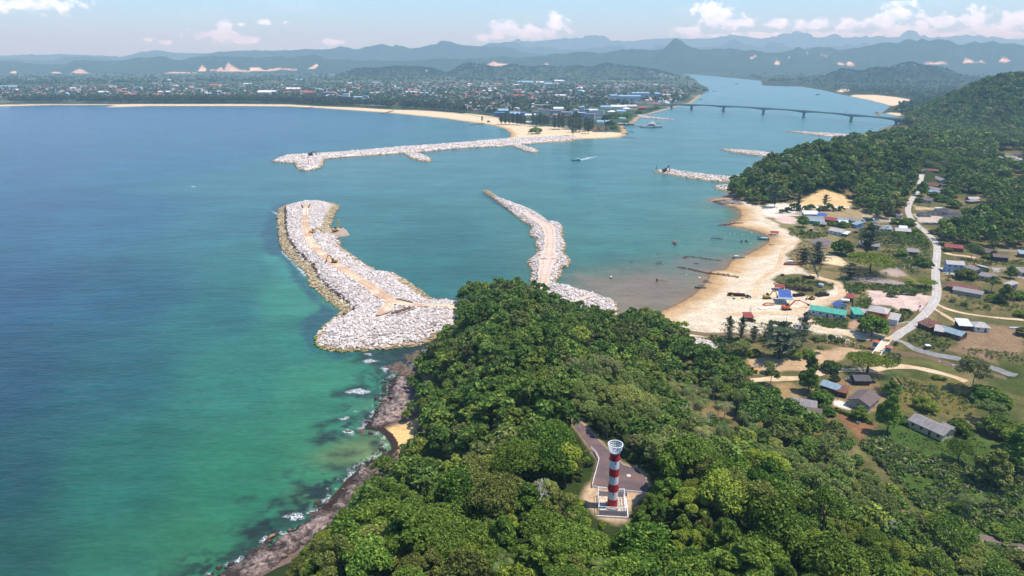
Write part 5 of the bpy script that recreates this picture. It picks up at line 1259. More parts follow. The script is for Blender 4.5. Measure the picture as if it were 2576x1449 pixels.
m = MB(); m.lathe([(0, HT + .02), (1.32, HT + .02), (1.32, HT + .16), (1.2, HT + .16)], 40); gal = m.build('gallery_floor', WHITEP, lh)
m = MB()
for i in range(18):
 a = 2 * math.pi * i / 18; c, s = math.cos(a), math.sin(a)
 m.tube((1.28 * c, 1.28 * s, HT + .1), (1.62 * c, 1.62 * s, HT + 1.1), .06, .06, 5); m.tube((1.62 * c, 1.62 * s, HT + 1.1), (1.78 * c, 1.78 * s, HT + 2.1), .06, .06, 5)
for r_, z in ((1.36, .35), (1.5, .75), (1.63, 1.15), (1.70, 1.62), (1.79, 2.1)): m.ring(r_, .085 if z > 2 else .06, HT + z, 36)
m.build('gallery_railing', WHITEP, gal)
m = MB(); m.tube((0, 0, HT), (0, 0, HT + 1.5), .09, .06, 8); m.lathe([(.0, HT + .9), (.22, HT + .9), (.24, HT + 1.3), (.1, HT + 1.5), (0, HT + 1.5)], 12); m.build('beacon_lamp', STEEL, gal)
m = MB()
for i in range(4):
 a = i * math.pi / 2 + .4; m.bar((.3 * math.cos(a), .3 * math.sin(a), HT + .3), (.95 * math.cos(a), .95 * math.sin(a), HT + .55), .5, .05)
m.build('solar_panel', GLASS, gal)
def wallbox(name, ang, z, w, h, d, mat):
 a = R(ang); r_ = trad(z); m = MB(); m.box(-w / 2, w / 2, 0, d, -h / 2, h / 2)
 o = m.build(name, mat, lh, (r_ * math.sin(a) * .97, -r_ * math.cos(a) * .97, z)); o.rotation_euler = (0, 0, a + math.pi); return o
for ang, z in ((88, 13.9), (-88, 13.9), (88, 5.6), (-88, 5.6)): wallbox('window_hood', ang, z, .5, .6, .2, RED)
for ang, z in ((-4, 4.5), (4, 13.2)): wallbox('window', ang, z, .26, .5, .06, GLASS)
wallbox('plaque', -2, 9.0, .56, .34, .06, P_('pale_plaque', 236, 190, 190))
def on_drum(name, bars, ang0, z0, mat):
 m = MB()
 for (x0, x1, y0, y1) in bars:
  k = max(2, int((x1 - x0) / .08) + 1)
  for q in range(k):
   xa = x0 + (x1 - x0) * q / k; xb = x0 + (x1 - x0) * (q + 1) / k; vs = []
   for z in (y0, y1):
    for xx in (xa, xb):
     rr = trad(z0 + z) + .03; a = R(ang0) + xx / rr; vs.append((rr * math.sin(a), -rr * math.cos(a), z0 + z))
   m.add(vs, [(0, 1, 3, 2)])
 return m.build(name, mat, lh)
LET = P_('black_lettering', 40, 26, 30, .7)
on_drum('lettering', [(-.46, -.1, 1.0, 1.14), (-.34, -.2, 0, 1.0)] + [(.06, .20, 0, 1.14), (.2, .42, 0, .14), (.2, .42, 1.0, 1.14), (.40, .52, .12, 1.02)], -26, 13.9, LET)
ec, es = math.cos(R(-5)), math.sin(R(-5))
en = empty('enclosure', (LX - .15, LY + .2, 43.0), R(-5), 'square white walled yard with posts and rails round the foot of the lighthouse', 'wall')
m = MB(); m.box(-3.3, 3.3, -4.0, 4.0, -.6, .12); m.build('floor_slab', P_('stained_slab', 214, 196, 172, .9, .2), en)
PANEL = P_('grey_white_panel', 206, 202, 210, .7, .1)
m = MB(); m.box(-3.3, 3.3, -4.02, -3.88, .12, 1.5); m.build('wall_panel', PANEL, en)
m = MB(); m.box(-3.3, 3.3, 3.88, 4.02, .12, 1.5); m.build('wall_panel', PANEL, en)
for sx_ in (-1, 1):
 m = MB(); m.bar((3.3 * sx_, -4, .5), (3.3 * sx_, 4, .5), .1); m.bar((3.3 * sx_, -4, 1.1), (3.3 * sx_, 4, 1.1), .1); m.bar((3.3 * sx_, -4, 2.5), (3.3 * sx_, 4, 2.5), .12); m.build('side_rail', WHITEP, en)
m = MB(); m.bar((-3.3, -3.95, 2.5), (3.3, -3.95, 2.5), .12); m.bar((-3.3, 3.95, 2.5), (3.3, 3.95, 2.5), .12); m.build('top_rail', WHITEP, en)
for px_, py_ in ((-3.3, -3.95), (3.3, -3.95), (-3.3, 3.95), (3.3, 3.95)):
 m = MB(); m.box(px_ - .11, px_ + .11, py_ - .11, py_ + .11, -.4, 2.6); m.build('post', WHITEP, en)
m = MB(); m.box(-3.9, 3.9, -4.9, -4.7, -.5, .5); m.box(3.7, 3.9, -4.9, 3.0, -.5, .5); m.build('outer_kerb', WHITEP, en)
m = MB(); m.bar((-2.6, -2.6, .45), (-.9, -1.6, .7), .09); m.bar((2.6, -3, .35), (1.2, -1.6, .8), .09); m.bar((-2.0, -2.6, .4), (2.0, -3.0, .4), .1); m.build('stay', WHITEP, en)
def railing(name, pts, z, h, label, post=2.0, mat=WHITEP, cat='railing'):
 P = np.array(pts); m = MB(); e = empty(name, (P[0][0], P[0][1], z), 0, label, cat); o = P[0]
 for a, b in zip(P[:-1], P[1:]):
  for hh in (h, h * .55): m.bar((a[0] - o[0], a[1] - o[1], hh), (b[0] - o[0], b[1] - o[1], hh), .12 if hh == h else .07, .2 if hh == h else .1)
 m.build('rail', mat, e)
 for a, b in zip(P[:-1], P[1:]):
  n = max(1, int(np.hypot(*(b - a)) / post))
  for k in range(n + 1 if (b is P[-1] or (b == P[-1]).all()) else n):
   q = a + (b - a) * k / n - o; m2 = MB(); m2.box(q[0] - .06, q[0] + .06, q[1] - .06, q[1] + .06, -.3, h); m2.build('post', mat, e)
 return e
railing('guard_rail', poly('K', [(200, 858), (212, 790), (245, 680), (278, 548), (240, 470), (186, 414)], 43.4), 43.0, .9, 'white guard rail along the seaward edge of the paved lighthouse yard', 2.5)
railing('low_fence', poly('K', [(196, 862), (300, 876), (430, 897), (600, 915), (740, 930), (870, 944)], 43.2), 43.0, .5, 'low white kerb fence between the paving and the lighthouse plot', 3)
m = MB(); x, y = atz('K', 540, 945, 43.3); m.box(-1.3, 1.3, -.5, .5, 0, .9); o = m.build('utility_box', P_('grey_box', 120, 122, 126), None, (x, y, 43.0)); tag(o, 'grey utility box behind the lighthouse wall', 'box')
m = MB(); m.lathe([(0, .02), (.55, .02), (.55, .1), (.3, .16), (0, .16)], 14); x, y = atz('K', 623, 732, 43.1); tag(m.build('manhole_cover', WHITEP, None, (x, y, 43.06)), 'small pale round cover in the paved yard right of the lighthouse', 'manhole')
ROOFC = {'grey': roofmat('roof_grey', rgb(168, 160, 156, .66), (.13, .115, .11)), 'dark': roofmat('roof_dark', rgb(104, 96, 100, .62), (.09, .08, .085), .3), 'brown': roofmat('roof_brown', rgb(134, 116, 108, .62), (.09, .07, .06)), 'rust': roofmat('roof_rust', rgb(150, 96, 76, .62), (.11, .05, .035), .6),
         'red': roofmat('roof_red', rgb(172, 80, 72, .64), (.24, .09, .07), .5), 'blue': roofmat('roof_blue', rgb(76, 110, 186, .66), (.12, .2, .4), .2), 'lblue': roofmat('roof_light_blue', rgb(158, 182, 194, .68), (.3, .31, .32), .5), 'green': roofmat('roof_green', rgb(92, 190, 160, .68), (.1, .36, .28), .25), 'white': roofmat('roof_white', rgb(232, 234, 236, .76), (.5, .49, .47), .3), 'pale': roofmat('roof_pale', rgb(204, 196, 190, .7), (.3, .26, .24), .4), 'tile': roofmat('roof_tile', rgb(204, 120, 88, .66), (.36, .16, .1), .3)}
WALLC = {'white': P_('wall_white', 226, 226, 226, .8), 'cream': P_('wall_cream', 222, 206, 170, .8), 'blue': P_('wall_blue', 170, 190, 216, .8), 'wood': WOOD, 'dark': P_('wall_dark', 74, 66, 60, .9, .2), 'orange': P_('wall_orange', 206, 112, 66, .8), 'grey': CONC, 'beige': P_('wall_beige', 196, 172, 140, .8), 'red': P_('wall_red', 176, 60, 56, .8), 'teal': P_('wall_teal', 110, 166, 172, .8)}
WINM = P_('window_dark', 52, 54, 58, .3, .1); DOORM = P_('door_wood', 96, 66, 48, .7, .15)
def roof_shape(m, L, D, h, kind, over=.6, pitch=.42, t=.14):
 l, d = L / 2 + over, D / 2 + over; rz = h + d * pitch * .92; e = h - .12
 if kind == 'gable':
  for s_ in (1, -1):
   m.add([(-l, s_ * d, e), (l, s_ * d, e), (l, 0, rz), (-l, 0, rz), (-l, s_ * d, e + t), (l, s_ * d, e + t), (l, 0, rz + t), (-l, 0, rz + t)], [(4, 5, 6, 7), (0, 3, 2, 1), (0, 1, 5, 4), (0, 4, 7, 3), (1, 2, 6, 5)])
 elif kind == 'hip':
  q = min(l * .8, d)
  m.add([(-l, -d, e), (l, -d, e), (l, d, e), (-l, d, e), (-l + q, 0, rz), (l - q, 0, rz)], [(0, 1, 5, 4), (2, 3, 4, 5), (1, 2, 5), (3, 0, 4), (0, 3, 2, 1)])
 elif kind == 'shed':
  m.add([(-l, -d, e), (l, -d, e), (l, d, e + d * pitch), (-l, d, e + d * pitch), (-l, -d, e + t), (l, -d, e + t), (l, d, e + t + d * pitch), (-l, d, e + t + d * pitch)], [(4, 5, 6, 7), (0, 3, 2, 1), (0, 1, 5, 4), (1, 2, 6, 5), (2, 3, 7, 6), (3, 0, 4, 7)])
 elif kind == 'flat':
  m.box(-l + over * .6, l - over * .6, -d + over * .6, d - over * .6, h, h + .35)
def gable_ends(m, L, D, h, pitch=.42, over=.6):
 l, d = L / 2 - .03, D / 2; g = (d) * pitch * .9
 for s_ in (-1, 1): m.add([(s_ * l, -d, h - .05), (s_ * l, d, h - .05), (s_ * l, 0, h + g)], [(0, 1, 2) if s_ > 0 else (0, 2, 1)])
def one_block(e, L, D, h, kind, roof, wall, floors=1, ox=0, oy=0, oz=0, pitch=.42, open_=False, wins=True, over=.6):
 def sh(m):
  m.v = [(a + ox, b + oy, c + oz) for a, b, c in m.v]; return m
 if open_:
  for sx_ in (-1, 1):
   for sy_ in (-1, 1):
    m = MB(); m.box(sx_ * (L / 2 - .2) - .1, sx_ * (L / 2 - .2) + .1, sy_ * (D / 2 - .2) - .1, sy_ * (D / 2 - .2) + .1, -.6, h + .3); sh(m).build('post', WOOD, e)
 else:
  m = MB(); m.box(-L / 2, L / 2, -D / 2, D / 2, -1.0, h)
  if kind == 'gable': gable_ends(m, L, D, h, pitch)
  w_ = sh(m).build('wall', wall, e)
  if wins:
   for f in range(floors):
    zc = h / floors * (f + .55); n = max(2, min(5, int(L / 3.4)))
    for k in range(n):
     xx = -L / 2 + L * (k + .5) / n; m = MB()
     if f == 0 and k == n // 2: m.box(xx - .5, xx + .5, -D / 2 - .05, -D / 2 + .02, 0, 2.1); sh(m).build('door', DOORM, w_)
     else: m.box(xx - .55, xx + .55, -D / 2 - .05, -D / 2 + .02, zc - .5, zc + .55); sh(m).build('window', WINM, w_)
    for s_ in (-1, 1):
     m = MB(); x0 = s_ * L / 2; m.box(min(x0 - .02 * s_, x0 + .05 * s_), max(x0 - .02 * s_, x0 + .05 * s_), -.6, .6, zc - .5, zc + .55); sh(m).build('window', WINM, w_)
 m = MB(); roof_shape(m, L, D, h, kind, over, pitch); sh(m).build('roof', roof, e)
NH = 0
def house(s, p0, p1, D, h, kind, roof, wall, label, floors=1, name='house', cat='house', group='houses of the shore village', wings=(), **kw):
 """ridge end positions on the sheet, depth in metres"""
 global NH
 gx, gy, gz = ground(s, (p0[0] + p1[0]) / 2, (p0[1] + p1[1]) / 2 + 20)
 rz = gz + h + D * .5 * kw.get('pitch', .42) * (.9 if kind in ('gable', 'hip') else .5)
 a = np.array(atz(s, p0[0], p0[1], rz)); b = np.array(atz(s, p1[0], p1[1], rz)); c = (a + b) / 2; v = b - a; L = float(np.hypot(*v)); ang = math.atan2(v[1], v[0])
 if kind == 'hip': L = L + D * .6
 if ang > math.pi / 2: ang -= math.pi
 if ang < -math.pi / 2: ang += math.pi
 gz = min(h1(c[0] + q[0], c[1] + q[1]) for q in ((0, 0), (L * .4, 0), (-L * .4, 0), (0, D * .4), (0, -D * .4))) + .15
 e = empty(name, (c[0], c[1], gz), ang, label, cat, group)
 one_block(e, L, D, h, kind, ROOFC[roof], WALLC[wall], floors, **kw)
 for (ox, oy, l2, d2, h2, k2, r2, w2) in wings: one_block(e, l2, d2, h2, k2, ROOFC[r2], WALLC[w2], 1, ox, oy, 0, wins=False)
 NH += 1
 return e
HS = [
 ('V3', (165, 50), (455, 92), 9, 3.0, 'gable', 'grey', 'grey', 'long grey-roofed house behind a thin casuarina, left of the road bend'),
 ('V3', (850, 162), (1010, 172), 8, 3.0, 'gable', 'grey', 'wood', 'grey-roofed wooden house beside a round tree, left of the straight road'),
 ('V3', (1415, 98), (1680, 122), 8, 3.0, 'gable', 'red', 'wood', 'house with half red, half grey roof right of the road, at the wood edge'),
 ('V3', (1860, 120), (2120, 192), 9, 3.0, 'gable', 'brown', 'wood', 'brown-grey roofed house behind the tall open tree, at the wood edge'),
 ('V3', (2120, 243), (2335, 262), 7, 3.2, 'gable', 'brown', 'dark', 'dark wooden house on its own, right of the pale sandy drive'),
 ('V3', (2500, 214), (2600, 222), 6, 2.8, 'shed', 'lblue', 'wood', 'blue-roofed shack at the right end of the village lane'),
 ('V3', (1790, 408), (1925, 465), 7, 2.8, 'gable', 'grey', 'grey', 'low grey house behind the two-storey pale blue house'),
 ('V3', (1935, 410), (2000, 440), 6, 2.8, 'shed', 'pale', 'grey', 'small pale shed beside the round bush, right of the two-storey house'),
 ('V3', (1960, 512), (2185, 560), 8, 3.0, 'gable', 'grey', 'cream', 'cream bungalow with a patched grey roof behind a large tree'),
 ('V3', (2440, 455), (2600, 470), 8, 3.0, 'gable', 'grey', 'grey', 'grey house cut by the right edge, by the rubble heaps'),
 ('V3', (2345, 662), (2430, 690), 6, 4.0, 'shed', 'pale', 'grey', 'tall grey shed right of the long rusty-roofed row'),
 ('V3', (1090, 1225), (1270, 1300), 7, 2.6, 'shed', 'rust', 'dark', 'low rusty-roofed hut under the bare tree'),
 ('V3', (1275, 1330), (1390, 1350), 6, 2.8, 'shed', 'pale', 'wood', 'pale patched shack between the rusty hut and the blue-grey shack'),
 ('V3', (1400, 1310), (1700, 1400), 7, 2.8, 'gable', 'lblue', 'wood', 'long blue-grey shack below the white-roofed house'),
 ('V3', (58, 1082), (175, 1086), 7, 3, 'shed', 'green', 'teal', 'small green-roofed shed beside the big round dark tree'),
 ('V3', (-10, 862), (52, 874), 4, 2.6, 'shed', 'red', 'dark', 'small red-roofed shed above the white tank'),
 ('V2', (1010, 248), (1110, 262), 8, 2.8, 'shed', 'brown', 'wood', 'brown shed closing off the end of the concrete road'),
 ('V2', (1150, 250), (1320, 262), 8, 2.8, 'gable', 'rust', 'wood', 'rusty-roofed shed at the top of the concrete road'),
 ('V2', (1290, 350), (1415, 395), 9, 3, 'gable', 'grey', 'blue', 'grey-roofed house with blue front, first below the rusty sheds'),
 ('V2', (1165, 440), (1340, 465), 9, 2.8, 'gable', 'rust', 'wood', 'rusty-roofed house with a yellow awning by the upper road'),
 ('V2', (1190, 500), (1370, 540), 9, 2.8, 'gable', 'grey', 'white', 'grey gabled house, third below the rusty sheds by the upper road'),
 ('V2', (1200, 568), (1350, 590), 8, 2.8, 'gable', 'lblue', 'white', 'pale blue roofed house above the dark round tree by the upper road'),
 ('V2', (1085, 692), (1230, 705), 10, 3.0, 'gable', 'brown', 'blue', 'brown-roofed house with bright blue awning on the grass by the road'),
 ('V2', (1750, 690), (1900, 692), 8, 2.6, 'gable', 'pale', 'wood', 'pale weathered hut at the back of the grassy clearing'),
 ('V2', (1770, 735), (1885, 725), 6, 2.6, 'hip', 'grey', 'wood', 'small dark hut in the grassy clearing'),
 ('V2', (2240, 385), (2345, 400), 9, 4, 'gable', 'dark', 'red', 'small dark gabled house beside the large white house in the trees'),
 ('V2', (2110, 72), (2290, 100), 11, 3, 'gable', 'pale', 'white', 'pale roofed house, left end of the dense rows at the upper right'),
 ('V2', (2210, 135), (2380, 160), 11, 3, 'gable', 'grey', 'white', 'grey gabled house in front of the dense rows at the upper right'),
 ('V2', (2290, 80), (2470, 90), 11, 3, 'gable', 'grey', 'grey', 'grey roof in the middle of the dense rows at the upper right'),
 ('V2', (2300, 122), (2500, 135), 9, 3, 'gable', 'brown', 'grey', 'brown roof in the middle of the dense rows at the upper right'),
 ('V2', (2440, 42), (2600, 55), 11, 3, 'gable', 'dark', 'grey', 'dark roof at the back of the dense rows at the upper right'),
 ('V2', (2450, 120), (2574, 128), 9, 3, 'gable', 'pale', 'white', 'pale roof right of the brown roof at the upper right'),
 ('V2', (2520, 180), (2620, 188), 9, 3, 'gable', 'red', 'grey', 'red roof in front of the dense rows at the upper right'),
 ('V2', (1370, 850), (1500, 880), 12, 3.2, 'hip', 'dark', 'grey', 'dark hipped annexe behind the large white villa'),
 ('V2', (690, 905), (790, 915), 7, 3, 'gable', 'red', 'white', 'small red-roofed house at the foot of the wooded knoll by the road'),
 ('V2', (700, 935), (780, 940), 5, 2.8, 'gable', 'grey', 'white', 'small grey-roofed house in front of the little red-roofed one'),
 ('V2', (0, 995), (185, 1030), 8, 2.8, 'gable', 'grey', 'wood', 'grey roof at the right end of the crowded beach row'),
 ('V2', (95, 1065), (165, 1085), 8, 3.4, 'shed', 'lblue', 'blue', 'narrow blue shed below the green truck'),
 ('V2', (390, 1095), (560, 1130), 9, 2.8, 'gable', 'grey', 'white', 'grey roof by the parked white cars'),
 ('V2', (470, 1135), (620, 1145), 7, 2.8, 'shed', 'lblue', 'grey', 'light blue shack in front of the grey roof by the white cars'),
 ('V2', (680, 1150), (900, 1165), 8, 2.8, 'gable', 'pale', 'wood', 'low pale-roofed house beside the road junction tree'),
 ('V2', (745, 1130), (850, 1140), 5, 3.0, 'shed', 'white', 'white', 'white lean-to on the low pale house at the junction'),
 ('V1', (1890, 182), (2100, 186), 8, 3.4, 'shed', 'white', 'blue', 'white and blue shed at the back of the crowded beach row'),
 ('V1', (2100, 210), (2220, 225), 7, 3, 'shed', 'blue', 'blue', 'small blue-roofed shed behind the crowded beach row'),
 ('V1', (1915, 235), (2200, 245), 8, 3, 'gable', 'grey', 'wood', 'long grey roof in the crowded beach row'),
 ('V1', (1985, 268), (2195, 285), 8, 2.8, 'gable', 'lblue', 'teal', 'light blue roof in front of the long grey roof'),
 ('V1', (2140, 338), (2220, 345), 5, 2.4, 'shed', 'grey', 'wood', 'little grey shed below the light blue roof'),
 ('V1', (2215, 250), (2380, 270), 9, 2.8, 'gable', 'red', 'wood', 'red roof in the middle of the crowded beach row'),
 ('V1', (2380, 260), (2560, 285), 9, 2.8, 'gable', 'lblue', 'teal', 'blue-grey roof right of the red roof in the beach row'),
 ('V1', (2420, 322), (2540, 328), 6, 2.6, 'shed', 'white', 'white', 'low white roof in front of the blue-grey roof'),
 ('V1', (1985, 408), (2030, 412), 4, 2.4, 'shed', 'grey', 'wood', 'tiny grey shed on the grass above the beach'),
 ('R5', (1135, 592), (1243, 502), 9, 3.0, 'gable', 'brown', 'grey', 'grey-roofed wooden house with a red porch, in the bare yard'),
 ('R5', (775, 400), (945, 455), 6, 2.5, 'gable', 'lblue', 'wood', 'faded blue tin roof behind the yellow-green bush'),
 ('R5', (930, 478), (1015, 495), 5, 2.5, 'shed', 'rust', 'dark', 'rusty tin roofed lean-to joined to the faded blue roof'),
 ('R5', (1075, 350), (1225, 352), 6, 2.3, 'gable', 'dark', 'dark', 'dark hut in the shade of the umbrella tree'),
 ('V4', (1040, 738), (1220, 748), 6, 2.4, 'shed', 'pale', 'wood', 'ragged grey shack above the creek, behind a thin casuarina'),
 ('V4', (1795, 300), (1878, 312), 4, 2.4, 'shed', 'red', 'dark', 'small red-roofed hut by the green fence and the white tank'),
]
for a in HS: house(*a)
house('V3', (1430, 342), (1680, 360), 8, 6.0, 'gable', 'pale', 'blue', 'two-storey pale blue house with a grey roof right of the road', 2)
house('V3', (1465, 655), (1900, 730), 9, 3.0, 'gable', 'rust', 'wood', 'long row house with rusty and grey roof right of the road', wings=[(4, -6.5, 16, 4.5, 2.4, 'shed', 'grey', 'grey')])
house('V3', (1890, 1245), (1965, 1250), 8, 3.0, 'hip', 'pale', 'white', 'white-roofed house with a hipped grey end on the dry plot', wings=[(-8.2, 0.5, 6, 7, 2.8, 'shed', 'white', 'dark')])
house('V3', (390, 1010), (500, 1030), 10, 6.0, 'hip', 'pale', 'orange', 'two-storey orange house with a red-edged hipped roof behind the big round tree', 2, wings=[(-9.5, 1.0, 6, 6, 3.0, 'gable', 'pale', 'white'), (9.0, -2, 4.5, 7, 3.4, 'shed', 'pale', 'white')])
house('V2', (1530, 925), (1700, 960), 15, 3.6, 'hip', 'dark', 'white', 'large new white villa with a dark hipped roof and arched portico', wings=[(-2, -9, 5, 6, 3.6, 'gable', 'dark', 'white'), (8, -7, 5, 5, 3.4, 'hip', 'dark', 'white')])
house('V2', (2010, 990), (2200, 1030), 12, 3.2, 'gable', 'brown', 'beige', 'beige gabled house with a red awning beside the white car', wings=[(5, -8, 5, 4, 2.6, 'shed', 'red', 'red')])
house('V2', (2370, 415), (2600, 430), 14, 5.5, 'gable', 'dark', 'white', 'large white two-storey house with a dark roof in the trees', 2)
house('V1', (2300, 405), (2500, 440), 9, 3, 'gable', 'pale', 'white', 'white-grey gabled house on the grass below the beach row', wings=[(8, -2, 5, 6, 2.4, 'shed', 'white', 'wood')])
house('R5', (440, 580), (690, 622), 8, 3.0, 'gable', 'grey', 'wood', 'weathered grey cross-gabled house at the woodland edge', wings=[(-7, -5.5, 9, 5, 2.6, 'shed', 'grey', 'wood'), (4.5, -5.5, 5, 6, 2.7, 'gable', 'brown', 'wood')])
house('R5', (1720, 752), (2065, 905), 8, 2.9, 'gable', 'grey', 'cream', 'long derelict house with holes in its grey roof in the green field', wings=[(4, 5, 4, 4, 2.6, 'gable', 'grey', 'cream')])
house('V4', (1278, 450), (1782, 532), 9, 3.2, 'gable', 'green', 'white', 'long pale shed with a sea-green roof at the end of the sandy track', name='shed', cat='shed', pitch=.3)
house('V4', (1665, 395), (1730, 432), 6, 3.0, 'gable', 'blue', 'white', 'little hut with a bright blue roof behind the sea-green shed', name='hut', cat='hut')
house('V4', (285, 592), (395, 592), 5, 2.6, 'shed', 'red', 'dark', 'red-roofed stall on the sand with a leaning ladder frame', name='hut', cat='hut')
house('V4', (740, 140), (862, 148), 5.5, 2.4, 'gable', 'red', 'dark', 'red-roofed open shelter beside the black scrap heap', name='shelter', cat='shelter', open_=True)
house('V1', (1415, 458), (1512, 462), 4.5, 2.4, 'gable', 'red', 'dark', 'small red-roofed open shelter on the bay beach', name='shelter', cat='shelter', open_=True)
e = house('V4', (800, 268), (960, 280), 8, 4.4, 'shed', 'blue', 'dark', 'tall open work shelter with a blue and white roof on posts', name='shelter', cat='shelter', open_=True, wings=())
m = MB(); roof_shape(m, 8.6, 4.0, 3.7, 'shed', .2, .42); m.v = [(a, b - 5.2, c) for a, b, c in m.v]; m.build('lower_roof', ROOFC['lblue'], e)
def shell(s, x, y, L, D, h, ang, label):
 gx, gy, gz = ground(s, x, y); e = empty('unfinished_house', (gx, gy, gz), R(ang), label, 'house', 'houses of the shore village')
 for (x0, x1, y0, y1) in ((-L / 2, L / 2, -D / 2, -D / 2 + .25), (-L / 2, L / 2, D / 2 - .25, D / 2), (-L / 2, -L / 2 + .25, -D / 2, D / 2), (L / 2 - .25, L / 2, -D / 2, D / 2), (-.12, .12, -D / 2, D / 2)):
  m = MB(); m.box(x0, x1, y0, y1, -.6, h + random.uniform(0, .05)); m.build('wall', CONC, e)
 for k in (-.3, .22):
  m = MB(); m.box(L * k - .6, L * k + .6, -D / 2 - .05, -D / 2 + .05, 1, 2.1); m.build('window', WINM, e)
shell('V2', 1095, 975, 10, 9, 3.2, -8, 'unfinished block house without a roof, nearer the road')
shell('V2', 1252, 955, 9, 9, 3.0, -8, 'unfinished block house without a roof, next to the white villa')
shell('V2', 1195, 1095, 13, 4, 1.4, -6, 'low roofless block building by the road junction')
def excavator(s, x, y, ang, size, mat, label, boom=(2.6, 3.2), reach=(2.6, -2.2), z=None, up=0):
 gx, gy, gz = ground(s, x, y) if z is None else (*atz(s, x, y, z), z)
 e = empty('excavator', (gx, gy, gz), R(ang), label, 'excavator', 'excavators at work on the shore'); e.scale = (size,) * 3
 for sy_ in (-1, 1):
  m = MB(); m.side([(-1.9, .15), (-1.6, 0), (1.6, 0), (1.9, .15), (1.95, .6), (1.6, .85), (-1.6, .85), (-1.95, .6)], sy_ * 1.15 - .3, sy_ * 1.15 + .3); m.build('track', BLACKP, e)
 m = MB(); m.box(-.8, .8, -.85, .85, .5, 1.0); m.build('undercarriage', BLACKP, e)
 m = MB(); m.side([(-2.3, 1.0), (1.1, 1.0), (1.1, 1.5), (-.6, 1.9), (-1.4, 2.2), (-2.3, 2.1)], -1.3, 1.3); m.build('body', mat, e)
 m = MB(); m.side([(-.2, 1.5), (1.15, 1.5), (1.2, 2.2), (.8, 3.0), (-.2, 3.0)], .35, 1.28); m.build('cab', GLASS, e)
 a = Vector((.9, -.25, 1.6)); b = a + Vector((boom[0] * .55, 0, boom[1])); c = a + Vector((boom[0], 0, boom[1] * .95)); d = c + Vector((reach[0], 0, reach[1]))
 m = MB(); m.bar(a, b, .42, .6); m.bar(b, c + Vector((.1, 0, 0)), .4, .52); m.build('boom', mat, e)
 m = MB(); m.bar(c - (d - c) * .15, d, .34, .42); m.build('arm', mat, e)
 m = MB(); m.tube(a + Vector((.2, .35, .1)), (a + b) / 2 + Vector((0, .35, .1)), .1, .1, 6); m.tube(b, c + (d - c) * .1 + Vector((0, .2, .5)), .08, .08, 6); m.build('hydraulic_ram', STEEL, e)
 m = MB(); m.v = []; k = d
 m.side([(k.x - .35, k.z + .25), (k.x + .25, k.z + .2), (k.x + .5, k.z - .5), (k.x - .1, k.z - .8), (k.x - .5, k.z - .4)], -.75, .25); m.build('bucket', BLACKP if mat is not RUST else RUST, e)
 return e
excavator('B1', 945, 995, 170, 1.15, YEL, 'yellow excavator on the orange track halfway along the long breakwater', (3.2, 3.2), (1.6, -3.6), 4.4)
excavator('B1', 625, 562, 18, 1.2, YEL, 'yellow excavator at the edge of the long breakwater, boom towards the platform', (3.4, 2.4), (2.0, -2.2), 3.6)
excavator('B1', 962, 534, 42, 1.25, YEL, 'tall-boomed excavator standing on the earth platform', (2.6, 6.6), (1.0, -5.6), 2.4)
excavator('V4', 620, 345, 12, 1.15, YEL, 'yellow excavator on the sand beside the blue and white shelter', (3.6, 2.6), (1.8, -3.2))
excavator('V4', 905, 510, 12, 1.25, ORG, 'orange long-reach excavator beside the white slab', (5.6, 3.0), (5.2, -2.4))
excavator('S5', 2450, 985, 20, 1.6, RUST, 'reddish excavator near the tip of the rubble breakwater before the wooded knoll', (2.6, 3.2), (.6, -4.2), 2.4)
excavator('T1', 2345, 1172, 0, 1.7, RUST, 'dark excavator far away on the head of the river-mouth breakwater', (3, 2), (1.4, -2.4), 3.8)
excavator('R5', 40, 312, 160, 1.0, YEL, 'yellow backhoe half hidden by bushes beside the sandy road', (2.2, 2.0), (1.2, -2.6))
excavator('V4', 1270, 360, 200, .9, YEL, 'old yellow digger parked at the end of the scrap yard', (2.2, 1.6), (1.2, -2.0))
gx, gy, gz = ground('V4', 640, 440); m = MB(); m.bar((-4, -.4, .3), (-1, .1, 1.3), .4, .6); m.bar((-1, .1, 1.3), (3.6, .5, .9), .4, .6); m.bar((-3.6, -1.6, .3), (3.2, -.9, .5), .4, .5); tag(m.build('boom_section', ORG, None, (gx, gy, gz)), 'orange excavator boom lying on the sand', 'machine part')
def vehicle(s, x, y, ang, mat, label, kind='car', z=None):
 gx, gy, gz = ground(s, x, y); e = empty('parked_car' if kind == 'car' else 'truck', (gx, gy, gz + .15), R(ang), label, kind, 'parked cars in the village' if kind == 'car' else None)
 if kind == 'car':
  m = MB(); m.side([(-2.1, .35), (2.1, .35), (2.15, .75), (1.2, .95), (-1.9, 1.0), (-2.15, .8)], -.85, .85); bd = m.build('body', mat, e)
  m = MB(); m.side([(-1.75, .97), (1.05, .92), (.45, 1.48), (-1.35, 1.5)], -.74, .74); m.build('window', GLASS, bd)
  m = MB(); m.side([(-1.3, 1.5), (.4, 1.48), (.3, 1.56), (-1.2, 1.58)], -.72, .72); m.build('roof', mat, e)
  wx_, r_ = (-1.3, 1.3), .33
 else:
  m = MB(); m.box(2.2, 4.0, -1.15, 1.15, .7, 2.6); m.build('cab', WHITEP, e)
  m = MB(); m.box(3.95, 4.03, -1.0, 1.0, 1.6, 2.4); m.build('window', GLASS, e)
  m = MB(); m.box(-4.2, 2.0, -1.25, 1.25, .9, 3.0); m.build('cargo_box', mat, e)
  m = MB(); m.box(-4.2, 4.0, -.5, .5, .55, .9); m.build('chassis', BLACKP, e); wx_, r_ = (-2.6, 3.1), .5
 for w in wx_:
  for sy_ in (-1, 1):
   q = .82 if kind == 'car' else 1.1; m = MB(); m.tube((w, sy_ * q - .1, r_), (w, sy_ * q + .1, r_), r_, r_, 12); m.build('wheel', BLACKP, e)
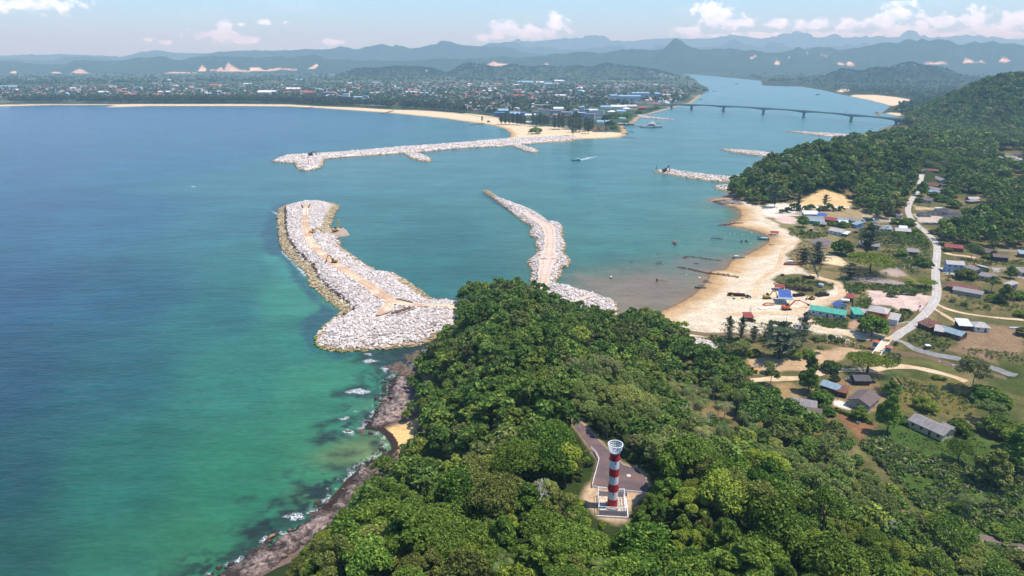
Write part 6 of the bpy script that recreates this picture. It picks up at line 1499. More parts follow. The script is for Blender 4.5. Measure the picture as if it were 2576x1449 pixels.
SIL = P_('silver_paint', 190, 196, 206, .35, .05, metal=.3); CARW = P_('car_white', 232, 234, 236, .3, .04); CARD = P_('car_dark', 52, 56, 66, .3, .05)
vehicle('V4', 1228, 580, -6, SIL, 'silver car parked at the end of the sea-green shed'); vehicle('V4', 1142, 665, -18, SIL, 'silver car parked beside the junk pile below the shed')
vehicle('V2', 235, 1078, 4, CARW, 'white car parked below the green truck'); vehicle('V2', 385, 1074, 4, CARW, 'white car parked right of the green truck'); vehicle('V2', 945, 1112, -60, CARW, 'white car on the concrete road at the junction')
vehicle('V2', 2212, 1135, -3, CARW, 'white pickup-like car in front of the red awning'); vehicle('R5', 1258, 422, 10, CARD, 'dark car beside the hut under the umbrella tree'); vehicle('R5', 1045, 408, -30, SIL, 'grey car in the shade of the umbrella tree')
vehicle('V1', 2365, 480, 0, P_('car_red', 170, 40, 44, .35), 'red car under the white-grey gabled house'); vehicle('V2', 100, 1220, 10, CARD, 'dark car beside the grass below the beach row')
vehicle('V2', 305, 1048, 2, P_('truck_green', 40, 96, 80, .6), 'truck with a dark green box on the village road', 'truck')
def boat(s, x, y, ang, L, hullm, label, roof=None, cabin=None, z=0.0, deck=None, name='boat', far=False):
 if z is None: gx, gy, z = ground(s, x, y)
 else: gx, gy = atz(s, x, y, z)
 e = empty(name, (gx, gy, z), R(ang), label, 'boat', 'boats of the fishing harbour')
 B = L * .22; st = np.linspace(0, 1, 9); m = MB(); vs = []
 for t in st:
  xx = (t - .5) * L; w = B / 2 * (1 - max(0, (t - .55) / .45) ** 2 * .96) * (.82 + .18 * min(1, t * 4)); sh = L * .085 * (1 + 1.1 * max(0, t - .45) ** 2 * 3 + .25 * (1 - t) ** 2)
  vs += [(xx, -w, sh), (xx - (t > .9) * .02 * L, -w * .62, -.3), (xx - (t > .9) * .02 * L, w * .62, -.3), (xx, w, sh)]
 fs = []
 for i in range(8):
  a = i * 4
  for k in range(3): fs.append((a + k, a + k + 1, a + 5 + k, a + 4 + k))
 fs += [(3, 2, 1, 0), (32, 33, 34, 35)]
 m.add(vs, fs); m.build('hull', hullm, e)
 m = MB(); dv = [(v[0], v[1] * .92, v[2] - L * .022) for i, v in enumerate(vs) if i % 4 in (0, 3)]
 m.add(dv, [(2 * i, 2 * i + 2, 2 * i + 3, 2 * i + 1) for i in range(8)]); m.build('deck', deck or WOOD, e)
 h = L * .1
 if cabin:
  m = MB(); m.box(-L * .32, -L * .08, -B * .3, B * .3, h * .7, h * .8 + L * .13); cb = m.build('cabin', cabin, e)
  m = MB(); m.box(-L * .345, -L * .05, -B * .36, B * .36, h * .8 + L * .13 + .01, h * .8 + L * .15); m.build('cabin_roof', roof or cabin, cb)
  m = MB(); m.box(-L * .3, -L * .1, -B * .305, -B * .295, h + L * .06, h + L * .1); m.build('window', GLASS, cb)
  if L > 7: m = MB(); m.tube((L * .05, 0, h * .6), (L * .05, 0, h + L * .3), .07, .04, 6); m.build('mast', WHITEP, e)
 elif roof:
  for px_ in (-.3, .18):
   for sy_ in (-1, 1): m = MB(); m.tube((L * px_, sy_ * B * .36, h * .5), (L * px_, sy_ * B * .36, h + L * .12), .04, .04, 5); m.build('canopy_post', STEEL, e)
  m = MB(); m.box(-L * .34, L * .22, -B * .42, B * .42, h + L * .12, h + L * .135); m.build('canopy', roof, e)
  m = MB(); m.box(-L * .49, -L * .45, -.2, .2, h * .3, h * 1.1); m.build('outboard_motor', BLACKP, e)
 return e
CANV = P_('grey_canvas', 84, 88, 96, .8); CANB = P_('dark_canvas', 48, 52, 58, .8); HW = P_('hull_white', 220, 226, 232, .4); HB = P_('hull_blue_grey', 150, 170, 190, .5); HD = P_('hull_dark', 70, 78, 84, .6); HO = P_('hull_orange', 190, 100, 72, .7, .2)
boat('V1', 605, 568, 176, 11, HW, 'long white passenger boat with a grey canopy in the bay', CANV)
boat('V1', 982, 615, 60, 6, HD, 'dark boat with a black canopy, larger of two in the bay', CANB); boat('V1', 1048, 612, 100, 5, HD, 'small dark boat beside the larger dark one', CANB)
boat('V1', 1285, 548, 172, 9, HW, 'white boat with a dark canopy drawn up to the beach', CANV); boat('V1', 1297, 588, 172, 10, TEAL, 'white and teal boat with a pale canopy at the beach edge', P_('canvas_teal', 190, 226, 220, .8))
boat('V1', 1460, 536, 178, 7, HW, 'open white boat lying on the sand under the red shelter', z=None, deck=HW)
boat('V1', 935, 860, -8, 9.5, TEAL, 'teal boat with a white wheelhouse at the sand spit', WHITEP, WHITEP); boat('V1', 474, 1215, -40, 6.5, HW, 'white boat with a dark canopy in the shallows near the stone groyne', CANB); boat('V1', 372, 1300, 168, 8, TEAL, 'teal boat with a dark canopy in the brown shallows', CANB)
boat('V1', 1745, 955, -6, 14, HO, 'large stranded orange wooden fishing boat on the sand', WHITEP, P_('cabin_pale', 200, 206, 200), None)
boat('F', 1697, 612, 88, 11, HO, 'orange-red fishing boat at anchor in the middle of the bay', P_('cabin_red', 190, 92, 80), P_('cabin_white', 220, 214, 210)); boat('F', 1660, 663, 8, 6.5, HW, 'small white boat with a dark canopy, below the orange boat', CANB)
boat('F', 1537, 699, 90, 4.5, HD, 'little boat with a white roof beside the sand shoal', WHITEP); boat('F', 1588, 659, 10, 2.5, TEAL, 'tiny teal skiff in the harbour'); boat('F', 1655, 638, 5, 2.2, HD, 'tiny dark skiff above the white canopied boat')
boat('V1', 1420, 664, 176, 4.5, WOOD, 'brown rowing boat lying on the bay beach', z=None); boat('S5', 1303, 848, 178, 15, TEAL, 'blue-green fishing boat under way with a white wake', WHITEP, TEAL)
boat('R5', 2052, 238, -48, 8.5, HW, 'white speedboat aground beside the creek', z=None, deck=HW); boat('V3', 2432, 1335, -5, 6, HW, 'white boat hull on the grass at the right edge', z=None, deck=HW)
for i, (x, y, L, hm, lab) in enumerate([(2160, 418, 15, TEAL, 'teal fishing boat moored at the left of the jetty front'), (2195, 420, 13, HB, 'blue-grey fishing boat, second from the left at the jetty front'), (2240, 422, 14, HW, 'white fishing boat at the middle of the jetty front'), (2290, 424, 16, TEAL, 'teal fishing boat beside the peaked jetty roof'), (2330, 416, 13, HO, 'orange fishing boat near the jetty end'), (2375, 418, 14, HD, 'dark fishing boat at the very end of the jetty')]):
 boat('S5', x, y, [175, 5, 178, 2, 176, 6][i], L, hm, lab, WHITEP, WHITEP)
for (s, x, y, a, L, hm, lab) in [('S5', 1930, 500, 176, 16, HB, 'pale fishing boat tied to the tip of the sandy spit'), ('S5', 2000, 468, 5, 8, TEAL, 'small teal boat off the spit, left of a pair'), ('S5', 2030, 482, 5, 6, HD, 'small dark boat off the spit, right of a pair'), ('S5', 2362, 365, 90, 14, P_('hull_yellow', 214, 196, 130), 'yellowish boat off the end of the fishing jetty'), ('S5', 1900, 432, 170, 14, HD, 'dark boat drawn up behind the spit tip'), ('T3', 403, 632, 0, 22, HD, 'dark work boat far up the river'), ('T3', 1015, 716, 0, 20, HD, 'dark barge in the middle of the river'), ('T3', 1290, 1005, 176, 13, HD, 'dark canopied boat off the straight groyne'),
                             ('T3', 1427, 971, 90, 7, HW, 'small white boat below the bridge end'), ('T3', 1325, 1073, 60, 8, HW, 'white boat under the wooded knoll'), ('T3', 1230, 845, 20, 9, HW, 'white boat just behind the bridge'), ('T3', 1470, 848, 20, 12, HW, 'white boat moored at the stilt houses'), ('T3', 135, 752, 10, 14, HD, 'dark boat off the left river bank'), ('T3', 230, 690, 5, 14, HD, 'dark boat at the end of a small river jetty')]:
 boat(s, x, y, a, L, hm, lab, WHITEP, WHITEP if hm is not HD else HD)
for i, (s, x, y) in enumerate([('V1', 807, 500), ('V1', 880, 504), ('V1', 990, 512), ('V1', 1130, 485), ('V1', 503, 570), ('V1', 750, 553), ('V1', 1110, 637), ('V1', 168, 1103)]):
 gx, gy = atz(s, x, y, .1); m = MB(); m.lathe([(0, -.25), (.35, -.1), (.42, .15), (.25, .4), (0, .46)], 10); tag(m.build('buoy', WHITEP, None, (gx, gy, .1)), 'small white mooring buoy floating in the bay', 'buoy', 'white buoys in the bay')
gx, gy = atz('V1', 358, 1148, .1); m = MB(); m.lathe([(0, -.3), (.9, -.1), (1.0, .3), (.6, .7), (0, .8)], 12); tag(m.build('float', P_('pale_float', 226, 222, 180), None, (gx, gy, .1)), 'big pale round float above the two canopied boats', 'float')
def wreck(s, x, y, L, B, ang, mat, label, ribs=9, debris=40, hull=True):
 gx, gy, gz = ground(s, x, y); e = empty('boat_wreck', (gx, gy, gz), R(ang), label, 'wreck', 'scrapped hulls and wreckage'); g = np.random.default_rng(int(x))
 m = MB()
 if hull:
  m.side([(-L / 2, 0), (L / 2 - .6, 0), (L / 2, 1.5), (L / 2 - .4, 1.7), (-L / 2, 1.3)], -B / 2, -B / 2 + .25); m.side([(-L / 2, 0), (L / 2 - .6, 0), (L / 2, 1.5), (L / 2 - .4, 1.7), (-L / 2, 1.3)], B / 2 - .25, B / 2); m.box(-L / 2, L / 2 - .6, -B / 2 + .25, B / 2 - .25, 0, .5)
  m.build('hull', mat, e)
 m = MB()
 for k in range(ribs):
  xx = -L / 2 + L * (k + .5) / ribs; hh = 1.3 + g.uniform(-.3, .9)
  m.bar((xx, -B / 2, .2), (xx + g.uniform(-.4, .4), -B / 2 + g.uniform(-.3, .3), hh), .16); m.bar((xx, B / 2, .2), (xx + g.uniform(-.4, .4), B / 2 + g.uniform(-.3, .3), hh), .16); m.bar((xx, -B / 2, hh * .8), (xx + g.uniform(-1, 1), B / 2, hh * .8), .12)
 m.build('frame', mat, e)
 m = MB()
 for k in range(debris):
  p = np.array([g.uniform(-L / 2, L / 2), g.uniform(-B / 2, B / 2), g.uniform(.2, 1.6)]); d = g.normal(size=3) * np.array([1, 1, .45]); d /= np.linalg.norm(d)
  m.bar(p - d * g.uniform(.5, 1.6), p + d * g.uniform(.5, 1.6), g.uniform(.1, .4), g.uniform(.08, .3))
 tag(m.build('wreckage', mat, e), kind='stuff')
BURN = P_('burnt_metal', 62, 46, 42, .9, .35, scale=1.5)
wreck('V4', 1000, 205, 15, 6.5, -24, BURN, 'large heap of burnt black wreckage in the scrap yard', 12, 120, False); wreck('V4', 1200, 235, 8, 4, -10, BURN, 'smaller black scrap heap with pale pipes', 7, 60, False)
wreck('V4', 165, 305, 11, 2.8, -14, RUST, 'long rusty barge hull on the sand'); wreck('V4', 1430, 305, 9, 3.2, 18, BURN, 'dark burnt hull beside the old yellow digger'); wreck('V4', 1085, 310, 8, 2.6, 14, BURN, 'flat dark scrap frame beside the blue and white shelter', 6, 20)
wreck('V4', 1230, 50, 8, 3, -14, RUST, 'rusty hull at the upper edge of the scrap yard')
def tank(s, x, y, L, r_, ang, mat, label):
 gx, gy, gz = ground(s, x, y); e = empty('tank', (gx, gy, gz), R(ang), label, 'tank'); n = 20; m = MB(); z = r_ + .35
 pr = [(-L / 2, 0), (-L / 2 + .05, r_ * .5), (-L / 2 + .3, r_ * .9), (-L / 2 + .7, r_), (L / 2 - .7, r_), (L / 2 - .3, r_ * .9), (L / 2 - .05, r_ * .5), (L / 2, 0)]
 vs = [(q[0], q[1] * math.cos(2 * math.pi * i / n), z + q[1] * math.sin(2 * math.pi * i / n)) for q in pr for i in range(n)]
 m.add(vs, [(k * n + i, k * n + (i + 1) % n, (k + 1) * n + (i + 1) % n, (k + 1) * n + i) for k in range(7) for i in range(n)]); m.build('vessel', mat, e, smooth=True)
 for xx in (-L * .3, L * .3): m = MB(); m.box(xx - .25, xx + .25, -r_ * .8, r_ * .8, -.2, z - r_ * .6); m.build('cradle', CONC, e)
tank('V4', 1760, 405, 5.6, 1.1, -8, WHITEP, 'white cylindrical tank on a concrete base by the green fence'); tank('V4', 1405, 180, 3.6, 1.2, -40, P_('tank_grey', 190, 204, 212), 'grey-blue cylindrical tank lying in the scrap yard')
gx, gy, gz = ground('V4', 660, 487); e0 = np.array(atz('V4', 500, 500, gz)); e1 = np.array(atz('V4', 840, 468, gz)); v = e1 - e0; L = float(np.hypot(*v)); m = MB(); m.box(-L / 2, L / 2, -1.7, 1.7, 0, .35); o = m.build('concrete_slab', P_('pale_slab', 236, 228, 206, .8), None, (*((e0 + e1) / 2), gz)); o.rotation_euler = (0, 0, math.atan2(v[1], v[0])); tag(o, 'long pale slab lying on the sand beside the orange excavator', 'slab')
def pipes(s, p0, p1, n, r_, mat, label, z, grp=None):
 a = np.array(atz(s, *p0, z)); b = np.array(atz(s, *p1, z)); v = b - a; L = float(np.hypot(*v)); e = empty('pipe_stack', (*((a + b) / 2), z - .1), math.atan2(v[1], v[0]), label, 'pipes', grp)
 for k in range(n): m = MB(); m.tube((-L / 2, (k - n / 2) * r_ * 2.1, r_), (L / 2, (k - n / 2) * r_ * 2.1, r_), r_, r_, 10); m.build('pipe', mat, e)
PIPE = P_('pipe_brown', 112, 84, 66, .7, .2)
pipes('B4', (1350, 565), (1620, 480), 4, .35, PIPE, 'stack of long brown pipes on the track junction of the long breakwater', 4.5); pipes('B4', (1415, 596), (1665, 500), 1, .22, PIPE, 'single long pipe lying below the brown pipe stack', 4.5); pipes('B4', (1425, 350), (1660, 405), 2, .25, PIPE, 'two dark pipes lying across the rubble above the track junction', 4.6)
pipes('V3', (215, 640), (370, 680), 4, .18, P_('pipe_black', 60, 66, 70, .6), 'flat bundle of black pipes on the grey lot', 2.6)
pipes('V3', (710, 1262), (895, 1240), 3, .2, P_('pole_grey', 190, 180, 164, .8), 'pale poles stacked on the verge below the pink lot', 2.8)
def pole(s, x, y, h, label, mat=STEEL, sign=None, arm=True):
 gx, gy, gz = ground(s, x, y); e = empty('utility_pole', (gx, gy, gz), R(20), label, 'pole', 'poles along the village roads'); m = MB(); m.tube((0, 0, -.4), (0, 0, h), .13, .08, 7); m.build('shaft', mat, e)
 if arm: m = MB(); m.bar((-.8, 0, h - .5), (.8, 0, h - .5), .1); m.build('crossarm', mat, e)
 if sign: m = MB(); m.box(-.7, .7, -.1, -.04, 1.6, 3.0); m.build('sign_board', sign, e)
SGB = P_('sign_blue', 60, 92, 190, .5); SGR = P_('sign_red', 196, 60, 60, .5); SGO = P_('sign_orange', 206, 110, 60, .6)
pole('V3', 1003, 1125, 8, 'tall pole with a red board beside the pink lot', CONC, SGR); pole('V3', 1318, 1195, 8, 'tall pole in the grass by the forking sandy track', CONC); pole('V3', 657, 1385, 7.5, 'pole with an orange board below the orange house', CONC, SGO); pole('V3', 2185, 1320, 7, 'thin pole on the dry plot right of the white-roofed house', CONC)
pole('V3', 1218, 80, 4.5, 'short post with a pale blue board at the road bend', STEEL, P_('sign_pale', 200, 210, 224), False); pole('V3', 1035, 1062, 3.2, 'short post with a blue board at the edge of the pink lot', STEEL, SGB, False); pole('R5', 1560, 582, 7, 'leaning-shadowed pole in the field below the concrete trough', CONC); pole('V2', 1225, 1330, 8, 'pole at the left edge of the road below the junction', CONC); pole('V2', 1050, 1190, 8, 'pole at the road junction', CONC); pole('V4', 900, 690, 6, 'thin mast on the sand below the orange excavator', STEEL, None, False); pole('R5', 908, 612, 6, 'pole in the bare yard between the blue roof and the wooden house', WOOD)
pole('V4', 1245, 505, 5, 'thin post at the corner of the sea-green shed', STEEL, None, False)
gx, gy, gz = ground('V4', 362, 583); m = MB(); m.bar((-.4, 0, 0), (.3, .8, 5), .1); m.bar((.4, 0, 0), (.9, .8, 5), .1)
for k in range(1, 5): m.bar((-.4 + .14 * k, .16 * k, k), (.4 + .1 * k, .16 * k, k), .07)
tag(m.build('ladder_frame', RUST, None, (gx, gy, gz)), 'leaning rusty ladder frame behind the red-roofed stall', 'ladder')
FEN = P_('fence_green', 64, 150, 124, .7)
def fence(s, pts, h, label):
 P = np.array(gline(s, pts)); e = empty('mesh_fence', (P[0][0], P[0][1], h1(*P[0])), 0, label, 'fence'); o = P[0]
 for a, b in zip(P[:-1], P[1:]):
  m = MB(); a2, b2 = a - o, b - o; m.bar((a2[0], a2[1], h * .5), (b2[0], b2[1], h * .5), .05, h); m.build('mesh_panel', FEN, e)
  n = max(1, int(np.hypot(*(b - a)) / 4))
  for k in range(n + 1): q = a2 + (b2 - a2) * k / n; m = MB(); m.box(q[0] - .06, q[0] + .06, q[1] - .06, q[1] + .06, -.5, h + .15); m.build('post', STEEL, e)
fence('V1', [(2005, 870), (2050, 980), (2110, 1150)], 1.6, 'green mesh fence running down from the stranded boat'); fence('V4', [(1740, 80), (1800, 190), (1855, 290)], 1.6, 'green mesh fence past the small red-roofed hut'); fence('V4', [(1880, 380), (1890, 500), (1888, 630)], 1.6, 'green mesh fence between the white tank and the green-roofed shed')
gx, gy, gz = ground('R5', 1525, 412); c0 = np.array(atz('R5', 1470, 350, gz)); c1 = np.array(atz('R5', 1565, 475, gz)); v = c1 - c0; L = float(np.hypot(*v)); e = empty('concrete_trough', (*((c0 + c1) / 2), gz), math.atan2(v[1], v[0]), 'long dark-walled open trough with an orange floor beside the palm', 'trough')
m = MB(); m.box(-L / 2, L / 2, -1.3, -1.1, -.3, 1.1); m.box(-L / 2, L / 2, 1.1, 1.3, -.3, 1.1); m.box(-L / 2, -L / 2 + .2, -1.1, 1.1, -.3, 1.1); m.box(L / 2 - .2, L / 2, -1.1, 1.1, -.3, 1.1); m.build('side_wall', P_('trough_wall', 92, 84, 76, .9), e); m = MB(); m.box(-L / 2 + .2, L / 2 - .2, -1.1, 1.1, -.3, .2); m.build('trough_floor', P_('trough_floor', 206, 150, 106, .9), e)
gx, gy, gz = ground('R5', 1125, 842); m = MB(); m.lathe([(.8, -.3), (.8, .9), (.65, .9), (.65, .2), (0, .2)], 16); tag(m.build('well', CONC, None, (gx, gy, gz)), 'round grey well ring in the red-brown yard', 'well')
gx, gy, gz = ground('R5', 1838, 62); e = empty('notice_hut', (gx, gy, gz), 0, 'tiny white-roofed stand on the bank opposite the footbridge', 'stand'); m = MB(); m.box(-1, 1, -.8, .8, -.3, 1.6); m.build('body', WALLC['wood'], e); m = MB(); roof_shape(m, 2.2, 1.8, 1.6, 'shed', .2, .2); m.build('roof', ROOFC['white'], e)
m = MB(); gx, gy, gz = ground('V2', 1310, 885); m.box(-3.5, 3.5, -1.3, 1.3, 0, 2.6); tag(m.build('site_container', WHITEP, None, (gx, gy, gz)), 'white site container behind the unfinished houses', 'container')
for (x, y, c, lab) in [(105, 315, YEL, 'yellow drum beside the rusty barge hull'), (255, 350, YEL, 'yellow crate at the right end of the rusty barge hull'), (130, 355, TEAL, 'teal and pink skiff scrap in front of the rusty barge hull'), (1385, 640, YEL, 'yellow tank in the junk row below the sea-green shed'), (1570, 655, ORG, 'row of orange barriers in the weeds below the shed'), (1390, 690, FEN, 'green covered box in the weeds below the shed')]:
 gx, gy, gz = ground('V4', x, y); m = MB(); m.box(-.9, .9, -.45, .45, 0, .7); m.box(-.6, .6, -.3, .3, .7, .95); o = m.build('crate', c, None, (gx, gy, gz)); o.rotation_euler = (0, 0, random.uniform(-.5, .5)); tag(o, lab, 'crate')
def beacon(s, x, y, z, h, mat, label):
 gx, gy = atz(s, x, y, z); e = empty('beacon', (gx, gy, z), 0, label, 'beacon'); m = MB(); m.tube((0, 0, -.5), (0, 0, h), .5, .35, 10); m.build('post', mat, e); m = MB(); m.box(-.9, .9, -.9, .9, h, h + .3); m.tube((0, 0, h + .3), (0, 0, h + 1.6), .6, .3, 8); m.build('lantern', mat, e)
beacon('T1', 2327, 1235, 3.5, 9, SGR, 'red beacon post on the club-shaped head of the river-mouth breakwater'); beacon('S5', 2333, 980, 1.5, 6, P_('beacon_green', 40, 120, 80), 'green beacon post at the tip of the rubble breakwater'); beacon('S5', 2519, 340, 0, 6, SGR, 'red beacon post in the river off the sandy groyne'); beacon('S5', 1185, 600, .3, 4, BLACKP, 'dark marker post at the edge of the spit')
gx, gy = atz('M', 1703, 60, 0); m = MB(); m.box(-.5, .5, -.5, .5, -.5, 2.2); m.bar((.5, 0, 1), (7, -3.5, 1), .25); tag(m.build('mooring_post', WOOD, None, (gx, gy, 0)), 'brown mooring post with a long plank over the sand shoal', 'post')
a = np.array(atz('V4', 2385, 958, 2.6)); b = np.array(atz('V4', 2215, 1192, 2.6)); v = b - a; L = float(np.hypot(*v)); c = (a + b) / 2
fb = empty('footbridge', (c[0], c[1], 2.3), math.atan2(v[1], v[0]), 'white-parapet footbridge with two orange-roofed pavilions over the creek', 'bridge')
m = MB(); m.box(-L / 2 - 1, L / 2 + 1, -1.9, 1.9, -.1, .35); m.build('deck', P_('deck_pale', 232, 206, 180, .8), fb)
for s_ in (-1, 1):
 m = MB(); m.box(-L / 2, L / 2, s_ * 1.95 - .12, s_ * 1.95 + .12, .0, 1.25); m.build('parapet', WHITEP, fb)
for (xx, s_) in ((-2.5, -1), (1.5, 1)):
 pv_ = empty('pavilion', (0, 0, 0)); pv_.parent = fb; pv_.location = (xx, s_ * 3.6, 0)
 m = MB(); m.box(-1.3, 1.3, -1.3, 1.3, -.3, 1.3); m.build('wall', WALLC['teal'], pv_)
 m = MB(); roof_shape(m, 2.8, 2.8, 2.4, 'hip', .5, .55); m.build('roof', ROOFC['tile'], pv_)
 m = MB()
 for px_ in (-1.2, 1.2):
  for py_ in (-1.2, 1.2): m.box(px_ - .12, px_ + .12, py_ - .12, py_ + .12, -3.4, 2.4)
 m.build('pillar', WHITEP, pv_)
for xx in (-L * .3, 0, L * .3):
 m = MB(); m.box(xx - .25, xx + .25, -1.7, 1.7, -3.4, -.1); m.build('pier', CONC, fb)
BZ = 16.0
bp = [atz('F', 1640, 264.5, 11)] + [atz('T3', x, y, z) for x, y, z in [(-60, 786, 14), (52, 789, BZ), (320, 798, BZ + 1), (610, 815, BZ + 1.5), (928, 835, BZ + 1.5), (1273, 865, BZ + 1), (1600, 896, BZ)]] + [atz('T3', 1800, 918, 13)]
bp = np.array(bp); bz = np.array([11, 14, BZ, BZ + 1, BZ + 1.5, BZ + 1.5, BZ + 1, BZ, 13])
u0, u1 = bp[2], bp[7]; dv = (u1 - u0) / np.hypot(*(u1 - u0)); nv_ = np.array([-dv[1], dv[0]]); sp_ = (bp - u0) @ dv; off = (bp - u0) @ nv_; off = np.interp(sp_, sp_, np.convolve(np.pad(off, 1, 'edge'), [.25, .5, .25], 'valid'))
BR = empty('road_bridge', (u0[0], u0[1], 0), math.atan2(dv[1], dv[0]), 'long grey concrete road bridge with haunched spans across the wide river', 'bridge')
n = 110; q = np.linspace(sp_[0], sp_[-1], n); o_ = np.interp(q, sp_, off); zt = np.interp(q, sp_, bz)
pd = np.min(np.abs(q[:, None] - sp_[None, 1:8]), 1); sl_ = 62.0; th = 2.0 + 3.6 * np.clip(1 - pd / sl_, 0, 1) ** 2
BC = P_('bridge_concrete', 150, 152, 156, .85, .12)
vs = []
for i in range(n):
 for (yy, zz) in ((-6, 0), (6, 0), (6, -.7), (3.4, -th[i]), (-3.4, -th[i]), (-6, -.7)): vs.append((q[i], o_[i] + yy, zt[i] + zz))
m = MB(); m.add(vs, [(i * 6 + k, i * 6 + (k + 1) % 6, i * 6 + 6 + (k + 1) % 6, i * 6 + 6 + k) for i in range(n - 1) for k in range(6)]); m.build('deck', BC, BR)
for s_ in (-1, 1):
 m = MB()
 for i in range(n - 1): m.bar((q[i], o_[i] + s_ * 5.85, zt[i] + .55), (q[i + 1], o_[i + 1] + s_ * 5.85, zt[i + 1] + .55), .25, 1.1)
 m.build('parapet', P_('bridge_parapet', 176, 178, 180, .8), BR)
for k in range(1, 8):
 m = MB(); m.box(sp_[k] - 2.0, sp_[k] + 2.0, off[k] - 3.3, off[k] + 3.3, -5, bz[k] - 3.0); m.box(sp_[k] - 3.2, sp_[k] + 3.2, off[k] - 4.4, off[k] + 4.4, -5, 1.2); m.build('pier', BC, BR)
m = MB()
for i in range(0, n, 4):
 m.tube((q[i], o_[i] - 5.8, zt[i]), (q[i], o_[i] - 5.8, zt[i] + 7), .1, .07, 4); m.bar((q[i], o_[i] - 5.8, zt[i] + 7), (q[i], o_[i] - 3.8, zt[i] + 7.2), .1)
tag(m.build('lamp_posts', STEEL, BR), kind='stuff')
TW = {k: P_('town_' + k, *c, .8, .08) for k, c in {'white': (228, 230, 232), 'cream': (222, 212, 186), 'grey': (172, 174, 178), 'blue': (132, 160, 206), 'pblue': (196, 208, 224), 'tan': (196, 160, 126), 'red': (170, 72, 66), 'dblue': (84, 112, 166), 'yellow': (226, 200, 120), 'pink': (214, 176, 166)}.items()}
TR = {k: P_('town_roof_' + k, *c, .8, .12) for k, c in {'red': (168, 84, 72), 'tile': (186, 112, 86), 'grey': (140, 138, 138), 'pale': (198, 194, 188), 'white': (234, 236, 238), 'blue': (150, 186, 206), 'dark': (92, 90, 98), 'rust': (128, 84, 72), 'dblue': (84, 100, 140), 'green': (120, 176, 150)}.items()}
NB_ = 0
TOWNB = []
def block(s, x, y, wpx, D, h, roof, wall, label, kind='flat', ang=0, floors=0, zoff=0):
 gx, gy, gz = ground(s, x, y); dep = proj(gx, gy, gz)[2]; L = wpx / SH[s][2] / FPX * dep
 e = empty('town_building', (gx, gy + D / 2, gz), R(ang), label, 'building', 'larger buildings of the town'); TOWNB.append((gx, gy + D / 2, max(L, D) * .6))
 m = MB(); m.box(-L / 2, L / 2, -D / 2, D / 2, -2, h)
 if kind == 'gable': gable_ends(m, L, D, h, .4)
 w_ = m.build('wall', TW[wall], e)
 if kind == 'arch':
  m = MB(); k = 9; pr = [(-D / 2 * 1.05 * math.cos(math.pi * i / k), h + D * .22 * math.sin(math.pi * i / k)) for i in range(k + 1)]
  vs = [(xx, p[0], p[1]) for xx in (-L / 2 - .5, L / 2 + .5) for p in pr]; m.add(vs, [(i, i + 1, i + k + 2, i + k + 1) for i in range(k)] + [tuple(range(k + 1)), tuple(range(2 * k + 1, k, -1))]); m.build('roof', TR[roof], e)
 else:
  m = MB(); roof_shape(m, L, D, h, kind, .8, .4, .25); m.build('roof', TR[roof], e)
 for f in range(floors):
  m = MB(); zc = h * (f + .55) / floors; nw = max(3, int(L / 4))
  for k in range(nw):
   xx = -L / 2 + L * (k + .5) / nw; m.box(xx - 1.1, xx + 1.1, -D / 2 - .15, -D / 2 + .05, zc - .7, zc + .7)
  m.build('window', WINM, w_)
 return e
S = 'S5'
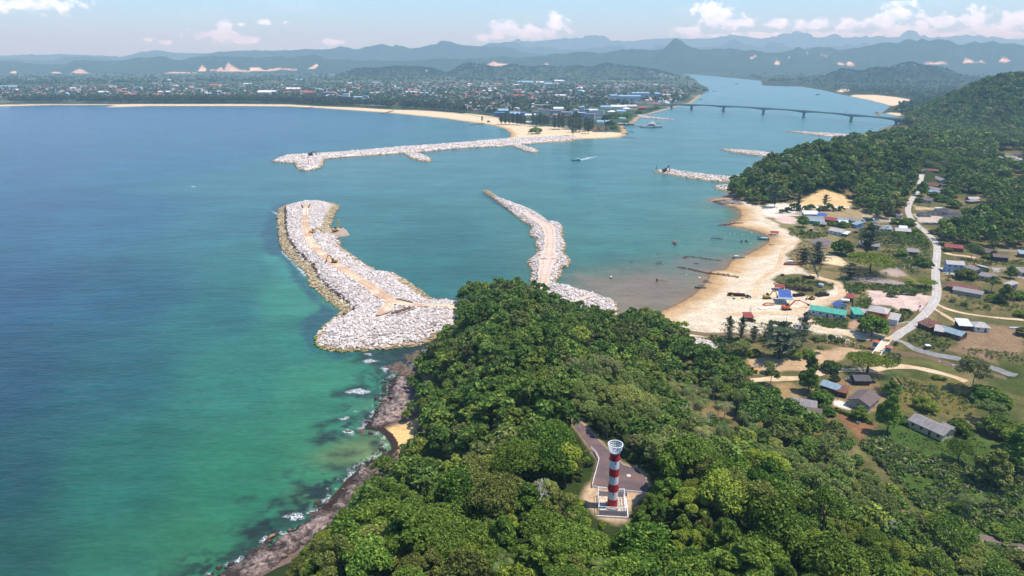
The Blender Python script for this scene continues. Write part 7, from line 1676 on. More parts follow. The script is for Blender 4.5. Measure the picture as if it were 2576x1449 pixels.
BL = [(S, 850, 185, 170, 18, 13, 'pale', 'cream', 'cream four-storey block among trees behind the spit', 'flat', -6, 4), (S, 945, 180, 90, 16, 12, 'grey', 'pblue', 'blue-white four-storey block right of the cream block', 'flat', -6, 4), (S, 365, 248, 130, 22, 10, 'blue', 'dblue', 'dark blue hall with a light roof behind the beach casuarinas', 'gable', -8, 0), (S, 320, 280, 125, 12, 11, 'blue', 'dblue', 'blue three-storey building nearest the bay beach', 'flat', -5, 3), (S, 520, 272, 130, 24, 6, 'blue', 'blue', 'hall with a bright light-blue roof behind the casuarinas', 'gable', -12, 0), (S, 605, 268, 80, 18, 7, 'dblue', 'dblue', 'dark blue gabled hall behind the casuarinas', 'gable', 30, 0), (S, 715, 285, 135, 16, 5, 'white', 'white', 'long hall with a pale roof behind the casuarina group', 'gable', -4, 0),
 (S, 510, 205, 120, 22, 5, 'white', 'pblue', 'arched white market roof left of the tall trees', 'arch', -30, 0), (S, 380, 205, 120, 20, 4, 'tile', 'white', 'orange-roofed stalls behind the blue hall', 'gable', -6, 0), (S, 725, 180, 90, 18, 5, 'white', 'white', 'white-roofed hall left of the cream block', 'gable', -2, 0), (S, 775, 245, 90, 18, 6, 'dark', 'grey', 'dark grey gabled hall above the pale-roofed hall', 'gable', 20, 0), (S, 915, 232, 130, 18, 9, 'red', 'white', 'white shop block with a reddish roof', 'flat', -12, 3), (S, 1045, 250, 140, 16, 10, 'grey', 'grey', 'grey shop block with rows of windows', 'flat', -10, 3), (S, 1080, 205, 125, 26, 5, 'white', 'white', 'big white arched roof in the middle of the town point', 'arch', -8, 0),
 (S, 1185, 265, 130, 16, 9, 'pale', 'grey', 'pale grey shop block beside the blue gabled house', 'flat', -14, 3), (S, 1280, 245, 100, 20, 10, 'grey', 'pblue', 'pale blue gabled house among the shop blocks', 'gable', 60, 0), (S, 1375, 232, 70, 16, 17, 'white', 'pblue', 'tall narrow white and blue block on the town point', 'flat', -8, 5), (S, 1440, 225, 70, 14, 8, 'grey', 'grey', 'low grey block right of the tall narrow block', 'flat', -8, 2), (S, 1360, 318, 130, 20, 17, 'pale', 'blue', 'blue-grey slab building nearest the shore trees', 'flat', -14, 4), (S, 1480, 318, 130, 18, 14, 'grey', 'grey', 'long grey shop row right of the blue-grey slab', 'flat', -14, 3), (S, 1590, 268, 150, 18, 14, 'grey', 'pblue', 'pale blue block with a blank end wall', 'flat', -12, 0), (S, 1520, 225, 120, 16, 6, 'white', 'white', 'white-roofed hall behind the pale blue block', 'gable', -4, 0),
 (S, 1565, 300, 100, 16, 9, 'dark', 'grey', 'dark grey gabled shop row on the town point', 'gable', 30, 0), (S, 1030, 315, 110, 22, 9, 'grey', 'tan', 'brown-grey gabled warehouse behind the shore trees', 'gable', 50, 0), (S, 1245, 305, 160, 16, 8, 'rust', 'tan', 'tan flat-roofed row behind the tall shore casuarinas', 'flat', -14, 2), (S, 975, 320, 70, 16, 6, 'dark', 'dblue', 'dark roofed house at the end of the warehouse row', 'gable', 40, 0), (S, 1400, 172, 140, 18, 7, 'grey', 'dblue', 'low blue building at the far side of the sports ground', 'flat', -3, 0),
 (S, 1410, 158, 150, 12, 5, 'grey', 'white', 'grey stand on the pale sports ground', 'flat', -3, 0), (S, 1850, 172, 200, 24, 5, 'white', 'white', 'rows of white stall roofs near the river, left part', 'gable', -3, 0), (S, 2010, 168, 150, 24, 5, 'pale', 'tan', 'rows of pale stall roofs near the river, right part', 'gable', -3, 0), (S, 1960, 195, 100, 18, 4, 'white', 'white', 'white peaked market roof by the river', 'hip', 0, 0), (S, 2158, 195, 95, 18, 7, 'red', 'red', 'red-roofed hall by the river quay', 'gable', -4, 0), (S, 1770, 240, 110, 18, 5, 'white', 'tan', 'white hip roof behind the shore shrubs', 'hip', 0, 0), (S, 1885, 232, 110, 16, 5, 'blue', 'white', 'pale blue roof right of the white hip roof', 'gable', -6, 0), (S, 1690, 175, 130, 18, 5, 'blue', 'white', 'light blue roofs at the edge of the sports ground', 'gable', -14, 0),
 (S, 1620, 372, 85, 18, 4, 'blue', 'white', 'arched light blue roof, left of a pair near the spit tip', 'arch', -10, 0), (S, 1730, 372, 90, 18, 4, 'blue', 'white', 'arched light blue roof, right of a pair near the spit tip', 'arch', -10, 0), (S, 1905, 320, 75, 12, 3, 'green', 'white', 'pale green roof by the river-side shrubs', 'shed', -14, 0), (S, 695, 372, 80, 8, 4, 'white', 'green' if 'green' in TW else 'white', 'white bus-like pavilion among the spit casuarinas', 'gable', -4, 0),
 (S, 1990, 90, 280, 18, 20, 'blue', 'pblue', 'long blue-roofed apartment slab, front one', 'gable', -3, 5), (S, 1785, 88, 90, 16, 22, 'blue', 'pblue', 'narrow blue-roofed apartment block left of the long slab', 'gable', 16, 5), (S, 2130, 44, 220, 18, 20, 'blue', 'pblue', 'long blue-roofed apartment slab, behind the front one', 'gable', -3, 5), (S, 2345, 48, 70, 18, 19, 'blue', 'blue', 'lone blue apartment block right of the slabs', 'gable', 10, 5),
 ('L2', 610, 462, 110, 40, 9, 'red', 'red', 'big red tiered-roof hall behind the bay beach trees', 'hip', 0, 0), ('L2', 170, 455, 190, 40, 8, 'white', 'white', 'very large white-roofed hall behind the bay beach trees', 'gable', -4, 0), ('L2', 440, 420, 150, 36, 8, 'white', 'pink', 'long white-roofed market hall in the town', 'gable', -6, 0), ('L2', 400, 452, 110, 20, 6, 'tile', 'cream', 'orange-roofed block between the white halls and the red hall', 'gable', 0, 0), ('L2', 785, 465, 100, 28, 9, 'dblue', 'dblue', 'dark blue roofed hall right of the red tiered hall', 'hip', 0, 0), ('L2', 992, 520, 62, 16, 24, 'white', 'white', 'white six-storey slab behind the bay beach', 'flat', -4, 0), ('L2', 930, 508, 80, 16, 14, 'pale', 'pblue', 'pale block left of the white slab', 'flat', -4, 3),
 ('L2', 1120, 530, 130, 18, 7, 'white', 'white', 'long curved white roof right of the white slab', 'gable', 0, 0), ('L2', 1187, 518, 58, 18, 15, 'dblue', 'white', 'white building with a dark blue gabled roof', 'gable', 0, 2), ('L2', 1515, 405, 110, 24, 9, 'white', 'white', 'white mosque-like hall in the middle of the town', 'flat', 0, 0), ('L2', 1875, 410, 90, 24, 7, 'white', 'grey', 'white flat roof among trees in the middle of the town', 'flat', 0, 0), ('L2', 1790, 465, 140, 24, 7, 'blue', 'grey', 'blue and orange roofed hall in the middle of the town', 'gable', -6, 0), ('L2', 1645, 420, 65, 22, 7, 'tile', 'cream', 'orange-red roof left of the white flat roof', 'hip', 0, 0), ('L2', 840, 285, 50, 26, 26, 'white', 'white', 'distant white tower block under a radio mast', 'flat', 0, 4), ('L2', 505, 322, 70, 30, 8, 'blue', 'white', 'pale blue roof far back in the town', 'gable', 0, 0), ('L2', 2010, 250, 130, 40, 10, 'tile', 'pink', 'orange-red school block on the rise between the wooded knolls', 'gable', 0, 0),
 ('L1', 2045, 432, 66, 20, 16, 'white', 'white', 'white block in the left half of the town', 'flat', 0, 3), ('L1', 2205, 390, 100, 24, 14, 'tile', 'yellow', 'yellow block with an orange roof in the left half of the town', 'gable', 0, 3), ('L1', 1410, 412, 80, 24, 14, 'white', 'white', 'white and blue block right of the brown rows', 'flat', 0, 2), ('L1', 1395, 452, 75, 22, 10, 'pale', 'cream', 'cream block at the edge of the casuarina belt', 'flat', 0, 2), ('L1', 1260, 452, 110, 22, 8, 'tile', 'white', 'white row with orange roof above the casuarina belt', 'gable', 0, 0), ('L1', 1060, 452, 130, 22, 7, 'white', 'white', 'long white row above the casuarina belt', 'gable', 0, 0), ('L1', 90, 392, 190, 30, 7, 'blue', 'pblue', 'long pale blue roof at the far left of the town', 'gable', -4, 0), ('L1', 1060, 390, 50, 24, 14, 'yellow' if 'yellow' in TR else 'tile', 'yellow', 'small yellow building left of the white and blue block', 'flat', 0, 0), ('L1', 955, 398, 40, 20, 12, 'white', 'white', 'small white block left of the yellow building', 'flat', 0, 0), ('L1', 1755, 322, 60, 30, 8, 'white', 'white', 'white roof far back above the town centre', 'gable', 0, 0),
 ('T2', 1385, 630, 120, 40, 8, 'blue', 'pblue', 'long light blue factory roof under the wooded knoll', 'gable', -4, 0), ('T2', 1497, 632, 55, 34, 8, 'white', 'white', 'white factory roof right of the light blue one', 'gable', 0, 0), ('T2', 1562, 642, 60, 34, 7, 'blue', 'pblue', 'smaller light blue roof beside the white factory roof', 'gable', 0, 0), ('T2', 1645, 618, 80, 30, 7, 'white', 'white', 'thin white roof among trees under the wooded knolls', 'gable', 0, 0), ('T2', 1330, 735, 100, 26, 6, 'red', 'pink', 'long dark red roof left of the domed mosque', 'gable', -4, 0), ('T2', 1440, 752, 60, 24, 7, 'red', 'red', 'red prayer hall under the red dome', 'flat', 0, 0)]
BL = [b for b in BL]
for b in BL:
 b = list(b)
 if b[6] not in TR: b[6] = 'tile'
 if b[7] not in TW: b[7] = 'white'
 block(*b)
def dome(s, x, y, r_, h, mat, drum, label, minar=None):
 gx, gy, gz = ground(s, x, y); e = empty('mosque_dome', (gx, gy + 4, gz), 0, label, 'mosque'); m = MB(); m.lathe([(r_ * 1.5, 0), (r_ * 1.5, h * .5), (r_, h * .55), (r_, h)], 16); m.build('drum', drum, e)
 m = MB(); m.lathe([(r_ * math.cos(t), h + r_ * 1.1 * math.sin(t)) for t in np.linspace(0, math.pi / 2, 8)], 20); m.build('dome', mat, e, smooth=True)
 if minar: m = MB(); m.tube((minar[0], 0, 0), (minar[0], 0, minar[1]), 1.6, 1.3, 10); m.tube((minar[0], 0, minar[1]), (minar[0], 0, minar[1] + 5), 1.5, .05, 10); m.build('minaret', drum, e)
dome('T2', 1430, 755, 8, 14, TW['red'], TW['pink'], 'mosque with a dark red dome in the town behind the spit'); dome('L1', 695, 490, 8, 13, TR['blue'], TW['pblue'], 'mosque with a pale blue dome and minaret in the casuarina belt', (-45, 32)); dome('L1', 295, 328, 10, 12, TW['white'], TW['white'], 'distant mosque with a white dome at the far left', (-60, 40)); dome('L2', 1495, 402, 6, 12, TW['white'], TW['white'], 'white domed mosque with a slim minaret in the middle of the town', (0, 30))
for (x, y, lab) in [(1570, 478, 'steep brown-roofed pavilion on the spit tip, left of a pair'), (1668, 478, 'steep brown-roofed pavilion on the spit tip, right of a pair')]:
 gx, gy, gz = ground(S, x, y); e = empty('pavilion', (gx, gy + 6, gz), R(8), lab, 'pavilion', 'pavilions on the spit'); m = MB(); m.box(-7, 7, -6, 6, -1, 2.8); m.build('wall', TW['grey'], e); m = MB(); roof_shape(m, 14, 12, 2.8, 'gable', 1.5, 1.35, .3); m.v = [(b_, a_, c_) for a_, b_, c_ in m.v]; m.build('roof', P_('thatch_brown', 176, 122, 84, .9, .2), e)
gx, gy = atz(S, 1860, 385, 2); gx2, gy2 = atz(S, 2390, 395, 2); e = empty('fishing_jetty', (gx, gy, 0), math.atan2(gy2 - gy, gx2 - gx), 'long fishing jetty with huts and a peaked roof at the town point', 'jetty'); Lj = math.hypot(gx2 - gx, gy2 - gy)
m = MB(); m.box(0, Lj, -5, 5, 1.6, 2.2); m.build('deck', CONC, e); m = MB()
for k in range(14):
 for yy in (-4.4, 4.4): m.box(Lj * k / 13 - .4, Lj * k / 13 + .4, yy - .4, yy + .4, -4, 1.6)
m.build('piles', WOOD, e)
for k, (q_, L_, rf) in enumerate([(.06, 18, 'lblue'), (.16, 14, 'pale'), (.28, 16, 'grey'), (.78, 12, 'pale')]):
 m = MB(); m.box(Lj * q_ - L_ / 2, Lj * q_ + L_ / 2, -4, 4, 2.2, 5); m.build('hut', WALLC['wood'], e); m = MB(); roof_shape(m, L_, 8, 5, 'gable', .6, .5); m.v = [(a_ + Lj * q_, b_, c_) for a_, b_, c_ in m.v]; m.build('hut_roof', ROOFC[rf], e)
m = MB(); roof_shape(m, 14, 14, 6, 'hip', .5, .9); m.v = [(a_ + Lj * .8, b_, c_) for a_, b_, c_ in m.v]; m.build('peaked_roof', ROOFC['pale'], e)
Qw = np.array([atz(S, *p, 2.0) for p in [(2110, 262), (2240, 246), (2400, 205), (2560, 160), (2640, 140)]])
o = link('quay_wall', None or MB().build('quay_wall', CONC).data) if False else None
m = MB()
for a_, b_ in zip(Qw[:-1], Qw[1:]): m.bar((a_[0], a_[1], .9), (b_[0], b_[1], .9), 3.0, 3.6)
tag(m.build('quay_wall', CONC), 'grey concrete quay wall along the river side of the town', 'quay wall')
ribbon('road', [tuple(a_ + np.array([-8, 6])) for a_ in Qw], 4, zh, GREYRD, 4, .5)
ribbon('road', gline('L2', [(1500, 600), (1750, 618), (2000, 640), (2250, 665), (2400, 690), (2576, 705)]), 3.0, zh, GREYRD, 4, .4)
def mast(s, x, y, h, label):
 gx, gy, gz = ground(s, x, y); m = MB()
 for k in range(10):
  z0, z1 = h * k / 10, h * (k + 1) / 10; w0, w1 = 2.6 * (1 - k / 11), 2.6 * (1 - (k + 1) / 11)
  for i in range(4):
   c = lambda w, j: (w * (1 if j in (0, 1) else -1), w * (1 if j in (1, 2) else -1))
   a0, a1, b1 = c(w0, i), c(w1, i), c(w1, (i + 1) % 4); m.bar((*a0, z0), (*a1, z1), .5); m.bar((*a0, z0), (*b1, z1), .35)
 tag(m.build('radio_mast', P_('mast_paint', 196, 170, 170), None, (gx, gy, gz)), label, 'mast', 'radio masts over the town')
mast('L2', 825, 290, 110, 'lattice radio mast behind the distant white tower block'); mast('L2', 1345, 295, 95, 'lattice radio mast in front of the wooded knolls'); mast('L1', 236, 335, 70, 'lattice mast at the far left of the town')
gx, gy, gz = ground('L2', 1818, 268); e = empty('water_tower', (gx, gy, gz), 0, 'mushroom-shaped water tower right of the wooded knolls', 'water tower'); m = MB(); m.lathe([(5, 0), (4, 30)], 16); m.build('shaft', TW['grey'], e); m = MB(); m.lathe([(4, 29), (10, 36), (10, 41), (0, 46)], 20); m.build('tank', TW['white'], e)
gx, gy, gz = ground('L1', 1747, 372); e = empty('water_tower', (gx, gy, gz), 0, 'grey slab water tower in the left half of the town', 'water tower'); m = MB(); m.box(-7, 7, -6, 6, 0, 26); m.build('shaft', TW['grey'], e); m = MB(); m.lathe([(9, 26), (11, 30), (11, 34), (0, 36)], 14); m.build('tank', TW['grey'], e)
def townpts(n, ulo, uhi, vlo, vhi, pw=1.0):
 u = rng.uniform(ulo, uhi, n); v = vlo + (vhi - vlo) * rng.random(n) ** pw
 x = np.empty(n); y = np.empty(n)
 xx = (u - CX) / FPX; yy = (CY - v) / FPX; b = CP + yy * SP; c = np.minimum(-SP + yy * CP, -.012); t = (2.5 - CAM_H) / c
 return xx * t, b * t, u, v
PTSP = np.array([uv('S5', *p) for p in [(0, 250), (320, 262), (640, 300), (1000, 330), (1500, 330), (1600, 400), (1880, 370), (2050, 320), (2090, 240), (2200, 210), (2560, 140), (2560, 0), (0, 0)]])
TOWNP = np.vstack([PTSP[:1], np.array([uv('L2', *p) for p in [(2450, 660), (2150, 628), (1700, 600), (1400, 570), (1000, 545), (600, 540), (300, 520), (0, 500)]]), np.array([(-200, 246), (-200, 196), (700, 190), (1200, 200), (1730, 203), (1752, 215), (1725, 240), (1690, 262)]), PTSP[1:1]])
x, y, u, v = townpts(9000, -150, 1760, 196, 312, .9)
k = (sdf(TOWNP, u, v) > 0.5) & (sdf_near(PTSP, u, v, 400, -99) > -999)
for (bx, by, br) in TOWNB: k &= np.hypot(x - bx, y - by) > br + 6
x, y, u, v = x[k], y[k], u[k], v[k]
dens_ = 0.55 + 0.9 * fbm(x / 260.0, y / 420.0, 3)
k = (rng.random(len(x)) < np.clip(dens_, .12, .95)) & (sdf(town_land, x, y) > 40)
x, y = x[k], y[k]; z = H(x, y); k = z < 14; x, y, z = x[k], y[k], z[k]
o = np.argsort(np.hypot(x, y)); x, y, z = x[o], y[o], z[o]
keep_i = []
for i in range(len(x)):
 if len(keep_i) > 1500: break
 if all((x[i] - x[j]) ** 2 + (y[i] - y[j]) ** 2 > 190 for j in keep_i[-160:]): keep_i.append(i)
x, y, z = x[keep_i], y[keep_i], z[keep_i]
RK = ['tile', 'red', 'grey', 'pale', 'white', 'blue', 'rust', 'dark']; RW = np.array([.20, .12, .24, .16, .11, .06, .07, .04])
RN = {'tile': 'orange-tiled', 'red': 'red', 'grey': 'grey', 'pale': 'pale', 'white': 'white', 'blue': 'light blue', 'rust': 'rusty brown', 'dark': 'dark'}
TP = {}
for r_ in RK:
 for kd in range(2):
  m = MB(); L, D, h = [(11, 8, 3.4), (16, 9, 3.2)][kd]; m.box(-L / 2, L / 2, -D / 2, D / 2, -1.5, h); gable_ends(m, L, D, h); m.mat(1); roof_shape(m, L, D, h, 'gable', .8, .45, .2)
  me = bpy.data.meshes.new('town_house'); me.from_pydata(m.v, [], m.f); me.materials.append(TW[['white', 'cream', 'grey', 'pink'][len(TP) % 4]]); me.materials.append(TR[r_]); me.polygons.foreach_set('material_index', m.m); TP[(r_, kd)] = me
def zone_txt(px_, py_):
 u_, v_, _ = proj(px_, py_, 3)
 if u_ > 1600: return 'near the river end of the town'
 if u_ > 1190 and v_ > 258: return 'on the town point behind the spit'
 if u_ > 1190: return 'in the wooded quarter behind the town point'
 if u_ > 850: return 'behind the right half of the bay beach'
 return 'behind the left half of the bay beach'
NIND = 290
for i in range(min(NIND, len(x))):
 r_ = RK[rng.choice(8, p=RW)]; kd = rng.integers(2); zt_ = zone_txt(x[i], y[i])
 o = link('town_house', TP[(r_, kd)], None, (x[i], y[i], z[i])); o.rotation_euler = (0, 0, rng.choice([-.25, .1, .9, 1.4]) + rng.normal(0, .12)); sc_ = rng.uniform(.85, 1.25); o.scale = (sc_, sc_, sc_)
 tag(o, ('small' if kd == 0 else 'long') + ' house with a ' + RN[r_] + ' roof ' + zt_, 'house', ('small ' if kd == 0 else 'long ') + RN[r_] + '-roofed houses ' + zt_)
Vs, Fs, Ms, off = [], [], [], 0
for i in range(NIND, len(x)):
 L, D, h = rng.uniform(9, 20), rng.uniform(8, 12), rng.uniform(3, 4.5)
 if rng.random() < .10: L, D, h = rng.uniform(24, 50), rng.uniform(14, 22), rng.uniform(5, 9)
 a = rng.choice([-.25, .1, 1.3]) + rng.normal(0, .1); c, s_ = math.cos(a), math.sin(a); rz = h + D * .22
 B = np.array([(-L / 2, -D / 2, -1), (L / 2, -D / 2, -1), (L / 2, D / 2, -1), (-L / 2, D / 2, -1), (-L / 2, -D / 2, h), (L / 2, -D / 2, h), (L / 2, D / 2, h), (-L / 2, D / 2, h), (-L / 2, 0, rz), (L / 2, 0, rz)])
 B = np.stack([B[:, 0] * c - B[:, 1] * s_ + x[i], B[:, 0] * s_ + B[:, 1] * c + y[i], B[:, 2] + z[i]], 1)
 f = np.array([(0, 1, 5, 4), (1, 2, 6, 5), (2, 3, 7, 6), (3, 0, 4, 7), (4, 5, 9, 8), (6, 7, 8, 9), (5, 6, 9, 9), (7, 4, 8, 8)])[:6]
 Vs.append(B); Fs.append(f + off); off += 10; rk = rng.choice(8, p=RW); wk = rng.integers(4); Ms.append(np.array([8 + wk] * 4 + [rk] * 2))
if Vs: tag(link('town_buildings', npmesh('town_buildings', np.concatenate(Vs), np.concatenate(Fs), [TR[r_] for r_ in RK] + [TW[w_] for w_ in ('white', 'cream', 'grey', 'pink')], np.concatenate(Ms))), kind='stuff')
HX, HY = x, y
print('town houses', len(x))
x, y, u, v = townpts(25000, -200, 2640, 187.5, 300, .75)
sdT = np.maximum(sdf(town_land, x, y), np.where(y > 1750, sdf(near_land, x, y), -1e3))
inb = sdf(TOWNP, u, v)
k = (sdT > 30) & (y > 1750)
for P in BEACH: k &= sdf_near(P, x, y, 40, -99) < -4
k &= (u > 1700) | (inb > -3) | (v < 205)
k &= ~((u > 1590) & (u < 1690) & (v > 258)); SPORT = poly('S5', [(1450, 165), (1720, 180), (1740, 155), (1480, 140)], 2); k &= sdf_near(SPORT, x, y, 30, -99) < 0
for (bx, by, br) in TOWNB: k &= np.hypot(x - bx, y - (by - 6)) > br * .9 + 4
x, y, u, v = x[k], y[k], u[k], v[k]; k = rng.random(len(x)) < np.clip(.75 - .5 * fbm(x / 300 + 7, y / 500, 3), .3, 1); x, y = x[k], y[k]
d = np.hypot(x, y); z = H(x, y); S_ = np.where(d > 4800, rng.uniform(1.4, 2.6, len(x)), rng.uniform(.8, 1.5, len(x)))
mass('town_trees', x, y, z - .5, S_, 44, 2.5, [TOWNL, FEATHM], (rng.random(len(x)) < .05).astype(int), nl=7)
print('town trees', len(x))
x = []; y = []
for (u0_, u1_, n_) in [(20, 148, 200), (190, 470, 420), (470, 610, 260), (610, 860, 420), (860, 985, 140), (1000, 1170, 150)]:
 for _ in range(n_):
  uu = random.uniform(u0_, u1_); vb = np.interp(uu, [0, 122, 290, 610, 727, 800, 897, 983, 1044, 1117, 1170], [261, 259.5, 261, 260.5, 261.5, 264.5, 268.5, 273.5, 276, 281.5, 287])
  X_, Y_ = atz('F', uu, vb, 1.5); b_ = random.random() ** 1.3 * (105 if uu < 860 else 60); x.append(X_); y.append(Y_ + 4 + b_)
x = np.array(x); y = np.array(y); z = H(x, y)
mass('casuarina_belt', x, y, z - .4, rng.uniform(1.2, 1.9, len(x)), 60, 2.0, [NEEDLEM], None, ('tall',), 4.2, 11, 5.5, 8)
tx, ty, u, v = townpts(15000, 300, 2450, 158, 204, 1)
x = np.concatenate([rng.normal(h_[0], h_[3] * .8, 230) for h_ in TOWNHILLS]); y = np.concatenate([rng.normal(h_[1], h_[4] * .8, 230) for h_ in TOWNHILLS]); z = H(x, y)
k = z > 12; x, y, z = x[k], y[k], z[k]
mass('knoll_woodland', x, y, z - .5, rng.uniform(1.3, 2.2, len(x)), 36, 2.8, [TOWNL], None, nl=6)
def tree(kind, s, x, y, wpx, label, i=None, sz=1.0, group=None, name=None, dz=0):
 gx, gy, gz = ground(s, x, y); dep = proj(gx, gy, gz)[2]; w = wpx / SH[s][2] / FPX * dep * (.62 if kind == 'casua' and s == 'S5' else 1)
 base = {'broad': 9.6, 'feather': 9.6, 'rain': 18, 'casua': 5.0, 'palm': 7.5, 'shrub': 3.2}[kind]
 cat = 'shrub' if kind == 'shrub' else 'tree'
 if kind == 'broad': kind = 'low'; i = (3 if i == 3 else [0, 1, 2, 0, 4][i or 0])
 return plant(kind, gx, gy, gz - .1 + dz - (1.3 * w / base if kind == 'low' and i != 3 else 0), w / base, label, cat, group, name, i, None, sz)
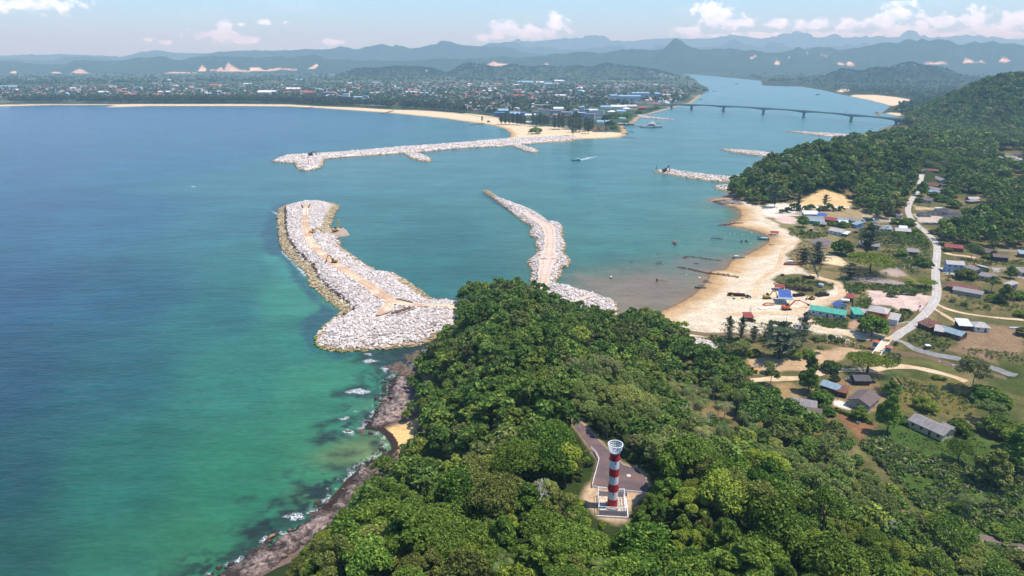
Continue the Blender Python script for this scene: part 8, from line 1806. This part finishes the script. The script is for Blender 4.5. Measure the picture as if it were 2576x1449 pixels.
TL = [('broad', 'V4', 2150, 890, 440, 'huge round dark tree covering the front of the orange house', 0, 1.05), ('casua', 'V4', 800, 1235, 330, 'dense dark casuarina, the bulkiest beside the creek', 3, .55), ('casua', 'V4', 45, 1010, 150, 'thin leafless-looking casuarina, leftmost above the creek mouth', 0, 1.1), ('casua', 'V4', 230, 975, 150, 'thin grey casuarina, second above the creek mouth', 0, 1), ('casua', 'V4', 420, 985, 140, 'thin grey casuarina, third above the creek mouth', 2, .8), ('casua', 'V4', 640, 970, 140, 'thin casuarina beside the bulky dark one', 0, .9), ('casua', 'V4', 1130, 1060, 190, 'tall thin casuarina in front of the ragged grey shack', 0, 1.1),
 ('broad', 'V4', 1040, 1225, 230, 'dark tree right of the bulky casuarina, left of a pair', 1, .9), ('broad', 'V4', 1210, 1210, 240, 'dark tree right of the bulky casuarina, right of a pair', 2, .9), ('feather', 'V4', 1390, 1150, 140, 'small open tree at the edge of the bare sand by the creek', 0, .8), ('broad', 'V4', 1370, 955, 200, 'bushy tree on the creek bank above the water', 2, .6), ('broad', 'V4', 1560, 925, 95, 'little round tree on the creek bank beside the sandy road', 0, .9), ('feather', 'V4', 260, 1180, 260, 'light green bushy tree below the thin casuarinas', 1, .8), ('broad', 'V4', 150, 1350, 300, 'dark green tree left of the yellow backhoe', 1, .8), ('broad', 'V4', 430, 1190, 240, 'dark bushy tree left of the bulky casuarina', 4, .7), ('broad', 'V4', 290, 1440, 230, 'dark tree below the yellow backhoe', 2, .7),
 ('feather', 'V4', 620, 1440, 200, 'open grey-green tree right of the yellow backhoe', 3, .8), ('broad', 'V4', 1265, 1445, 270, 'tall dark tree on the sandy road verge', 3, 1.0), ('broad', 'V4', 1560, 1420, 270, 'neat round-crowned tree above the blue tin roof', 0, .9), ('rain', 'V4', 2090, 1440, 620, 'wide umbrella tree shading the dark hut', 0, .9), ('rain', 'V3', 300, 530, 580, 'wide bright green umbrella tree beside the sandy square', 1, .9), ('broad', 'V1', 2440, 800, 350, 'big dark tree above the umbrella tree', 0, .95), ('broad', 'V3', 770, 275, 175, 'round tree left of the grey wooden house', 0, .9), ('broad', 'V3', 1105, 425, 210, 'dark tree at the left edge of the straight road', 1, .9), ('broad', 'V3', 1005, 310, 130, 'small tree beside the grey wooden house', 2, .8),
 ('rain', 'V3', 1120, 740, 340, 'dark flat-topped tree leaning over the road edge', 2, .8), ('broad', 'V3', 900, 670, 200, 'dark bush-like tree left of the flat-topped tree', 2, .6), ('broad', 'V3', 1700, 610, 260, 'round dense tree in front of the two-storey blue house', 0, .95), ('feather', 'V3', 1785, 320, 220, 'tall open-crowned tree with a pale trunk by the sandy drive', 1, 1.0), ('broad', 'V3', 2040, 310, 155, 'small round tree left of the dark wooden house', 0, .7), ('broad', 'V3', 2370, 600, 230, 'layered dark tree near the rubble heaps', 3, .8), ('broad', 'V3', 2280, 975, 260, 'tall dark tree in the scrub right of the long row house', 3, 1.1), ('broad', 'V3', 2130, 940, 240, 'dark leafy tree left of the tall one in the scrub', 2, .8), ('feather', 'V3', 2090, 800, 260, 'grey-green open tree covering the end of the long row house', 2, .9), ('broad', 'V3', 2480, 900, 240, 'dark tree at the right edge behind the dry field', 1, .8), ('broad', 'V3', 1455, 205, 150, 'round tree in front of the half red roof', 0, .7),
 ('broad', 'V3', 2510, 1160, 190, 'dark round tree at the right edge of the dry field', 0, .8), ('broad', 'V3', 1445, 1445, 155, 'small bright green tree between the two shacks', 4, .9), ('casua', 'V3', 255, 265, 230, 'thin grey casuarina in front of the long grey house', 1, .7), ('broad', 'V3', 2560, 1440, 260, 'dark tree beside the white boat hull', 1, .8), ('casua', 'V3', 20, 610, 150, 'small dense casuarina under the umbrella tree', 3, .5), ('broad', 'V3', 1990, 500, 130, 'round bush-tree beside the pale shed', 0, .7),
 ('broad', 'V1', 1880, 400, 190, 'dark tree at the left end of the crowded beach row', 3, .9), ('broad', 'V1', 1870, 505, 100, 'small layered tree on the grass above the dark gravel', 3, .7), ('broad', 'V1', 2070, 372, 100, 'little round tree in front of the light blue roof', 0, .7), ('broad', 'V1', 2310, 375, 140, 'dark tree below the red roof of the beach row', 1, .7), ('broad', 'V1', 2480, 395, 210, 'wide dark tree behind the white-grey gabled house', 2, .7), ('casua', 'V1', 1890, 935, 120, 'small grey-green casuarina beside the stranded boat', 3, .6), ('casua', 'V1', 2090, 800, 110, 'dark casuarina above the green fence', 1, .6), ('casua', 'V1', 2110, 935, 110, 'bushy casuarina at the top of the green fence', 3, .55), ('casua', 'V1', 1460, 108, 110, 'tall bare-trunked casuarina on the sand hill', 1, 1.1), ('casua', 'V1', 1805, 150, 70, 'slim casuarina in front of the quarry face', 1, 1.3), ('casua', 'V1', 2203, 95, 60, 'tiny tree standing on the quarry ledge', 1, 1),
 ('broad', 'V1', 1710, 430, 110, 'low palm-like bush above the bay beach', 2, .6),
 ('broad', 'V2', 695, 1085, 170, 'dark tree left of a pair at the road junction', 1, .8), ('broad', 'V2', 850, 1110, 220, 'dark tree right of a pair at the road junction', 0, .8), ('broad', 'V2', 960, 1230, 190, 'round tree on the inner side of the road bend', 2, .7), ('broad', 'V2', 1035, 1270, 120, 'small tree next to the road bend', 4, .7), ('broad', 'V2', 1225, 1235, 120, 'round tree on the sandy verge below the block building', 0, .9), ('broad', 'V2', 1060, 680, 230, 'dark tree shading the upper concrete road', 3, .9), ('broad', 'V2', 1025, 770, 120, 'dark round tree left of the blue-awning house', 0, .9), ('broad', 'V2', 1265, 715, 190, 'dark tree behind the blue-awning house', 1, .8), ('broad', 'V2', 1280, 755, 90, 'small tree right of the blue-awning house', 0, 1), ('broad', 'V2', 1550, 850, 250, 'bright green round tree at the edge of the clearing', 4, .75), ('broad', 'V2', 1390, 760, 220, 'dark green tree left of the bright round one', 2, .8), ('broad', 'V2', 2170, 880, 330, 'broad bright green tree right of the clearing', 4, .8), ('rain', 'V2', 1095, 225, 390, 'bright green dome-shaped tree at the top of the concrete road', 1, 1.1),
 ('broad', 'V2', 340, 1165, 120, 'dark tree in front of the grey roof by the white cars', 1, .7), ('broad', 'V2', 530, 1210, 110, 'small dark tree below the light blue shack', 0, .6), ('broad', 'V2', 40, 1110, 130, 'dark tree below the grey end roof of the beach row', 0, .8), ('broad', 'V2', 1750, 620, 320, 'brownish-topped big tree behind the clearing', 1, .9), ('broad', 'V2', 2060, 690, 300, 'big dark tree behind the clearing, right', 2, .8), ('broad', 'V2', 1460, 470, 200, 'dark tree right of the grey houses by the upper road', 1, .9), ('broad', 'V2', 1300, 330, 150, 'dark tree above the upper road houses', 1, .8), ('broad', 'V2', 740, 1260, 240, 'wide dark thicket tree below the pale-roofed house', 2, .5), ('broad', 'V2', 860, 1300, 200, 'wide dark thicket tree nearer the bend', 4, .5), ('broad', 'V2', 280, 1330, 180, 'dark green tree right of the big dark tree', 2, .6),
 ('broad', 'R5', 610, 520, 230, 'tall dark leafy tree in front of the sandy road', 3, 1.15), ('broad', 'R5', 755, 610, 240, 'yellow-green bushy tree beside the blue tin roof', 4, .8), ('broad', 'R5', 790, 740, 220, 'dark leafy tree right of the cross-gabled house', 2, .8), ('shrub', 'R5', 880, 400, 120, 'bronze-green shrub beside the round-crowned tree', 0, 1), ('broad', 'R5', 195, 655, 300, 'big blackish tree at the left of the bare yard', 0, 1.0), ('feather', 'R5', 215, 450, 190, 'open grey-green tree behind the blackish tree', 2, 1), ('broad', 'R5', 1130, 800, 170, 'small dark tree in front of the wooden house', 3, .9), ('broad', 'R5', 1415, 950, 290, 'tall tree with a bare leaning trunk in the yard corner', 3, 1.5), ('broad', 'R5', 1570, 835, 150, 'bright bush-tree right of the bare-trunked tree', 4, .6), ('broad', 'R5', 1470, 560, 210, 'dark tree in front of the concrete trough', 3, .8), ('palm', 'R5', 1435, 500, 210, 'yellowish palm beside the concrete trough', 1, .6), ('broad', 'R5', 1810, 700, 230, 'dark leaning tree alone in the field', 1, .9),
 ('broad', 'R5', 2170, 935, 280, 'leafy tree at the right end of the derelict house', 4, .85), ('rain', 'R5', 2150, 1240, 290, 'thin-trunked tree with a small flat crown in the green field', 2, 1.7), ('feather', 'R5', 2290, 520, 360, 'broad light-crowned tree at the right end of the sandy road', 1, .9), ('broad', 'R5', 2430, 600, 300, 'dark tree at the right, in front of the light-crowned one', 0, .8), ('broad', 'R5', 2560, 640, 330, 'dark tree at the right edge below the light-crowned one', 2, .8), ('feather', 'R5', 2460, 830, 320, 'pale green tree at the right edge beside the field', 0, .7), ('broad', 'R5', 2560, 960, 330, 'dark tree at the right edge by the derelict house', 1, .9), ('broad', 'R5', 1930, 380, 110, 'round bush beside the sandy road bend', 0, .6), ('broad', 'R5', 2290, 190, 160, 'dark bush-tree beside the paved lane', 2, .6),
 ('broad', 'R3', 1500, 900, 230, 'dark vine-covered tree standing in the scrub', 3, 1.1), ('broad', 'R3', 1640, 800, 260, 'tall dark tree at the right edge above the scrub', 3, 1.1), ('broad', 'R3', 1690, 680, 260, 'dark tree at the right edge beside the vine-covered one', 1, 1.0), ('rain', 'R3', 1225, 1290, 360, 'large dark umbrella tree with a twisting trunk over the paved lane', 0, 1.1), ('palm', 'R3', 1350, 1090, 190, 'pale silvery palm beside the large dark umbrella tree', 0, .7), ('broad', 'R3', 1090, 1140, 150, 'dark tree left of the paved lane', 1, .9), ('broad', 'R3', 1560, 1190, 180, 'dark bush-tree on the far verge of the paved lane', 2, .6), ('broad', 'R3', 1660, 1200, 180, 'dark bush-tree on the far verge, nearer the right edge', 0, .6), ('broad', 'R3', 1280, 1060, 170, 'dark tree behind the umbrella tree', 2, .7),
 ('broad', 'R3', 1420, 1340, 230, 'green tree on the near verge of the paved lane', 4, .7), ('broad', 'R3', 1560, 1370, 240, 'green tree on the near verge, third from the umbrella tree', 2, .7), ('broad', 'R3', 1680, 1420, 260, 'green tree in the lower right corner', 1, .7), ('broad', 'R3', 1480, 1440, 240, 'dark tree at the lower edge near the right corner', 0, .8), ('broad', 'R3', 1330, 1420, 240, 'dark tree at the lower edge below the umbrella tree', 1, .9), ('broad', 'R3', 1580, 1480, 240, 'leafy tree at the lower edge in the right corner', 4, .8)]
for (kd, s, x, y, w, lab, i, sz_) in TL: tree(kd, s, x, y, w, lab, i, sz_)
gx, gy, gz = ground('V3', 1110, 1345); g = np.random.default_rng(5); bt = MB()
def grow(p, d, L, r_, n):
 q = p + d * L; bt.tube(p, q, r_, r_ * .65, 5, False)
 if n:
  for _ in range(3):
   e_ = (d + Vector(g.normal(0, .55, 3)) + Vector((0, 0, .12))).normalized(); grow(q, e_, L * .74, r_ * .62, n - 1)
grow(Vector((0, 0, -.3)), Vector((0, 0, 1)), 2.6, .3, 4)
tag(bt.build('bare_tree', BARKP, None, (gx, gy, gz)), 'leafless grey-branched tree over the rusty-roofed hut', 'tree')
for (s, x, y, h_, lab) in [('M', 1215, 1100, 9, 'white dead tree snag among the pale feathery trees'), ('K', -120, 560, 6, 'pale dead branch left of the lighthouse'), ('N2', 110, 1050, 8, 'grey dead tree left of the lighthouse yard'), ('N2', 1180, 320, 8, 'grey bare tree among the feathery trees right of the drive'), ('N2', 1370, 400, 8, 'second grey bare tree among the feathery trees, farther right'), ('R3', 830, 1300, 9, 'pale bare tree low on the landward slope'), ('R3', 390, 1180, 8, 'grey bare tree in the middle of the landward slope'), ('N1', 1120, 1120, 9, 'leaning bare trunk on the seaward slope'), ('N1', 2390, 1010, 8, 'white bare branches left of the lighthouse slope')]:
 gx, gy, gz = ground(s, x, y); bt = MB(); grow(Vector((0, 0, 4)), Vector((.15, 0, 1)).normalized(), h_ * .3, .22, 3); bt.tube((0, 0, -1), (0, 0, 4), .26, .22, 6, False); tag(bt.build('dead_tree', P_('bleached_wood', 206, 200, 192, .9), None, (gx, gy, gz)), lab, 'tree')
for j, (x, y, w, i, sz_) in enumerate([(340, 375, 70, 1, 1), (390, 378, 80, 3, .9), (440, 380, 80, 1, 1), (490, 382, 75, 3, 1), (545, 385, 80, 1, 1), (590, 388, 80, 3, .9), (640, 388, 70, 1, .9), (745, 400, 80, 3, 1), (790, 405, 80, 1, .9), (840, 405, 85, 3, 1), (890, 402, 80, 1, 1), (930, 395, 70, 3, .9), (1025, 440, 90, 3, 1), (1080, 446, 100, 1, 1.1), (1130, 440, 90, 3, 1.1), (1215, 445, 90, 1, 1), (1260, 530, 110, 3, 1.3), (1300, 480, 110, 1, 1.3), (1345, 478, 100, 3, 1.1), (1420, 470, 100, 3, .9), (1460, 500, 100, 1, 1), (1500, 460, 90, 3, .8)]):
 tree('casua', 'S5', x, y, w, ('casuarina in the long group behind the spit beach' if x < 960 else 'tall dark casuarina in the clump on the sandy spit' if x < 1380 else 'casuarina near the steep brown-roofed pavilions'), i, sz_, 'casuarinas in the long group' if x < 960 else 'casuarinas in the spit clump' if x < 1380 else 'casuarinas by the pavilions')
for (s, x, y, w, i, lab) in [('S5', 785, 500, 170, 1, 'low spreading tree alone on the sand of the spit'), ('S5', 175, 352, 50, 0, 'small dark tree at the bend of the bay beach'), ('S5', 1790, 440, 110, 2, 'round tree right of the steep brown-roofed pavilions'), ('S5', 1740, 400, 150, 1, 'bushy tree behind the spit tip'), ('S5', 1935, 368, 90, 0, 'dark tree at the root of the fishing jetty'), ('S5', 1700, 325, 170, 2, 'bushy trees at the shore below the pale blue block'), ('S5', 1820, 300, 170, 1, 'wide bushy tree above the jetty huts'), ('S5', 1960, 290, 160, 2, 'wide bushy tree by the river shrubs'), ('S5', 2110, 245, 100, 0, 'dark round tree at the end of the river quay'), ('S5', 2255, 205, 90, 1, 'dark tree on the river quay, left of two'), ('S5', 2330, 185, 80, 0, 'dark tree on the river quay, right of two'), ('S5', 1490, 340, 80, 2, 'green tree in front of the grey shop row'), ('S5', 640, 205, 120, 0, 'dark tree group beside the cream block, taller'), ('S5', 750, 235, 130, 1, 'dark tree in front of the cream block'), ('S5', 1265, 205, 180, 2, 'wide dark tree row behind the tall narrow block'), ('T3', 170, 690, 45, 0, 'round dark tree on the tip of the left river bank')]:
 tree('broad', s, x, y, w, lab, i, .75)
tree('casua', 'S5', 92, 345, 50, 'thin bare casuarina beside the small dark beach tree', 0, .9)
SHR = [('V3', 640, 870, 160, 'round pale green shrub at the top of the pink lot'), ('V3', 850, 840, 170, 'green shrub at the top of the pink lot, right one'), ('V3', 950, 850, 100, 'small shrub beside the right green shrub'), ('V1', 1700, 1215, 110, 'grey-green shrub in the scrap yard, left'), ('V1', 1790, 1190, 100, 'grey-green shrub in the scrap yard, second'), ('V1', 1880, 1195, 90, 'grey-green shrub in the scrap yard, third'), ('V1', 1975, 1225, 80, 'small shrub in the scrap yard right of the third'), ('V1', 2110, 1255, 130, 'bright green shrub beside the grey-blue tank'), ('V1', 1580, 1118, 60, 'little dark shrub at the top of the scrap yard'), ('V1', 1075, 1440, 90, 'shrub growing at the end of the rusty barge hull'), ('V4', 415, 690, 90, 'shrub beside the red-roofed stall'), ('V3', 1530, 950, 90, 'shrub in the dry field right of the road, upper'), ('V3', 1690, 1010, 110, 'bright shrub in the dry field right of the road'), ('V3', 2030, 1040, 120, 'low green shrub in the dry field'), ('V3', 640, 1090, 80, 'shrub at the red-edged roof of the orange house'), ('V3', 830, 1130, 170, 'yellow-green shrub on the verge of the pink lot'), ('V3', 740, 1175, 140, 'low shrub below the pink lot'), ('V4', 2520, 1020, 90, 'dark shrub at the far end of the footbridge'), ('V4', 1740, 985, 50, 'small shrub in the creek bed'),
       ('R5', 1130, 800, 90, 'dark shrub at the bend of the yard hedge'), ('R5', 2010, 400, 70, 'small shrub beside the round bush at the sandy road')]
for (s, x, y, w, lab) in SHR: tree('shrub', s, x, y, w, lab)
for j in range(11):
 x = 1580 + j * 85 + random.uniform(-20, 20); tree('shrub', 'V1', x, 165 - 6 * (j % 3) + (20 if j < 2 else 0), 95 + 40 * (j % 3), 'dark shrub in the row below the quarry face', None, 1, 'shrubs below the quarry face')
hedge = np.array(gline('R5', [(885, 700), (980, 740), (1070, 780), (1160, 800), (1260, 850)]))
q = np.linspace(0, len(hedge) - 1.001, 90); i = q.astype(int); f = (q - i)[:, None]; hp = hedge[i] * (1 - f) + hedge[i + 1] * f + rng.normal(0, .25, (90, 2))
hd = mass('hedge', hp[:, 0], hp[:, 1], H(hp[:, 0], hp[:, 1]) - .1, rng.uniform(.18, .26, 90), 30, 2.2, [LEAFM], None, nl=5, Ht=2.0); del hd['kind']; tag(hd, 'clipped dark hedge along the red-brown yard', 'hedge')
def cover(s, pts, n, smin, smax, mats, mix_, z=3):
 P = poly(s, pts, z); x0, y0 = P.min(0); x1, y1 = P.max(0); x = rng.uniform(x0, x1, n); y = rng.uniform(y0, y1, n); k = sdf(P, x, y) > 0; x, y = x[k], y[k]
 k = rng.random(len(x)) < np.clip(.5 + 1.2 * fbm(x / 18, y / 18, 3), .04, 1); x, y = x[k], y[k]
 for L in (MAIN,): k = linedist(np.array(L), x, y, 30) > 5; x, y = x[k], y[k]
 for o_ in HOUSE_XY: k = np.hypot(x - o_[0], y - o_[1]) > 6.5; x, y = x[k], y[k]
 return x, y, rng.uniform(smin, smax, len(x)) ** 1.0
HOUSE_XY = [(o_.location.x, o_.location.y) for o_ in bpy.data.objects if o_.parent is None and o_.name.split('.')[0] in ('house', 'shed', 'hut', 'shelter', 'unfinished_house', 'excavator', 'parked_car', 'tank')]
CV = [('R3', [(690, 640), (820, 600), (1000, 690), (1250, 760), (1450, 780), (1703, 800), (1703, 1200), (1480, 1170), (1250, 1130), (1110, 1080), (960, 960), (850, 800)], 9000, .10, .34), ('R3', [(900, 560), (1250, 480), (1480, 640), (1300, 800), (1000, 690)], 900, .05, .12), ('R3', [(960, 230), (1420, 340), (1420, 450), (960, 480)], 1300, .06, .2), ('R3', [(1240, 1230), (1703, 1330), (1703, 1449), (1200, 1449)], 2200, .15, .4),
      ('V3', [(480, 80), (1230, 80), (1230, 560), (880, 560), (860, 450), (480, 460)], 2200, .08, .26), ('V3', [(60, 680), (1240, 720), (1240, 850), (560, 820), (260, 780), (330, 950), (100, 1000)], 1600, .12, .32), ('V3', [(1350, 520), (1900, 560), (2000, 640), (1450, 660)], 500, .1, .25), ('V3', [(1350, 780), (2574, 900), (2574, 1080), (1750, 1080), (1350, 930)], 1800, .06, .24), ('V3', [(1500, 340), (2574, 330), (2574, 440), (1700, 420)], 700, .06, .2), ('V3', [(680, 1130), (1000, 1130), (900, 1230), (700, 1260)], 400, .1, .26),
      ('V4', [(1250, 590), (1800, 640), (1790, 790), (1500, 770), (1260, 700)], 1100, .08, .24), ('V4', [(1760, 130), (2080, 150), (2160, 400), (2080, 520), (1880, 520), (1780, 300)], 1300, .12, .36), ('V4', [(700, 30), (1250, 60), (1600, 130), (1600, 210), (1300, 220), (900, 130), (720, 120)], 900, .06, .2), ('V4', [(1000, 850), (1280, 830), (2200, 1010), (2180, 1060), (1500, 930), (1050, 940)], 700, .08, .26), ('V4', [(530, 860), (1000, 920), (960, 960), (500, 930)], 300, .1, .26), ('V4', [(2270, 1130), (2574, 1140), (2574, 1320), (2400, 1300)], 500, .06, .2), ('V2', [(1000, 780), (2000, 880), (1700, 700), (1650, 860), (1000, 840)], 900, .06, .2), ('V2', [(150, 1160), (900, 1200), (1180, 1330), (1180, 1440), (150, 1300)], 1600, .1, .35),
      ('V1', [(1640, 420), (1900, 420), (2250, 520), (2000, 560), (1700, 500)], 900, .06, .22), ('V1', [(1650, 790), (1900, 620), (2280, 720), (2100, 1140), (1900, 1040), (1700, 830)], 1300, .05, .2), ('V1', [(2030, 380), (2250, 380), (2250, 500), (2030, 480)], 300, .08, .22), ('C5', [(1700, 1130), (1900, 1160), (2050, 1250), (1980, 1330), (1700, 1260)], 700, .08, .26), ('C5', [(2100, 1300), (2573, 1350), (2573, 1440), (2200, 1400)], 500, .06, .2), ('M', [(2200, 560), (2576, 600), (2576, 800), (2300, 760)], 500, .12, .34)]
xs, ys, ss_ = [], [], []
for c_ in CV:
 a, b, s_ = cover(*c_, None, None); xs.append(a); ys.append(b); ss_.append(s_)
x = np.concatenate(xs); y = np.concatenate(ys); s_ = np.concatenate(ss_)
mass('ground_cover', x, y, H(x, y) - .05, s_, 20, 2.6, [LEAFM, FEATHM, NEEDLEM], rng.choice(3, len(x), p=[.62, .2, .18]), ('round', 'puff'), nl=5, Ht=1.6)
print('cover', len(x))
for s, pts, n, r0, r1, nm in [('M', [(1990, 590), (2120, 600), (2290, 660), (2270, 720), (2180, 730), (2050, 670)], 420, .35, 1.0, 'bank_stones'), ('V4', [(1450, 920), (1650, 900), (2060, 1000), (2040, 1040), (1700, 980), (1480, 960)], 260, .25, .6, 'bank_stones'), ('V3', [(1370, 480), (1640, 540), (1600, 580), (1420, 560)], 200, .2, .6, 'rubble'), ('V3', [(2100, 460), (2200, 470), (2230, 540), (2120, 530)], 110, .2, .6, 'rubble'), ('V3', [(2480, 560), (2600, 590), (2600, 640), (2480, 620)], 90, .2, .6, 'rubble'), ('V2', [(1800, 1030), (1940, 1090), (1900, 1120), (1800, 1080)], 90, .2, .5, 'rubble')]:
 P = poly(s, pts, 2); a, b = P.min(0), P.max(0); x = rng.uniform(a[0], b[0], n * 3); y = rng.uniform(a[1], b[1], n * 3); k = np.where(sdf(P, x, y) > 0)[0][:n]; x, y = x[k], y[k]
 tag(link(nm, rocks_mesh(nm, np.stack([x, y, H(x, y) + .1], 1), rng.uniform(r0, r1, len(x)), ROCK)), kind='stuff')
for (p0, p1, mt, lab, nm) in [((498, 200), (497, 302), WHITEP, 'white kerb on the left of the track at the head of the long breakwater', 'kerb'), ((553, 195), (549, 302), WHITEP, 'white kerb on the right of the track at the head of the long breakwater', 'kerb'), ((462, 150), (496, 200), PIPE, 'brown sheet-pile wall splaying left at the head of the long breakwater', 'sheet_pile_wall'), ((594, 142), (556, 200), PIPE, 'brown sheet-pile wall splaying right at the head of the long breakwater', 'sheet_pile_wall')]:
 a, b = atz('B1', *p0, 4.6), atz('B1', *p1, 4.6); m = MB(); m.bar((a[0], a[1], 4.9), (b[0], b[1], 4.9), .7, 1.3); tag(m.build(nm, mt), lab, 'wall')
x = rng.uniform(-115, 10, 14000); y = rng.uniform(150, 420, 14000); s_ = sdf(near_land, x, y); k = (s_ > -5.5) & (s_ < 7) & (fbm(x / 9, y / 9, 3) > -.05) & (sdf_near(COVE, x, y, 30, -99) < -2); x, y = x[k][:900], y[k][:900]
tag(link('shore_boulders', rocks_mesh('shore_boulders', np.stack([x, y, np.maximum(H(x, y), -.3) + .15], 1), .4 + 1.5 * rng.random(len(x)) ** 3, [BEDM])), kind='stuff')
bx, by = jgrid(150, 900, 120, 900, 11); U, Vv, dp = proj(bx, by, H(bx, by) + 4); k = (U > 2620) & (U < 3300) & (sdf(near_land, bx, by) > 5) & (rng.random(len(bx)) < .5 + .6 * fbm(bx / 60, by / 60, 3)) & (linedist(np.array(MAIN), bx, by, 40) > 8)
mass('village_woods', bx[k], by[k], H(bx[k], by[k]) - .4, rng.uniform(.6, 1.3, k.sum()), 200, 1.3, [LEAFM, FEATHM], (rng.random(k.sum()) < .1).astype(int), nl=9, Ht=4.5)
x = rng.uniform(-25, 70, 2600); y = rng.uniform(115, 215, 2600); q = sdf_near(PAD, x, y, 20, -99); k = (q < -1.4) & (q > -9); x, y = x[k], y[k]; z = H(x, y); U, Vv, dp = proj(x, y, z + 1.2)
k = (sdf_near(KEEP_UV[0], U, Vv, 60, -99) < -(1.5 * FPX / dp)) & (rng.random(len(x)) < .8)
done = []
for a, b, c in zip(x[k], y[k], z[k]):
 if len(done) < 130 and all((a - p) ** 2 + (b - r_) ** 2 > 4.5 for p, r_ in done):
  done.append((a, b)); plant('shrub', a, b, c - .1, rng.uniform(.7, 1.15), 'green shrub in the undergrowth round the lighthouse plot', 'shrub', 'shrubs round the lighthouse plot', sz=rng.uniform(.8, 1.3))
